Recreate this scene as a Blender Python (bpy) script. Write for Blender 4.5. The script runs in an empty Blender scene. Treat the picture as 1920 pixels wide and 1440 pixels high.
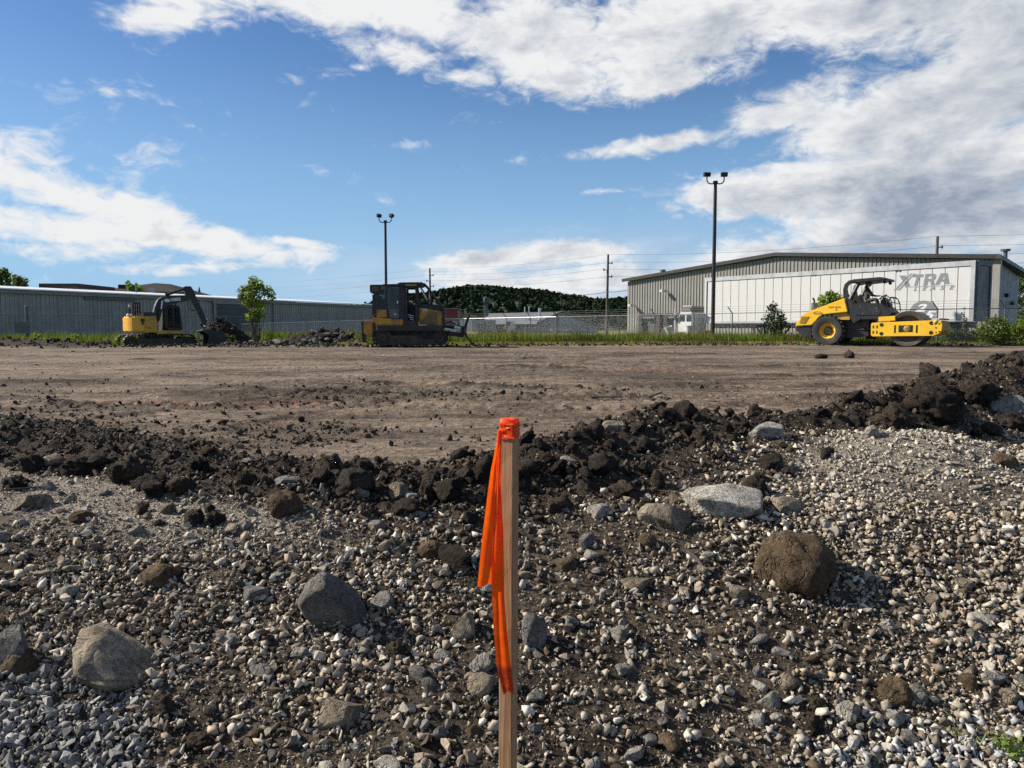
import bpy, bmesh, math, random
import numpy as np
from mathutils import Vector, Matrix, Euler

# ------------------------------------------------------------------ camera, sky, sun, exposure
scene = bpy.context.scene
COL = scene.collection
EYE = 0.77                      # camera height above the graded pad (the bank in front lies lower)
FPX = 1442.0                    # focal length in pixels of the 1920 px photograph
PITCH = math.radians(4.05)
cam_d = bpy.data.cameras.new("camera")
cam_d.sensor_width = 36.0
cam_d.lens = FPX / 1920 * 36.0
cam_d.clip_start = 0.05
cam_d.clip_end = 9000
cam = bpy.data.objects.new("camera", cam_d)
cam.location = (0, 0, EYE)
cam.rotation_euler = (math.pi / 2 - PITCH, 0, 0)
COL.objects.link(cam)
scene.camera = cam

SUN_EL = math.radians(33)
SUN_AZ = math.radians(11)       # beyond the x axis, on the left
TO_SUN = Vector((-math.cos(SUN_AZ) * math.cos(SUN_EL), math.sin(SUN_AZ) * math.cos(SUN_EL), math.sin(SUN_EL)))
sun_d = bpy.data.lights.new("sun", 'SUN')
sun_d.energy = 5.0
sun_d.angle = math.radians(0.5)
sun_d.color = (1.0, 0.90, 0.76)
sun = bpy.data.objects.new("sun", sun_d)
sun.rotation_euler = (-TO_SUN).to_track_quat('-Z', 'Y').to_euler()
sun.location = TO_SUN * 60
COL.objects.link(sun)

scene.view_settings.view_transform = 'Standard'
scene.view_settings.look = 'None'
scene.view_settings.exposure = 0.75
scene.view_settings.gamma = 1.0
scene.cycles.use_denoising = False
scene.view_settings.use_curve_mapping = False


SKY_STRENGTH = 0.054
CLOUD_STRENGTH = 0.53
SKY_GAIN = (0.66, 0.94, 1.26)
VEIL = (3.7, 6.3, 9.2)


class NT:
    """small helper to write node trees"""
    def __init__(self, tree):
        self.t = tree
        tree.nodes.clear()

    def n(self, typ, **kw):
        nd = self.t.nodes.new(typ)
        for k, v in kw.items():
            if k == 'inp':
                for a, b in v.items():
                    if hasattr(b, 'is_output'):
                        self.t.links.new(b, nd.inputs[a])
                    else:
                        nd.inputs[a].default_value = b
            else:
                setattr(nd, k, v)
        return nd

    def math(self, op, a, b=None, c=None, clamp=False):
        nd = self.t.nodes.new('ShaderNodeMath')
        nd.operation = op
        nd.use_clamp = clamp
        for i, v in enumerate((a, b, c)):
            if v is None:
                continue
            if hasattr(v, 'is_output'):
                self.t.links.new(v, nd.inputs[i])
            else:
                nd.inputs[i].default_value = v
        return nd.outputs[0]

    def smooth(self, v, a, b, lo=0.0, hi=1.0):
        nd = self.t.nodes.new('ShaderNodeMapRange')
        nd.interpolation_type = 'SMOOTHSTEP'
        self.t.links.new(v, nd.inputs[0])
        for i, x in enumerate((a, b, lo, hi)):
            if hasattr(x, 'is_output'):
                self.t.links.new(x, nd.inputs[i + 1])
            else:
                nd.inputs[i + 1].default_value = x
        return nd.outputs[0]

    def mix(self, f, a, b, blend='MIX'):
        nd = self.t.nodes.new('ShaderNodeMix')
        nd.data_type = 'RGBA'
        nd.blend_type = blend
        for sock, v in ((nd.inputs[0], f), (nd.inputs[6], a), (nd.inputs[7], b)):
            if hasattr(v, 'is_output'):
                self.t.links.new(v, sock)
            elif isinstance(v, (tuple, list)):
                sock.default_value = (*v[:3], 1)
            else:
                sock.default_value = v
        return nd.outputs[2]

    def noise(self, vec, scale, detail=4, rough=0.55, dist=0.0, dims='3D'):
        nd = self.t.nodes.new('ShaderNodeTexNoise')
        nd.noise_dimensions = dims
        if vec is not None:
            self.t.links.new(vec, nd.inputs['Vector'])
        nd.inputs['Scale'].default_value = scale
        nd.inputs['Detail'].default_value = detail
        nd.inputs['Roughness'].default_value = rough
        nd.inputs['Distortion'].default_value = dist
        return nd.outputs[0]

    def link(self, a, b):
        self.t.links.new(a, b)


def build_world():
    w = bpy.data.worlds.new("World")
    scene.world = w
    w.use_nodes = True
    T = NT(w.node_tree)
    out = T.n('ShaderNodeOutputWorld')
    sky = T.n('ShaderNodeTexSky', sky_type='NISHITA', sun_disc=False)
    sky.sun_elevation = SUN_EL
    sky.sun_rotation = math.atan2(TO_SUN.x, TO_SUN.y)
    sky.altitude = 200
    sky.air_density = 1.0
    sky.dust_density = 0.6
    sky.ozone_density = 1.6
    tc = T.n('ShaderNodeTexCoord')
    sep = T.n('ShaderNodeSeparateXYZ', inp={0: tc.outputs['Generated']})
    x, y, z = sep.outputs
    hor = T.math('SQRT', T.math('ADD', T.math('MULTIPLY', x, x), T.math('MULTIPLY', y, y)))
    az = T.math('ARCTAN2', x, y)                        # azimuth from straight ahead, radians
    el = T.math('DIVIDE', z, T.math('MAXIMUM', hor, 0.05))  # tangent of the elevation
    # a flat cloud deck seen in perspective
    zz = T.math('ADD', T.math('MAXIMUM', z, 0.0), 0.10)
    deck = T.n('ShaderNodeCombineXYZ', inp={0: T.math('DIVIDE', x, zz), 1: T.math('DIVIDE', y, zz), 2: 0.0})
    lit = T.n('ShaderNodeVectorMath', operation='ADD', inp={0: deck.outputs[0], 1: (-0.13, 0.05, 0.03)})
    dome = T.n('ShaderNodeCombineXYZ', inp={0: T.math('MULTIPLY', az, 1.0), 1: T.math('MULTIPLY', el, 1.7), 2: 0.3})
    domel = T.n('ShaderNodeVectorMath', operation='ADD', inp={0: dome.outputs[0], 1: (-0.022, 0.020, 0.0)})
    n_big = T.noise(deck.outputs[0], 1.15, 8, 0.62, 0.35)
    n_lit = T.noise(lit.outputs[0], 1.15, 8, 0.62, 0.35)
    n_mid = T.noise(dome.outputs[0], 8.0, 9, 0.60, 0.35)
    n_midl = T.noise(domel.outputs[0], 8.0, 9, 0.60, 0.35)
    n_fine = T.noise(dome.outputs[0], 27.0, 6, 0.62, 0.8)
    n_soft = T.noise(deck.outputs[0], 0.62, 5, 0.55, 0.5)
    # where the banks of cloud stand: (azimuth, tan elevation, half widths, tilt, weight)
    banks = [
        (-0.66, 0.196, 0.20, 0.034, -0.26, 1.08), (-0.47, 0.138, 0.14, 0.024, -0.26, 1.04), (-0.60, 0.118, 0.26, 0.020, -0.05, 1.0), (-0.36, 0.105, 0.13, 0.018, -0.12, 1.1), (-0.28, 0.108, .06, .007, -.1, .9),
        (-0.50, 0.092, 0.20, 0.014, 0.05, .62), (-0.36, 0.076, 0.12, 0.008, 0.06, 0.72), (-0.86, 0.170, 0.22, 0.07, 0.0, 1.0),
        (-0.44, 0.405, 0.10, 0.034, -0.2, 1.1), (-0.22, 0.405, 0.20, 0.040, -0.10, 1.15), (-0.415, 0.358, 0.060, 0.020, 0.1, 0.9),
        (-0.16, 0.352, 0.10, 0.026, -0.30, 0.92), (-0.06, 0.320, 0.06, 0.014, -0.1, .75), (0.03, 0.375, 0.13, 0.052, 0.0, 1.2), (0.07, 0.320, 0.05, 0.030, 0.0, .85), (0.22, 0.375, 0.18, 0.052, 0.0, 1.25), (0.20, 0.315, 0.07, 0.024, 0.1, .9),
        (0.46, 0.390, 0.26, 0.055, 0.0, 1.35), (0.62, 0.33, 0.16, 0.06, 0.0, 1.3), (0.52, 0.255, 0.20, 0.050, 0.15, 1.25), (0.20, 0.234, 0.16, 0.012, 0.10, 0.86), (0.33, 0.265, 0.10, 0.028, 0.25, .95),
        (0.33, 0.165, 0.13, 0.040, 0.0, 1.05), (0.52, 0.150, 0.24, 0.080, 0.0, 1.25), (0.13, 0.176, 0.05, 0.005, 0.05, 0.62),
        (-0.02, 0.092, 0.10, 0.015, 0.08, 1.25), (0.05, 0.098, 0.10, 0.020, 0.0, 1.25), (0.11, 0.060, 0.26, 0.030, 0.0, 1.0), (0.33, 0.085, 0.15, 0.035, 0.0, 1.0),
        (-0.10, 0.475, 0.50, 0.05, 0.0, 1.0), (-0.19, 0.325, .02, .006, 0, .55), (0.005, 0.215, .03, .006, 0, .50), (-0.13, 0.232, .03, .006, 0, .48),
    ]
    cov = None
    for (a0, e0, wa, we, tilt, wt) in banks:
        wt += 0.12 if wt > 0.8 else 0.0
        we *= 1.12
        da = T.math('SUBTRACT', az, a0)
        de = T.math('SUBTRACT', T.math('SUBTRACT', el, e0), T.math('MULTIPLY', da, tilt))
        q = T.math('ADD', T.math('POWER', T.math('DIVIDE', da, wa), 2.0), T.math('POWER', T.math('DIVIDE', de, we), 2.0))
        g = T.math('MULTIPLY', T.math('EXPONENT', T.math('MULTIPLY', q, -0.9)), wt)
        cov = g if cov is None else T.math('MAXIMUM', cov, g)
    # the rest of the sky, outside the picture, carries broken cloud of the same kind
    away = T.math('MAXIMUM', T.smooth(T.math('ABSOLUTE', az), 0.72, 1.0), T.smooth(el, 0.46, 0.62))
    cov = T.math('MAXIMUM', cov, T.math('MULTIPLY', away, 0.42))
    nz = T.math('ADD', T.math('ADD', T.math('MULTIPLY', T.math('SUBTRACT', n_big, 0.5), 1.25), T.math('MULTIPLY', T.math('SUBTRACT', n_mid, 0.5), 1.75)), T.math('MULTIPLY', T.math('SUBTRACT', n_fine, 0.5), 1.25))
    dens = T.math('ADD', cov, nz)
    alpha = T.smooth(dens, 0.26, 0.98)
    # thin low stratus over the hill and the hall
    qa = T.math('POWER', T.math('DIVIDE', T.math('SUBTRACT', az, 0.20), 0.36), 2.0)
    qe = T.math('POWER', T.math('DIVIDE', T.math('SUBTRACT', el, 0.055), 0.050), 2.0)
    thin = T.math('MULTIPLY', T.math('EXPONENT', T.math('MULTIPLY', T.math('ADD', qa, qe), -1.0)), T.smooth(T.math('ADD', n_soft, T.math('MULTIPLY', n_mid, 0.5)), 0.45, 0.85, 0.35, 0.95))
    alpha = T.math('MAXIMUM', alpha, thin)
    alpha = T.math('MULTIPLY', alpha, T.smooth(z, -0.01, 0.03))
    # light and shade in the cloud: thick parts away from the sun go grey
    sdot = T.n('ShaderNodeVectorMath', operation='DOT_PRODUCT', inp={0: tc.outputs['Generated'], 1: tuple(TO_SUN)})
    toward = T.smooth(sdot.outputs['Value'], -0.30, 0.60)
    thick = T.smooth(dens, 0.70, 1.55)
    side = T.math('ADD', T.math('MULTIPLY', T.math('SUBTRACT', n_big, n_lit), 1.3), T.math('MULTIPLY', T.math('SUBTRACT', n_mid, n_midl), 2.4))
    lump = T.math('MULTIPLY', T.math('SUBTRACT', n_soft, 0.5), 1.5)
    shade = T.math('SUBTRACT', T.math('ADD', T.math('ADD', 0.60, side), T.math('MULTIPLY', toward, 0.70)),
                   T.math('ADD', T.math('MULTIPLY', thick, 0.40), lump), clamp=True)
    col = T.mix(shade, (0.34, 0.405, 0.52), (0.97, 0.98, 0.985))
    # a thin veil of bright haze towards the horizon
    veil = T.math('MULTIPLY', T.smooth(el, 0.38, 0.0), 0.88)
    skyc = T.mix(1.0, sky.outputs[0], SKY_GAIN, 'MULTIPLY')
    skyc = T.mix(veil, skyc, VEIL)
    bg1 = T.n('ShaderNodeBackground', inp={0: skyc, 1: SKY_STRENGTH})
    bg2 = T.n('ShaderNodeBackground', inp={0: col, 1: CLOUD_STRENGTH})
    mx = T.n('ShaderNodeMixShader', inp={0: alpha, 1: bg1.outputs[0], 2: bg2.outputs[0]})
    T.link(mx.outputs[0], out.inputs[0])


build_world()

# ------------------------------------------------------------------ helpers
def W(px, py, Y):
    """the point at distance Y ahead that the photograph shows at pixel (px, py)"""
    xc, yc = (px - 960) / FPX, (720 - py) / FPX
    c, s = math.cos(PITCH), math.sin(PITCH)
    k = Y / (c + yc * s)
    return Vector((xc * k, Y, EYE + (yc * c - s) * k))


def tag(o, label=None, cat=None, group=None, kind=None):
    if label:
        o['label'] = label
    if cat:
        o['category'] = cat
    if group:
        o['group'] = group
    if kind:
        o['kind'] = kind
    return o


def thing(name, label, cat, loc=(0, 0, 0), rz=0.0, group=None):
    o = bpy.data.objects.new(name, None)
    o.empty_display_size = 0.3
    o.location = loc
    o.rotation_euler = (0, 0, rz)
    COL.objects.link(o)
    return tag(o, label, cat, group)


def link_mesh(name, me, parent=None):
    o = bpy.data.objects.new(name, me)
    COL.objects.link(o)
    if parent is not None:
        o.parent = parent
    return o


def rotm(rx=0, ry=0, rz=0):
    return Euler((rx, ry, rz)).to_matrix()


class MB:
    """collects shapes, then links them as one mesh object"""
    def __init__(self):
        self.v, self.f = [], []

    def add(self, vs, fs):
        b = len(self.v)
        self.v += [tuple(p) for p in vs]
        self.f += [tuple(b + i for i in f) for f in fs]
        return self

    def box(self, c, s, rot=None):
        hx, hy, hz = s[0] / 2, s[1] / 2, s[2] / 2
        vs = [Vector((a * hx, b * hy, d * hz)) for d in (-1, 1) for b in (-1, 1) for a in (-1, 1)]
        if rot is not None:
            vs = [rot @ p for p in vs]
        c = Vector(c)
        return self.add([p + c for p in vs], [(0, 2, 3, 1), (4, 5, 7, 6), (0, 1, 5, 4), (2, 6, 7, 3), (0, 4, 6, 2), (1, 3, 7, 5)])

    def prism(self, poly, y0, y1, axis='y'):
        """a polygon in the x-z plane carried from y0 to y1 (axis 'z': polygon in x-y carried along z)"""
        n = len(poly)
        area = sum(poly[i][0] * poly[(i + 1) % n][1] - poly[(i + 1) % n][0] * poly[i][1] for i in range(n))
        if (area < 0) == (axis == 'y'):
            poly = poly[::-1]
        if axis == 'y':
            poly = poly if area else poly
            A = [(p[0], y0, p[1]) for p in poly]
            B = [(p[0], y1, p[1]) for p in poly]
        else:
            A = [(p[0], p[1], y0) for p in poly]
            B = [(p[0], p[1], y1) for p in poly]
        fs = [tuple(range(n)), tuple(range(2 * n - 1, n - 1, -1))]
        for i in range(n):
            j = (i + 1) % n
            fs.append((i, n + i, n + j, j))
        return self.add(A + B, fs)

    def cyl(self, p0, p1, r, n=16, r1=None, cap=True):
        p0, p1 = Vector(p0), Vector(p1)
        r1 = r if r1 is None else r1
        d = (p1 - p0).normalized()
        a = d.orthogonal().normalized()
        b = d.cross(a)
        vs = []
        for p, rr in ((p0, r), (p1, r1)):
            for i in range(n):
                t = 2 * math.pi * i / n
                vs.append(p + (a * math.cos(t) + b * math.sin(t)) * rr)
        fs = [(i, (i + 1) % n, n + (i + 1) % n, n + i) for i in range(n)]
        if cap:
            fs += [tuple(range(n - 1, -1, -1)), tuple(range(n, 2 * n))]
        return self.add(vs, fs)

    def tube(self, pts, r, n=8, cap=True):
        pts = [Vector(p) for p in pts]
        rs = r if isinstance(r, (list, tuple)) else [r] * len(pts)
        up = None
        vs, fs = [], []
        for k, p in enumerate(pts):
            d = (pts[min(k + 1, len(pts) - 1)] - pts[max(k - 1, 0)]).normalized()
            if up is None:
                up = d.orthogonal().normalized()
            up = (up - d * up.dot(d))
            up = up.normalized() if up.length > 1e-6 else d.orthogonal().normalized()
            s = d.cross(up)
            for i in range(n):
                t = 2 * math.pi * i / n
                vs.append(p + (up * math.cos(t) + s * math.sin(t)) * rs[k])
        for k in range(len(pts) - 1):
            for i in range(n):
                j = (i + 1) % n
                fs.append((k * n + i, k * n + j, (k + 1) * n + j, (k + 1) * n + i))
        if cap:
            fs += [tuple(range(n - 1, -1, -1)), tuple(range((len(pts) - 1) * n, len(pts) * n))]
        return self.add(vs, fs)

    def lathe(self, prof, c, axis='y', n=28, closed=True):
        """profile of (radius, offset along axis) turned round an axis through c"""
        vs, fs = [], []
        m = len(prof)
        for i in range(n):
            t = 2 * math.pi * i / n
            for (r, h) in prof:
                a, b = r * math.cos(t), r * math.sin(t)
                vs.append({'y': (c[0] + a, c[1] + h, c[2] + b), 'z': (c[0] + a, c[1] + b, c[2] + h), 'x': (c[0] + h, c[1] + a, c[2] + b)}[axis])
        for i in range(n):
            j = (i + 1) % n
            for k in range(m if closed else m - 1):
                l = (k + 1) % m
                fs.append((i * m + k, i * m + l, j * m + l, j * m + k))
        return self.add(vs, fs)

    def mesh(self, name, mat, smooth=False, bevel=0.0, seg=2):
        me = bpy.data.meshes.new(name)
        bm = bmesh.new()
        bv = [bm.verts.new(p) for p in self.v]
        for f in self.f:
            try:
                bm.faces.new([bv[i] for i in f])
            except ValueError:
                pass
        bmesh.ops.recalc_face_normals(bm, faces=bm.faces)
        if bevel > 0:
            es = [e for e in bm.edges if len(e.link_faces) == 2 and e.calc_face_angle(0) > 0.5]
            bmesh.ops.bevel(bm, geom=es, offset=bevel, segments=seg, affect='EDGES', clamp_overlap=True)
        if smooth:
            for f in bm.faces:
                f.smooth = True
            for e in bm.edges:
                if len(e.link_faces) == 2 and e.calc_face_angle(0) > 0.65:
                    e.smooth = False
        bm.to_mesh(me)
        bm.free()
        me.materials.append(mat)
        return me

    def build(self, name, mat, parent=None, smooth=False, bevel=0.0, seg=2):
        return link_mesh(name, self.mesh(name, mat, smooth, bevel, seg), parent)


def np_mesh(name, V, F, mat, smooth=False, tint=None, attrs=None):
    """mesh from numpy arrays: V (n,3), F (m,3) or (m,4)"""
    V = np.asarray(V, np.float32)
    F = np.asarray(F, np.int32)
    k = F.shape[1]
    me = bpy.data.meshes.new(name)
    me.vertices.add(len(V))
    me.vertices.foreach_set('co', V.ravel())
    me.loops.add(F.size)
    me.loops.foreach_set('vertex_index', F.ravel())
    me.polygons.add(len(F))
    me.polygons.foreach_set('loop_start', np.arange(0, F.size, k, dtype=np.int32))
    sm = np.ones(len(F), bool) if smooth is True else (np.zeros(len(F), bool) if smooth is False else smooth)
    me.polygons.foreach_set('use_smooth', sm)
    if tint is not None:
        a = me.attributes.new('tint', 'FLOAT_COLOR', 'POINT')
        c = np.ones((len(V), 4), np.float32)
        c[:, :3] = tint
        a.data.foreach_set('color', c.ravel())
    for nm, arr in (attrs or {}).items():
        a = me.attributes.new(nm, 'FLOAT', 'POINT')
        a.data.foreach_set('value', np.asarray(arr, np.float32))
    me.materials.append(mat)
    me.update()
    me.validate()
    return me


# ---- numpy value noise
def _hash(ix, iy, seed):
    h = (ix.astype(np.int64) * 374761393 + iy.astype(np.int64) * 668265263 + seed * 974634617) & 0xFFFFFFFF
    h = ((h ^ (h >> 13)) * 1274126177) & 0xFFFFFFFF
    h = (h ^ (h >> 16)) & 0xFFFFFFFF
    return h.astype(np.float64) / 4294967295.0


def vnoise(x, y, seed=0):
    ix, iy = np.floor(x), np.floor(y)
    fx, fy = x - ix, y - iy
    fx = fx * fx * fx * (fx * (fx * 6 - 15) + 10)
    fy = fy * fy * fy * (fy * (fy * 6 - 15) + 10)
    a, b = _hash(ix, iy, seed), _hash(ix + 1, iy, seed)
    c, d = _hash(ix, iy + 1, seed), _hash(ix + 1, iy + 1, seed)
    return (a * (1 - fx) + b * fx) * (1 - fy) + (c * (1 - fx) + d * fx) * fy


def fbm(x, y, seed=0, oct=4, gain=0.5):
    s, a, t = 0, 1.0, 0
    for o in range(oct):
        c, q = math.cos(o * 0.6), math.sin(o * 0.6)
        k = 2.03 ** o
        s = s + a * vnoise((x * c - y * q) * k + 17.3 * o, (x * q + y * c) * k - 9.1 * o, seed + o)
        t += a
        a *= gain
    return s / t


def sstep(a, b, x):
    t = np.clip((x - a) / (b - a), 0, 1)
    return t * t * (3 - 2 * t)


# ------------------------------------------------------------------ materials
def M(name, col, rough=0.6, metal=0.0, var=0.18, scale=3.0, bump=0.0, bscale=30.0, dirt=None, dscale=2.5, dcol=(0.10, 0.08, 0.06), coat=0.0, attr=None, streak=0.0, stretch=(1, 1, 1)):
    m = bpy.data.materials.new(name)
    m.use_nodes = True
    T = NT(m.node_tree)
    out = T.n('ShaderNodeOutputMaterial')
    p = T.n('ShaderNodeBsdfPrincipled')
    tc = T.n('ShaderNodeTexCoord')
    mp = T.n('ShaderNodeMapping', inp={0: tc.outputs['Object'], 3: stretch})
    v = mp.outputs[0]
    base = col
    if attr:
        at = T.n('ShaderNodeAttribute', attribute_name=attr)
        base = T.mix(1.0, at.outputs['Color'], col, 'MULTIPLY')
    n1 = T.noise(v, scale, 5, 0.6)
    k = T.smooth(n1, 0.25, 0.75, 1 - var, 1 + var)
    kk = T.n('ShaderNodeCombineXYZ', inp={0: k, 1: k, 2: k})
    c = T.mix(1.0, base, kk.outputs[0], 'MULTIPLY')
    if streak:
        ms = T.n('ShaderNodeMapping', inp={0: tc.outputs['Object'], 3: (2.2, 2.2, 0.12)})
        s = T.smooth(T.noise(ms.outputs[0], 1.6, 5, 0.65), 0.45, 0.75, 0.0, streak)
        c = T.mix(s, c, dcol)
    if dirt:
        d = T.smooth(T.noise(v, dscale, 6, 0.65), 0.62 - dirt * 0.4, 0.95 - dirt * 0.3)
        c = T.mix(d, c, dcol)
    T.link(c if hasattr(c, 'is_output') else None, p.inputs['Base Color'])
    r = T.smooth(T.noise(v, scale * 2.3, 4), 0.3, 0.7, max(rough - 0.12, 0.02), min(rough + 0.12, 1))
    T.link(r, p.inputs['Roughness'])
    p.inputs['Metallic'].default_value = metal
    p.inputs['Coat Weight'].default_value = coat
    if bump:
        b = T.n('ShaderNodeBump', inp={'Strength': 1.0, 'Distance': bump, 'Height': T.noise(v, bscale, 5, 0.6)})
        T.link(b.outputs[0], p.inputs['Normal'])
    T.link(p.outputs[0], out.inputs[0])
    return m


def M_leaf(name, col, trans=0.45, spec=0.3):
    m = bpy.data.materials.new(name)
    m.use_nodes = True
    T = NT(m.node_tree)
    out = T.n('ShaderNodeOutputMaterial')
    at = T.n('ShaderNodeAttribute', attribute_name='tint')
    c = T.mix(1.0, at.outputs['Color'], col, 'MULTIPLY')
    p = T.n('ShaderNodeBsdfPrincipled', inp={'Base Color': c, 'Roughness': 0.6, 'Specular IOR Level': spec})
    t = T.n('ShaderNodeBsdfTranslucent', inp={0: T.mix(1.0, c, (1.25, 1.2, 0.5), 'MULTIPLY')})
    mx = T.n('ShaderNodeMixShader', inp={0: trans, 1: p.outputs[0], 2: t.outputs[0]})
    T.link(mx.outputs[0], out.inputs[0])
    return m


def M_glass(name, col, rough=0.05, alpha=0.5):
    m = bpy.data.materials.new(name)
    m.use_nodes = True
    T = NT(m.node_tree)
    out = T.n('ShaderNodeOutputMaterial')
    g = T.n('ShaderNodeBsdfPrincipled', inp={'Base Color': (*col, 1), 'Roughness': rough, 'IOR': 1.5})
    tr = T.n('ShaderNodeBsdfTransparent', inp={0: (0.75, 0.82, 0.84, 1)})
    mx = T.n('ShaderNodeMixShader', inp={0: alpha, 1: tr.outputs[0], 2: g.outputs[0]})
    T.link(mx.outputs[0], out.inputs[0])
    return m
# ------------------------------------------------------------------ the ground
RIDGE = np.array([(-30, 10.5), (-14, 8.2), (-8, 6.7), (-4.6, 5.75), (-3.6, 5.45), (-2.6, 4.95), (-1.63, 4.3), (-.85, 3.95), (-.42, 3.82), (0, 3.9), (.42, 4.3), (.95, 4.8), (1.6, 5.1), (2.3, 5.5), (3.4, 6.3), (5.5, 8.5), (9, 13), (14, 19), (24, 31)], float)
R_H = np.array([.3, .26, .20, .20, .15, .07, .03, .04, .03, .05, .17, .28, .19, .2, .33, .42, .46, .46, .4])
R_W = np.array([.8, .7, .55, .42, .38, .32, .30, .26, .26, .32, .48, .52, .45, .45, .52, .66, .8, .8, .8])


def ridge_field(X, Y):
    best = np.full(X.shape, 1e9)
    sd, hh, ww = np.zeros(X.shape), np.zeros(X.shape), np.ones(X.shape)
    for i in range(len(RIDGE) - 1):
        a, b = RIDGE[i], RIDGE[i + 1]
        d = b - a
        L2 = d @ d
        t = np.clip(((X - a[0]) * d[0] + (Y - a[1]) * d[1]) / L2, 0, 1)
        qx, qy = X - (a[0] + t * d[0]), Y - (a[1] + t * d[1])
        dist = np.hypot(qx, qy)
        s = np.sign(d[0] * qy - d[1] * qx)
        m = dist < best
        best = np.where(m, dist, best)
        sd = np.where(m, dist * s, sd)
        hh = np.where(m, R_H[i] * (1 - t) + R_H[i + 1] * t, hh)
        ww = np.where(m, R_W[i] * (1 - t) + R_W[i + 1] * t, ww)
    return best, sd, hh, ww


ZB_Y = [-60, 0, 1.2, 2.35, 3.0, 3.6, 4.2, 5.2, 7, 20]
ZB_Z = [-1.0, -1.0, -.95, -.64, -.36, -.13, -.09, -.12, -.08, -.05]
WINDROWS = [((-9.5, 11.6), (-5.2, 10.9), (-2.6, 9.6), (-1.0, 9.0)), ((-1.9, 11.2), (-.3, 10.3), (1.2, 9.3)), ((.8, 9.0), (3.0, 8.6), (5.4, 8.3)), ((-6, 8.4), (-3.2, 7.6), (-1.2, 7.4)),
            ((-3, 16), (2, 15.2), (7, 16)), ((4, 12.6), (8, 11.8)), ((-14, 20), (-4, 19), (3, 20.5)), ((2, 24), (9, 22.5), (15, 25))]


TRACKS = [((-10, 7.2), (12, 11.5)), ((-9, 12.5), (14, 10.2)), ((-14, 17), (16, 14.5)), ((-3, 5.4), (3, 20)), ((1.2, 6.2), (16, 17)), ((-12, 9.4), (2, 8.0)), ((-18, 24), (20, 22)), ((-20, 28.5), (22, 27))]


def far_edge(X):
    return 33.6 + 1.6 * sstep(-10, 6, X) - 2.2 * sstep(-8, -20, X) + 0.5 * (vnoise(X * .8, X * 0 + 3, 5) - .5)


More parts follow.
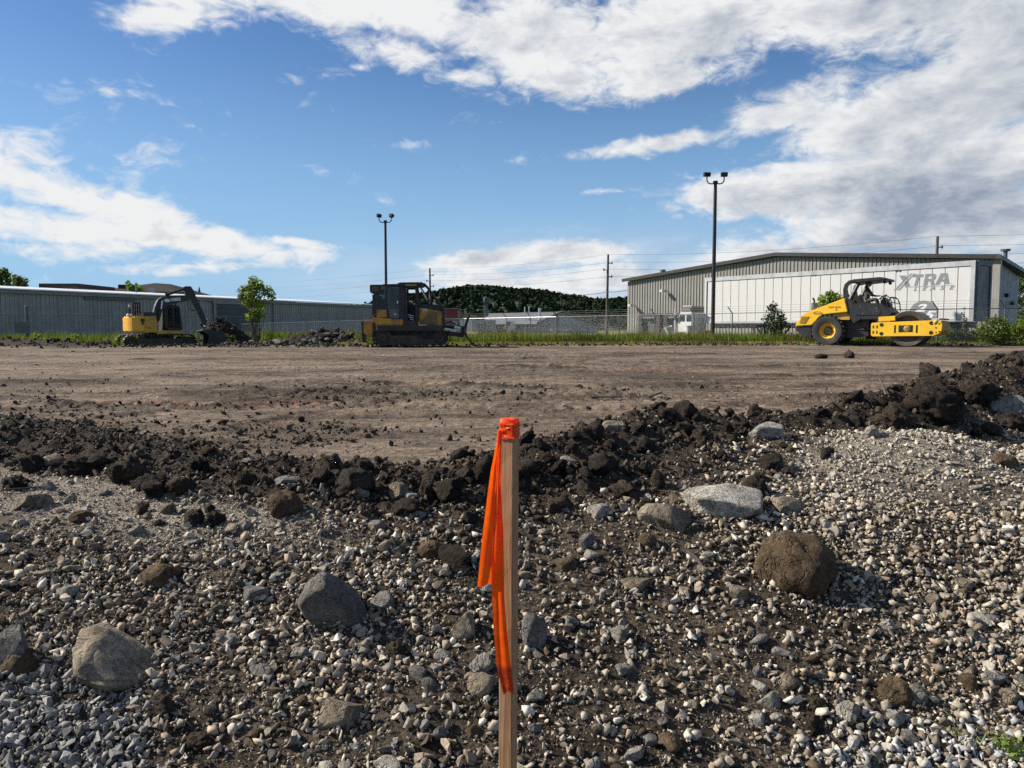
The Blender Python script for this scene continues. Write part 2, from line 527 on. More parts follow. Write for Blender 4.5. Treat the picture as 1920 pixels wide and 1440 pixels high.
def terrain(X, Y, fine=True):
    dist, sd, hh, ww = ridge_field(X, Y)
    zb = np.interp(Y, ZB_Y, ZB_Z)
    zb = zb + 0.27 * np.exp(-((X - 2.35) / .85) ** 2 - ((Y - 4.5) / .5) ** 2)
    zb = zb + 0.10 * (fbm(X * .9, Y * .9, 31, 3) - .5)
    F = sstep(-.18, .22, sd)
    edge = far_edge(X)
    grass = sstep(.3, .8, Y - edge)
    base = F * (0.0 + .05 * (fbm(X * .12, Y * .12, 7, 3) - .5)) + (1 - F) * zb
    ridge = hh * np.exp(-(dist / ww) ** 2)
    soil = np.exp(-(dist / (ww * 1.15)) ** 4)
    # the ground left of the pile: cleared earth scraped up at the far edge, a lower dig behind it
    leftfar = sstep(-6, -11, X) * sstep(-60, -40, X)
    bermx = sstep(-16.6, -17.6, X) + .22 * sstep(-16.6, -15, X)
    berm = .30 * np.exp(-((Y - edge - .9) / .9) ** 2) * leftfar * bermx * (.55 + .9 * vnoise(X * .9, Y * .3, 12))
    dig = -.32 * sstep(34.5, 37.5, Y) * sstep(58, 50, Y) * sstep(-8, -11, X) * sstep(-46, -36, X)
    lip = .10 * grass * (1 - leftfar) * sstep(80, 45, Y)
    zs = np.maximum(sstep(-.17, -.34, X / np.maximum(Y, .5) + .04 * (Y - 4)) * sstep(3.45, 3.95, Y + .5 * fbm(X * 1.2, Y * 1.2, 33, 3)), np.exp(-((X - 2.35) / .95) ** 4 - ((Y - 4.45) / .62) ** 4) * .9)
    z = base + ridge + berm + dig + lip
    wind = np.zeros(X.shape)
    for w in WINDROWS:
        for a, b in zip(w[:-1], w[1:]):
            dx, dy = b[0] - a[0], b[1] - a[1]
            t = np.clip(((X - a[0]) * dx + (Y - a[1]) * dy) / (dx * dx + dy * dy), 0, 1)
            dd = np.hypot((X - a[0] - t * dx), (Y - a[1] - t * dy) * 1.0)
            wind = np.maximum(wind, np.exp(-(dd / (.10 + .05 * Y / 10)) ** 2))
    brk = sstep(.35, .6, vnoise(X * 1.7, Y * 2.3, 21))
    field = F * (1 - soil) * (1 - grass)
    wind = wind * field * brk
    z = z + .045 * wind
    if fine:
        c, s = math.cos(.12), math.sin(.12)
        u, v = X * c + Y * s, -X * s + Y * c
        near = sstep(34, 10, Y)
        rut = 1 - np.abs(2 * fbm(u * .45, v * 1.3, 41, 4, .62) - 1)
        rpatch = sstep(.46, .66, fbm(X * .45, Y * .7, 47, 3))
        z = z + field * (.030 * (rut - .6) * 1.3 + (.022 + .050 * rpatch) * (fbm(X * 4.5, Y * 4.5, 44, 4, .68) - .5))
        for (ax, ay), (bx, by) in TRACKS:
            ll = math.hypot(bx - ax, by - ay)
            ex, ey = (bx - ax) / ll, (by - ay) / ll
            s_ = (X - ax) * ex + (Y - ay) * ey
            n_ = -(X - ax) * ey + (Y - ay) * ex + .25 * np.sin(s_ * .35 + ax)
            for o_ in (-.75, .75):
                q_ = np.abs(n_ - o_)
                bnd = sstep(.27, .20, q_) * sstep(-.5, .5, s_) * sstep(ll + .5, ll - .5, s_) * (.4 + .6 * vnoise(s_ * .6, n_ * .5 + ax, 83))
                z = z + field * bnd * (-.020 + .018 * np.sin(s_ * 2 * math.pi / .18))
                z = z + field * .012 * np.exp(-((q_ - .30) / .05) ** 2) * sstep(-.5, .5, s_) * sstep(ll + .5, ll - .5, s_)
        tracks = np.sin(u * 0 + v * 19 + 1.5 * vnoise(u * .6, v * .6, 3)) * sstep(.5, .7, fbm(X * .3, Y * .55, 51, 2)) * sstep(14, 6, Y)
        z = z + field * .010 * tracks
        sl = np.clip(soil, 0, 1) + .6 * sstep(.05, .25, berm)
        sl = np.clip(sl, 0, 1)
        lump = np.abs(fbm(X * 5.5, Y * 5.5, 61, 4, .62) - .5)
        z = z + sl * (.19 * (lump - .10) + .05 * (fbm(X * 22, Y * 22, 63, 2) - .5)) * (1 - .5 * grass)
        g = (1 - F) * (1 - soil)
        z = z + g * (.030 * (fbm(X * 6, Y * 6, 71, 4, .6) - .5) + .012 * (vnoise(X * 40, Y * 40, 73) - .5))
    soil = np.clip(np.maximum(soil, sstep(.04, .12, berm)) + .75 * wind + .30 * field * sstep(.46, .66, fbm(X * .45, Y * .7, 47, 3)), 0, 1)
    gravel = (1 - F) * (1 - soil)
    terrain.sand = zs * gravel
    return z, soil, gravel, grass * (1 - sstep(.05, .12, berm)), F


def zat(x, y):
    z = terrain(np.array([float(x)]), np.array([float(y)]))[0]
    return float(z[0])


PAINT = [(-9.0, 14.2, .9, .3, -.05), (-3.5, 8.0, .55, .25, .1), (-2.55, 8.25, .7, .25, -.1), (-4.4, 8.3, .4, .16, 0), (-1.05, 10.9, .55, .3, .1), (2.9, 15.4, .8, .45, .1), (2.3, 15.1, .4, .4, 0)]


def mat_ground():
    m = bpy.data.materials.new("ground_earth")
    m.use_nodes = True
    T = NT(m.node_tree)
    out = T.n('ShaderNodeOutputMaterial')
    p = T.n('ShaderNodeBsdfPrincipled')
    g = T.n('ShaderNodeNewGeometry')
    P = g.outputs['Position']
    A = {k: T.n('ShaderNodeAttribute', attribute_name=k).outputs['Fac'] for k in ('soil', 'gravel', 'grass', 'paint', 'sand')}
    # graded pad: pale dry crust over darker damp earth, smeared along the machine tracks
    st = T.n('ShaderNodeMapping', inp={0: P, 2: (0, 0, -.12), 3: (.55, 1.2, 1.0)})
    n1 = T.noise(st.outputs[0], .50, 8, .72, .5)
    st2 = T.n('ShaderNodeMapping', inp={0: P, 2: (0, 0, -.2), 3: (1.0, 2.6, 1.0)})
    n2 = T.noise(st2.outputs[0], 1.3, 7, .74, .5)
    n3 = T.noise(P, 16, 5, .7)
    n4 = T.noise(P, .16, 3, .5)
    dry = T.math('ADD', T.math('ADD', T.math('MULTIPLY', n1, .75), T.math('MULTIPLY', n2, .65)), T.math('MULTIPLY', n4, .35))
    k = T.smooth(dry, .71, 1.02)
    fld = T.mix(k, (.068, .050, .036), (.252, .197, .146))
    k3 = T.smooth(n3, .30, .72, .50, 1.35)
    kk = T.n('ShaderNodeCombineXYZ', inp={0: k3, 1: k3, 2: k3})
    fld = T.mix(1.0, fld, kk.outputs[0], 'MULTIPLY')
    # little stones pressed into it
    vo = T.n('ShaderNodeTexVoronoi', feature='F1', inp={'Vector': P, 'Scale': 11.0})
    spk = T.math('MULTIPLY', T.smooth(vo.outputs['Distance'], .20, .10), T.smooth(T.noise(P, 1.1, 3), .52, .66))
    fld = T.mix(T.math('MULTIPLY', spk, .8), fld, (.40, .37, .32))
    # dark turned soil
    ns = T.noise(P, 9, 6, .7)
    soil = T.mix(T.smooth(ns, .35, .75), (.022, .0175, .0135), (.066, .053, .041))
    # fines between the gravel
    ng = T.noise(P, 3.0, 5, .65)
    grv = T.mix(T.smooth(ng, .35, .68), (.026, .020, .014), (.085, .068, .050))
    ng2 = T.noise(P, 70, 3, .6)
    kg = T.smooth(ng2, .3, .7, .5, 1.5)
    kkg = T.n('ShaderNodeCombineXYZ', inp={0: kg, 1: kg, 2: kg})
    grv = T.mix(1.0, grv, kkg.outputs[0], 'MULTIPLY')
    # turf and yard beyond
    nt = T.noise(P, 2.2, 6, .7)
    grs = T.mix(T.smooth(nt, .35, .7), (.085, .105, .030), (.20, .21, .075))
    snd = T.mix(T.smooth(ng, .3, .7), (.16, .138, .108), (.27, .24, .195))
    snd = T.mix(1.0, snd, kkg.outputs[0], 'MULTIPLY')
    grv = T.mix(A['sand'], grv, snd)
    c = T.mix(A['gravel'], fld, grv)
    c = T.mix(A['soil'], c, soil)
    c = T.mix(A['grass'], c, grs)
    pk = T.math('MULTIPLY', A['paint'], T.smooth(T.noise(P, 9, 5, .75), .46, .66))
    c = T.mix(T.math('MULTIPLY', pk, .45), c, (.42, .085, .045))
    T.link(c, p.inputs['Base Color'])
    p.inputs['Roughness'].default_value = .92
    p.inputs['Specular IOR Level'].default_value = .2
    rough = T.mix(A['soil'], (.022, .022, .022), (.034, .034, .034))
    hb = T.math('ADD', T.math('MULTIPLY', T.noise(P, 26, 6, .72), 1.0), T.math('MULTIPLY', T.noise(P, 7, 5, .7), 2.2))
    b = T.n('ShaderNodeBump', inp={'Strength': 1.0, 'Distance': rough, 'Height': hb})
    T.link(b.outputs[0], p.inputs['Normal'])
    T.link(p.outputs[0], out.inputs[0])
    return m


def grow(a, step, g, end):
    out = [a]
    while abs(out[-1]) < abs(end):
        out.append(out[-1] + step)
        step *= g
    return out


def build_ground():
    xr = list(np.arange(-4.6, 6.2, .042))
    xs = grow(-4.6, -.032, 1.045, -6000)[::-1][:-1] + xr + grow(6.2, .032, 1.045, 6000)
    yr = list(np.arange(1.6, 6.6, .034))
    ys = grow(1.6, -.05, 1.25, -3000)[::-1][:-1] + yr + grow(yr[-1] + .028, .03, 1.0135, 46) 
    ys += grow(ys[-1] + .8, .9, 1.09, 7000)
    xs, ys = np.array(xs), np.array(ys)
    X, Y = np.meshgrid(xs, ys)
    z, soil, gravel, grass, F = terrain(X, Y)
    sand = terrain.sand
    paint = np.zeros(X.shape)
    for (px, py, a, b, r) in PAINT:
        c, s = math.cos(r), math.sin(r)
        u, v = (X - px) * c + (Y - py) * s, -(X - px) * s + (Y - py) * c
        paint = np.maximum(paint, np.clip(1.5 * np.exp(-(u / a) ** 2 - (v / b) ** 2), 0, 1))
    paint *= sstep(.2, .6, paint)
    nx, ny = len(xs), len(ys)
    idx = np.arange(nx * ny).reshape(ny, nx)
    Fq = np.stack([idx[:-1, :-1], idx[:-1, 1:], idx[1:, 1:], idx[1:, :-1]], -1).reshape(-1, 4)
    V = np.stack([X, Y, z], -1).reshape(-1, 3)
    me = np_mesh('ground', V, Fq, mat_ground(), True, None, dict(soil=soil.ravel(), gravel=gravel.ravel(), grass=grass.ravel(), paint=paint.ravel(), sand=sand.ravel()))
    tag(link_mesh('ground', me), kind='structure', label='graded bare earth pad with a gravel bank in front of it')


build_ground()
# ------------------------------------------------------------------ buildings, trailer, poles, fence, hills
MAT = dict(
    shed=M("weathered_steel_siding", (.325, .315, .298), .6, .1, .16, .6, streak=.45, dcol=(.13, .13, .125)),
    shed_roof=M("white_steel_roof", (.70, .71, .72), .35, .0, .05, 1.0),
    shed_trim=M("grey_trim", (.20, .20, .19), .55, .0, .15, 2.0),
    dark_door=M("dark_roller_door", (.055, .065, .075), .5, .3, .2, 2.0),
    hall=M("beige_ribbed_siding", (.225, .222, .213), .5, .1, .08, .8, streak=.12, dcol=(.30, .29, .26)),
    hall_dark=M("dark_bronze_trim", (.02, .02, .022), .5, .2, .2, 2.0),
    shaded_grey=M("shaded_grey", (.165, .172, .182), .5, .1, .1, .8),  # shade of the hall's side wall and trailer rear darkened into this grey
    white=M("white_painted_steel", (.47, .48, .485), .42, .0, .05, .5, streak=.10, dcol=(.52, .50, .46)),
    white_rail=M("bare_aluminium_rail", (.36, .375, .39), .42, .35, .1, 1.0),
    logo=M("grey_print", (.15, .17, .19), .5, .0, .06, 2.0),
    white_print=M("white_print", (.58, .59, .60), .45, .0, .04, 2.0),
    black=M("black_paint", (.012, .012, .013), .5, .0, .2, 3.0),
    rubber=M("black_rubber", (.022, .022, .023), .8, .0, .25, 6.0, dirt=.35, dcol=(.075, .06, .045)),
    galv=M("galvanised_steel", (.47, .48, .485), .42, .75, .15, 4.0),
    dark_galv=M("dull_fence_steel", (.10, .11, .115), .55, .4, .2, 4.0),
    pole=M("dark_bronze_pole", (.018, .017, .018), .45, .3, .2, 3.0),
    wood_pole=M("weathered_pole_wood", (.075, .062, .052), .85, .0, .3, 4.0),
    wire=M("dark_wire", (.06, .06, .065), .6, .3, .1, 2.0),
    roof_dark=M("dark_shingle", (.040, .036, .034), .85, .0, .25, 3.0),
    house=M("brown_wall", (.10, .085, .075), .8, .0, .2, 2.0),
    far_wall=M("far_grey_wall", (.22, .235, .255), .7, .0, .1, 1.0),
    far_roof=M("far_grey_roof", (.17, .18, .20), .7, .1, .1, 1.0),
    red=M("dark_red_steel", (.16, .022, .018), .6, .0, .2, 2.0),
    tank=M("blue_grey_tank", (.035, .062, .085), .5, .1, .1, .5),
    glass_dark=M("dark_glass", (.012, .015, .018), .08, .0, .1, 1.0),
    concrete=M("grey_concrete", (.36, .35, .33), .85, .0, .2, 3.0),
)

for k_, v_ in (('shed', .12), ('shaded_grey', .08), ('hall', .2), ('far_wall', .15), ('far_roof', .1), ('white_rail', .2), ('roof_dark', .1)):
    MAT[k_].node_tree.nodes['Principled BSDF'].inputs['Specular IOR Level'].default_value = v_


def wallp(b, d, n, s, z, off=0.0):
    """point s metres along a wall that starts at b with direction d and outward normal n"""
    return Vector((b[0] + d[0] * s + n[0] * off, b[1] + d[1] * s + n[1] * off, z))


# ---- long low shed on the left; local x runs along its front wall, local -y faces the camera side
def build_shed():
    p0, p1 = Vector((-46.6, 58.2)), Vector((-19.2, 107.4))
    d = (p1 - p0)
    L = d.length
    rz = math.atan2(d.y, d.x)
    t = thing('steel_shed', 'long low grey steel shed with a white roof edge, left behind the excavator', 'shed', (p0.x, p0.y, 0), rz)
    H, D = 4.12, 26.0
    n = 17
    w = L / n
    mb = MB()
    prof = []
    k = 9
    for i in range(k):      # shallow pan-and-rib sheet
        x0 = w * i / k
        prof += [(x0 + .02, 0.0), (x0 + w / k * .62, 0.0), (x0 + w / k * .70, -.07), (x0 + w / k * .92, -.07)]
    prof += [(w - .02, 0.0), (w - .02, .12), (.02, .12)]
    mb.prism(prof, 0.0, H - .02, 'z')
    me = mb.mesh('wall_panel', MAT['shed'])
    rnd = random.Random(4)
    door_i = None
    for i in range(n):
        o = link_mesh('wall_panel', me, t)
        o.location = (w * i, rnd.uniform(-.02, .02), 0)
    MB().box((L / 2, D / 2 + .3, H / 2 - .05), (L - .2, D - .4, H - .2)).build('inner_wall', MAT['shed_trim'], t)
    rise = D / 2 * .066
    MB().prism([(-.45, H - .02), (-.45, H + .13), (D / 2, H + .15 + rise), (D + .45, H + .13), (D + .45, H - .02), (D / 2, H + .02 + rise)], 0, 1).v
    roof = MB()
    prof = [(-.45, H + .02), (-.45, H + .13), (D / 2, H + .15 + rise), (D + .45, H + .13), (D + .45, H + .02), (D / 2, H + .03 + rise)]
    A = [(-.3, y, z) for y, z in prof]
    B = [(L + .3, y, z) for y, z in prof]
    m = len(prof)
    roof.add(A + B, [tuple(range(m)), tuple(range(2 * m - 1, m - 1, -1))] + [(i, (i + 1) % m, m + (i + 1) % m, m + i) for i in range(m)])
    roof.build('roof', MAT['shed_roof'], t)
    MB().box((L / 2, -.20, H - .14), (L, .22, .26)).build('gutter', MAT['shed_trim'], t)
    # roller door near the far end, downpipes and a dark shallow gutter return
    ds = 29.2
    dr = MB()
    for j in range(7):
        dr.box((ds + 3.0, -.16, .28 + j * .5), (5.6, .05, .47))
    dr.build('roller_door', MAT['dark_door'], t)
    fr = MB()
    fr.box((ds + .05, -.19, 1.8), (.3, .2, 3.6)).box((ds + 5.95, -.19, 1.8), (.3, .2, 3.6)).box((ds + 3.0, -.19, 3.72), (6.4, .24, .3))
    fr.build('door_frame', MAT['shed_trim'], t)
    for s in (24.4, 37.6):
        o = MB().cyl((s, -.2, .1), (s, -.2, H - .2), .09, 8).build('downpipe', MAT['dark_galv'], t)
    MB().box((17.4, -.17, H - .48), (5.2, .12, .2)).build('wall_bracket', MAT['dark_galv'], t)
    MB().cyl((26.5, D * .35, H + .5), (26.5, D * .35, H + 1.8), .10, 8).build('vent_pipe', MAT['dark_galv'], t)


build_shed()

# ---- house roofs behind the shed
def hip_house(name, label, x0, x1, y, z0, zr, depth, flat=False):
    cx = (x0 + x1) / 2
    t = thing(name, label, 'house', (cx, y, 0))
    hw = (x1 - x0) / 2
    MB().box((0, depth / 2, z0 / 2), (hw * 1.9, depth * .94, z0)).build('wall', MAT['house'], t)
    r = MB()
    if flat:
        r.box((0, depth / 2, (z0 + zr) / 2), (2 * hw, depth, zr - z0))
    else:
        v = [(-hw, 0, z0), (hw, 0, z0), (hw, depth, z0), (-hw, depth, z0), (hw * .12, depth * .4, zr), (hw * .30, depth * .6, zr)]
        r.add(v, [(0, 1, 5, 4), (1, 2, 5), (2, 3, 4, 5), (3, 0, 4), (0, 3, 2, 1)])
    r.build('roof', MAT['roof_dark'], t)
    return t


a, b = W(164, 548, 112), W(332, 548, 112)
h = hip_house('brown_house', 'dark brown house roof showing above the shed behind the excavator', a.x, b.x, 112, W(0, 547, 112).z, W(0, 529.5, 116).z, 14)
MB().box((-2.4, 2.5, W(0, 538, 112).z), (1.3, 1.0, .9)).build('chimney', MAT['roof_dark'], h)
MB().box((2.9, -.4, W(0, 544, 112).z - .3), (.9, .3, 1.2)).build('dormer', MAT['white_rail'], h)
a, b = W(73, 540, 96), W(146, 540, 96)
h = hip_house('flat_roofed_block', 'dark flat-roofed block above the shed at the far left', a.x, b.x, 96, W(0, 539, 96).z, W(0, 531.5, 96).z, 9, True)
MB().box((-.6, 1.2, W(0, 540, 96).z - .3), (3.3, 1.0, .7)).build('clerestory', MAT['glass_dark'], h)
sp = W(374, 556, 130)
st = thing('roof_spire', 'thin dark spire sticking up over the shed roof, right of the excavator arm', 'spire', (sp.x, 130, 0))
MB().cyl((0, 0, 0), (0, 0, W(0, 551, 130).z), .40, 8, .32).build('base', MAT['roof_dark'], st)
MB().cyl((0, 0, W(0, 551, 130).z), (0, 0, W(0, 537, 130).z), .30, 8, .03).build('mast', MAT['roof_dark'], st)


# ---- gabled hall on the right
HB, HD = Vector((11.8, 79.0)), Vector((33.5, 53.8))


def build_hall():
    d = HD - HB
    L = d.length
    t = thing('gabled_hall', 'large beige ribbed steel hall with a low dark-edged gable behind the white trailer', 'warehouse', (HB.x, HB.y, 0), math.atan2(d.y, d.x))
    He, Hr, D = 5.74, 7.08, 26.0
    n = 34
    w = L / n
    for i in range(n):
        s0, s1 = w * i, w * (i + 1)
        zt = lambda s: He + (Hr - He) * (1 - abs(s - L / 2) / (L / 2)) - .12
        mb = MB()
        k = 3
        for j in range(k):
            a = s0 + w * j / k
            q = w / k
            xs = [(a + .006, 0), (a + q * .70, 0), (a + q * .78, -.055), (a + q * .93, -.055), (a + q - .006, 0)]
            base = len(mb.v)
            for (x, y) in xs:
                mb.v += [(x, y, 0), (x, y, zt(x))]
            for r in range(4):
                mb.f.append((base + 2 * r, base + 2 * r + 2, base + 2 * r + 3, base + 2 * r + 1))
        mb.build('wall_panel', MAT['hall'], t)
    MB().prism([(.05, 0), (L - .05, 0), (L - .05, He - .15), (L / 2, Hr - .15), (.05, He - .15)], .02, .2).build('inner_wall', MAT['hall_dark'], t)
    # roof with dark rake trim
    rf = MB()
    for (x0, x1, z0, z1) in ((-.35, L / 2, He - .03, Hr), (L / 2, L + .35, Hr, He - .03)):
        A = [(x0, -.35, z0), (x1, -.35, z1), (x1, -.35, z1 + .12), (x0, -.35, z0 + .12)]
        B = [(p[0] + (-.217 * D if p[0] > L / 2 + .1 else 0), D, p[2]) for p in A]
        rf.add(A + B, [(0, 1, 2, 3), (7, 6, 5, 4), (0, 4, 5, 1), (1, 5, 6, 2), (2, 6, 7, 3), (3, 7, 4, 0)])
    rf.build('roof', MAT['far_roof'], t)
    rk = MB()
    for (x0, x1, z0, z1) in ((-.42, L / 2 + .02, He - .12, Hr - .06), (L / 2 + .02, L + .42, Hr - .06, He - .12)):
        A = [(x0, -.44, z0), (x1, -.44, z1), (x1, -.44, z1 + .30), (x0, -.44, z0 + .30)]
        B = [(p[0], -.30, p[2]) for p in A]
        rk.add(A + B, [(0, 1, 2, 3), (7, 6, 5, 4), (0, 4, 5, 1), (1, 5, 6, 2), (2, 6, 7, 3), (3, 7, 4, 0)])
    rk.build('rake_trim', MAT['hall_dark'], t)
    for (s, z) in ((1.9, 8.6 / 2 + 2.6), (L - .5, 0)):
        pass
    MB().cyl((2.1, 3, He), (2.1, 3, He + .95), .18, 10).cyl((2.1, 3, He + .95), (2.1, 3, He + 1.15), .30, 10).build('roof_vent', MAT['dark_galv'], t)
    MB().cyl((L - .6, 4, He), (L - .6, 4, He + .75), .14, 10).cyl((L - .6, 4, He + .75), (L - .6, 4, He + .9), .30, 10, .34).build('roof_vent', MAT['dark_galv'], t)
    for (s, z) in ((.95, 3.2), (4.94, 4.5)):
        lb = MB().box((s, -.62, z), (.34, .5, .22)).cyl((s, -.02, z + .06), (s, -.5, z + .06), .04, 6).build('wall_lamp', MAT['white'], t)
    # two loading doors with black dock seals
    for (s0, s1) in ((1.93, 4.62), (5.07, 7.58)):
        fr = MB()
        fr.box((s0 + .22, -.3, 1.15), (.44, .55, 2.3)).box((s1 - .22, -.3, 1.15), (.44, .55, 2.3)).box(((s0 + s1) / 2, -.3, 2.16), (s1 - s0 - .9, .55, .34))
        f = fr.build('dock_seal', MAT['hall_dark'], t)
        MB().box(((s0 + s1) / 2, -.14, 1.0), (s1 - s0 - .9, .06, 2.0)).build('dock_door', MAT['dark_door'], f)
        MB().box(((s0 + s1) / 2, -.62, 1.93), (s1 - s0 - 1.3, .08, .12)).build('curtain_rail', MAT['shaded_grey'], f)
    MB().box((.9, -.45, .5), (1.7, .05, .05)).box((.9, -.45, .72), (1.7, .05, .05)).box((.1, -.45, .4), (.05, .05, .8)).box((1.7, -.45, .4), (.05, .05, .8)).build('handrail', MAT['dark_galv'], t)
    # shaded side wall, running back from the near corner
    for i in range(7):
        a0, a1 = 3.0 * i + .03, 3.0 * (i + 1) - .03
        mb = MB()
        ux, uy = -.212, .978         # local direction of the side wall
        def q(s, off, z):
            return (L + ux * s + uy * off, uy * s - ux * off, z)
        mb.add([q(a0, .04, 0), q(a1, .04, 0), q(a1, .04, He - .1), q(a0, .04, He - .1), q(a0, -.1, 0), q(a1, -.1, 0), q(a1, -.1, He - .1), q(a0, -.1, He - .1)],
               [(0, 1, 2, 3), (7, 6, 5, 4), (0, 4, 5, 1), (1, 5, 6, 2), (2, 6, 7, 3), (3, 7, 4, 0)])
        mb.build('wall_panel', MAT['shaded_grey'], t)
    ux, uy = -.212, .978
    sr = MB()
    a, b = (L - .1, -.35), (L + ux * 21.3 + .35, uy * 21.3)
    sr.add([(a[0], a[1], He - .12), (b[0], b[1], He - .12), (b[0], b[1], He + .16), (a[0], a[1], He + .16),
            (a[0] + .6, a[1] - .15, He - .12), (b[0] + .6, b[1] - .15, He - .12), (b[0] + .6, b[1] - .15, He + .16), (a[0] + .6, a[1] - .15, He + .16)],
           [(0, 1, 2, 3), (7, 6, 5, 4), (0, 4, 5, 1), (1, 5, 6, 2), (2, 6, 7, 3), (3, 7, 4, 0)])
    sr.build('eave_trim', MAT['hall_dark'], t)
    MB().box((L + .16, .1, He / 2), (.4, .3, He - .2)).build('corner_post', MAT['hall'], t)
    for (s, z) in ((7.5, 3.4), (13.0, 2.95)):
        MB().box((L + ux * s + .25, uy * s - .1, z), (.25, .3, .3)).build('wall_lamp', MAT['black'], t)
    dd = MB()
    dd.box((L + ux * 3.2 + .14, uy * 3.2, 3.2), (.12, 2.2, 2.3), rotm(0, 0, .21))
    dd.build('side_door', MAT['hall_dark'], t)
    return t


build_hall()


# ---- white semi-trailer
TR0, TR1 = Vector((12.50, 50.0)), Vector((22.30, 37.34))


def poly_mesh(mb, poly, y, thick=.006, holes=()):
    """flat printed shape on the trailer's side (local x along, z up), as a thin skin"""
    import mathutils.geometry as mg
    loops = [[Vector((p[0], p[1], 0)) for p in poly]] + [[Vector((p[0], p[1], 0)) for p in h] for h in holes]
    flat = [p for l in loops for p in l]
    tris = mg.tessellate_polygon(loops)
    mb.add([(p.x, y, p.y) for p in flat], [tuple(t) for t in tris])


def text_mesh(body, size, mat, shear=0.0, bold=0.0, extrude=.003, spacing=1.0, sx=1.0):
    cu = bpy.data.curves.new('lettering', 'FONT')
    cu.body = body
    cu.size = size
    cu.shear = shear
    cu.offset = bold
    cu.extrude = extrude
    cu.space_character = spacing
    cu.resolution_u = 3
    cu.align_x = 'CENTER'
    cu.align_y = 'CENTER'
    tmp = bpy.data.objects.new('lettering', cu)
    COL.objects.link(tmp)
    dg = bpy.context.evaluated_depsgraph_get()
    me = bpy.data.meshes.new_from_object(tmp.evaluated_get(dg))
    bpy.data.objects.remove(tmp)
    bpy.data.curves.remove(cu)
    R = Matrix.Rotation(math.pi / 2, 4, 'X')
    me.transform(R @ Matrix.Diagonal((sx, 1, 1, 1)))
    me.materials.clear()
    me.materials.append(mat)
    return me


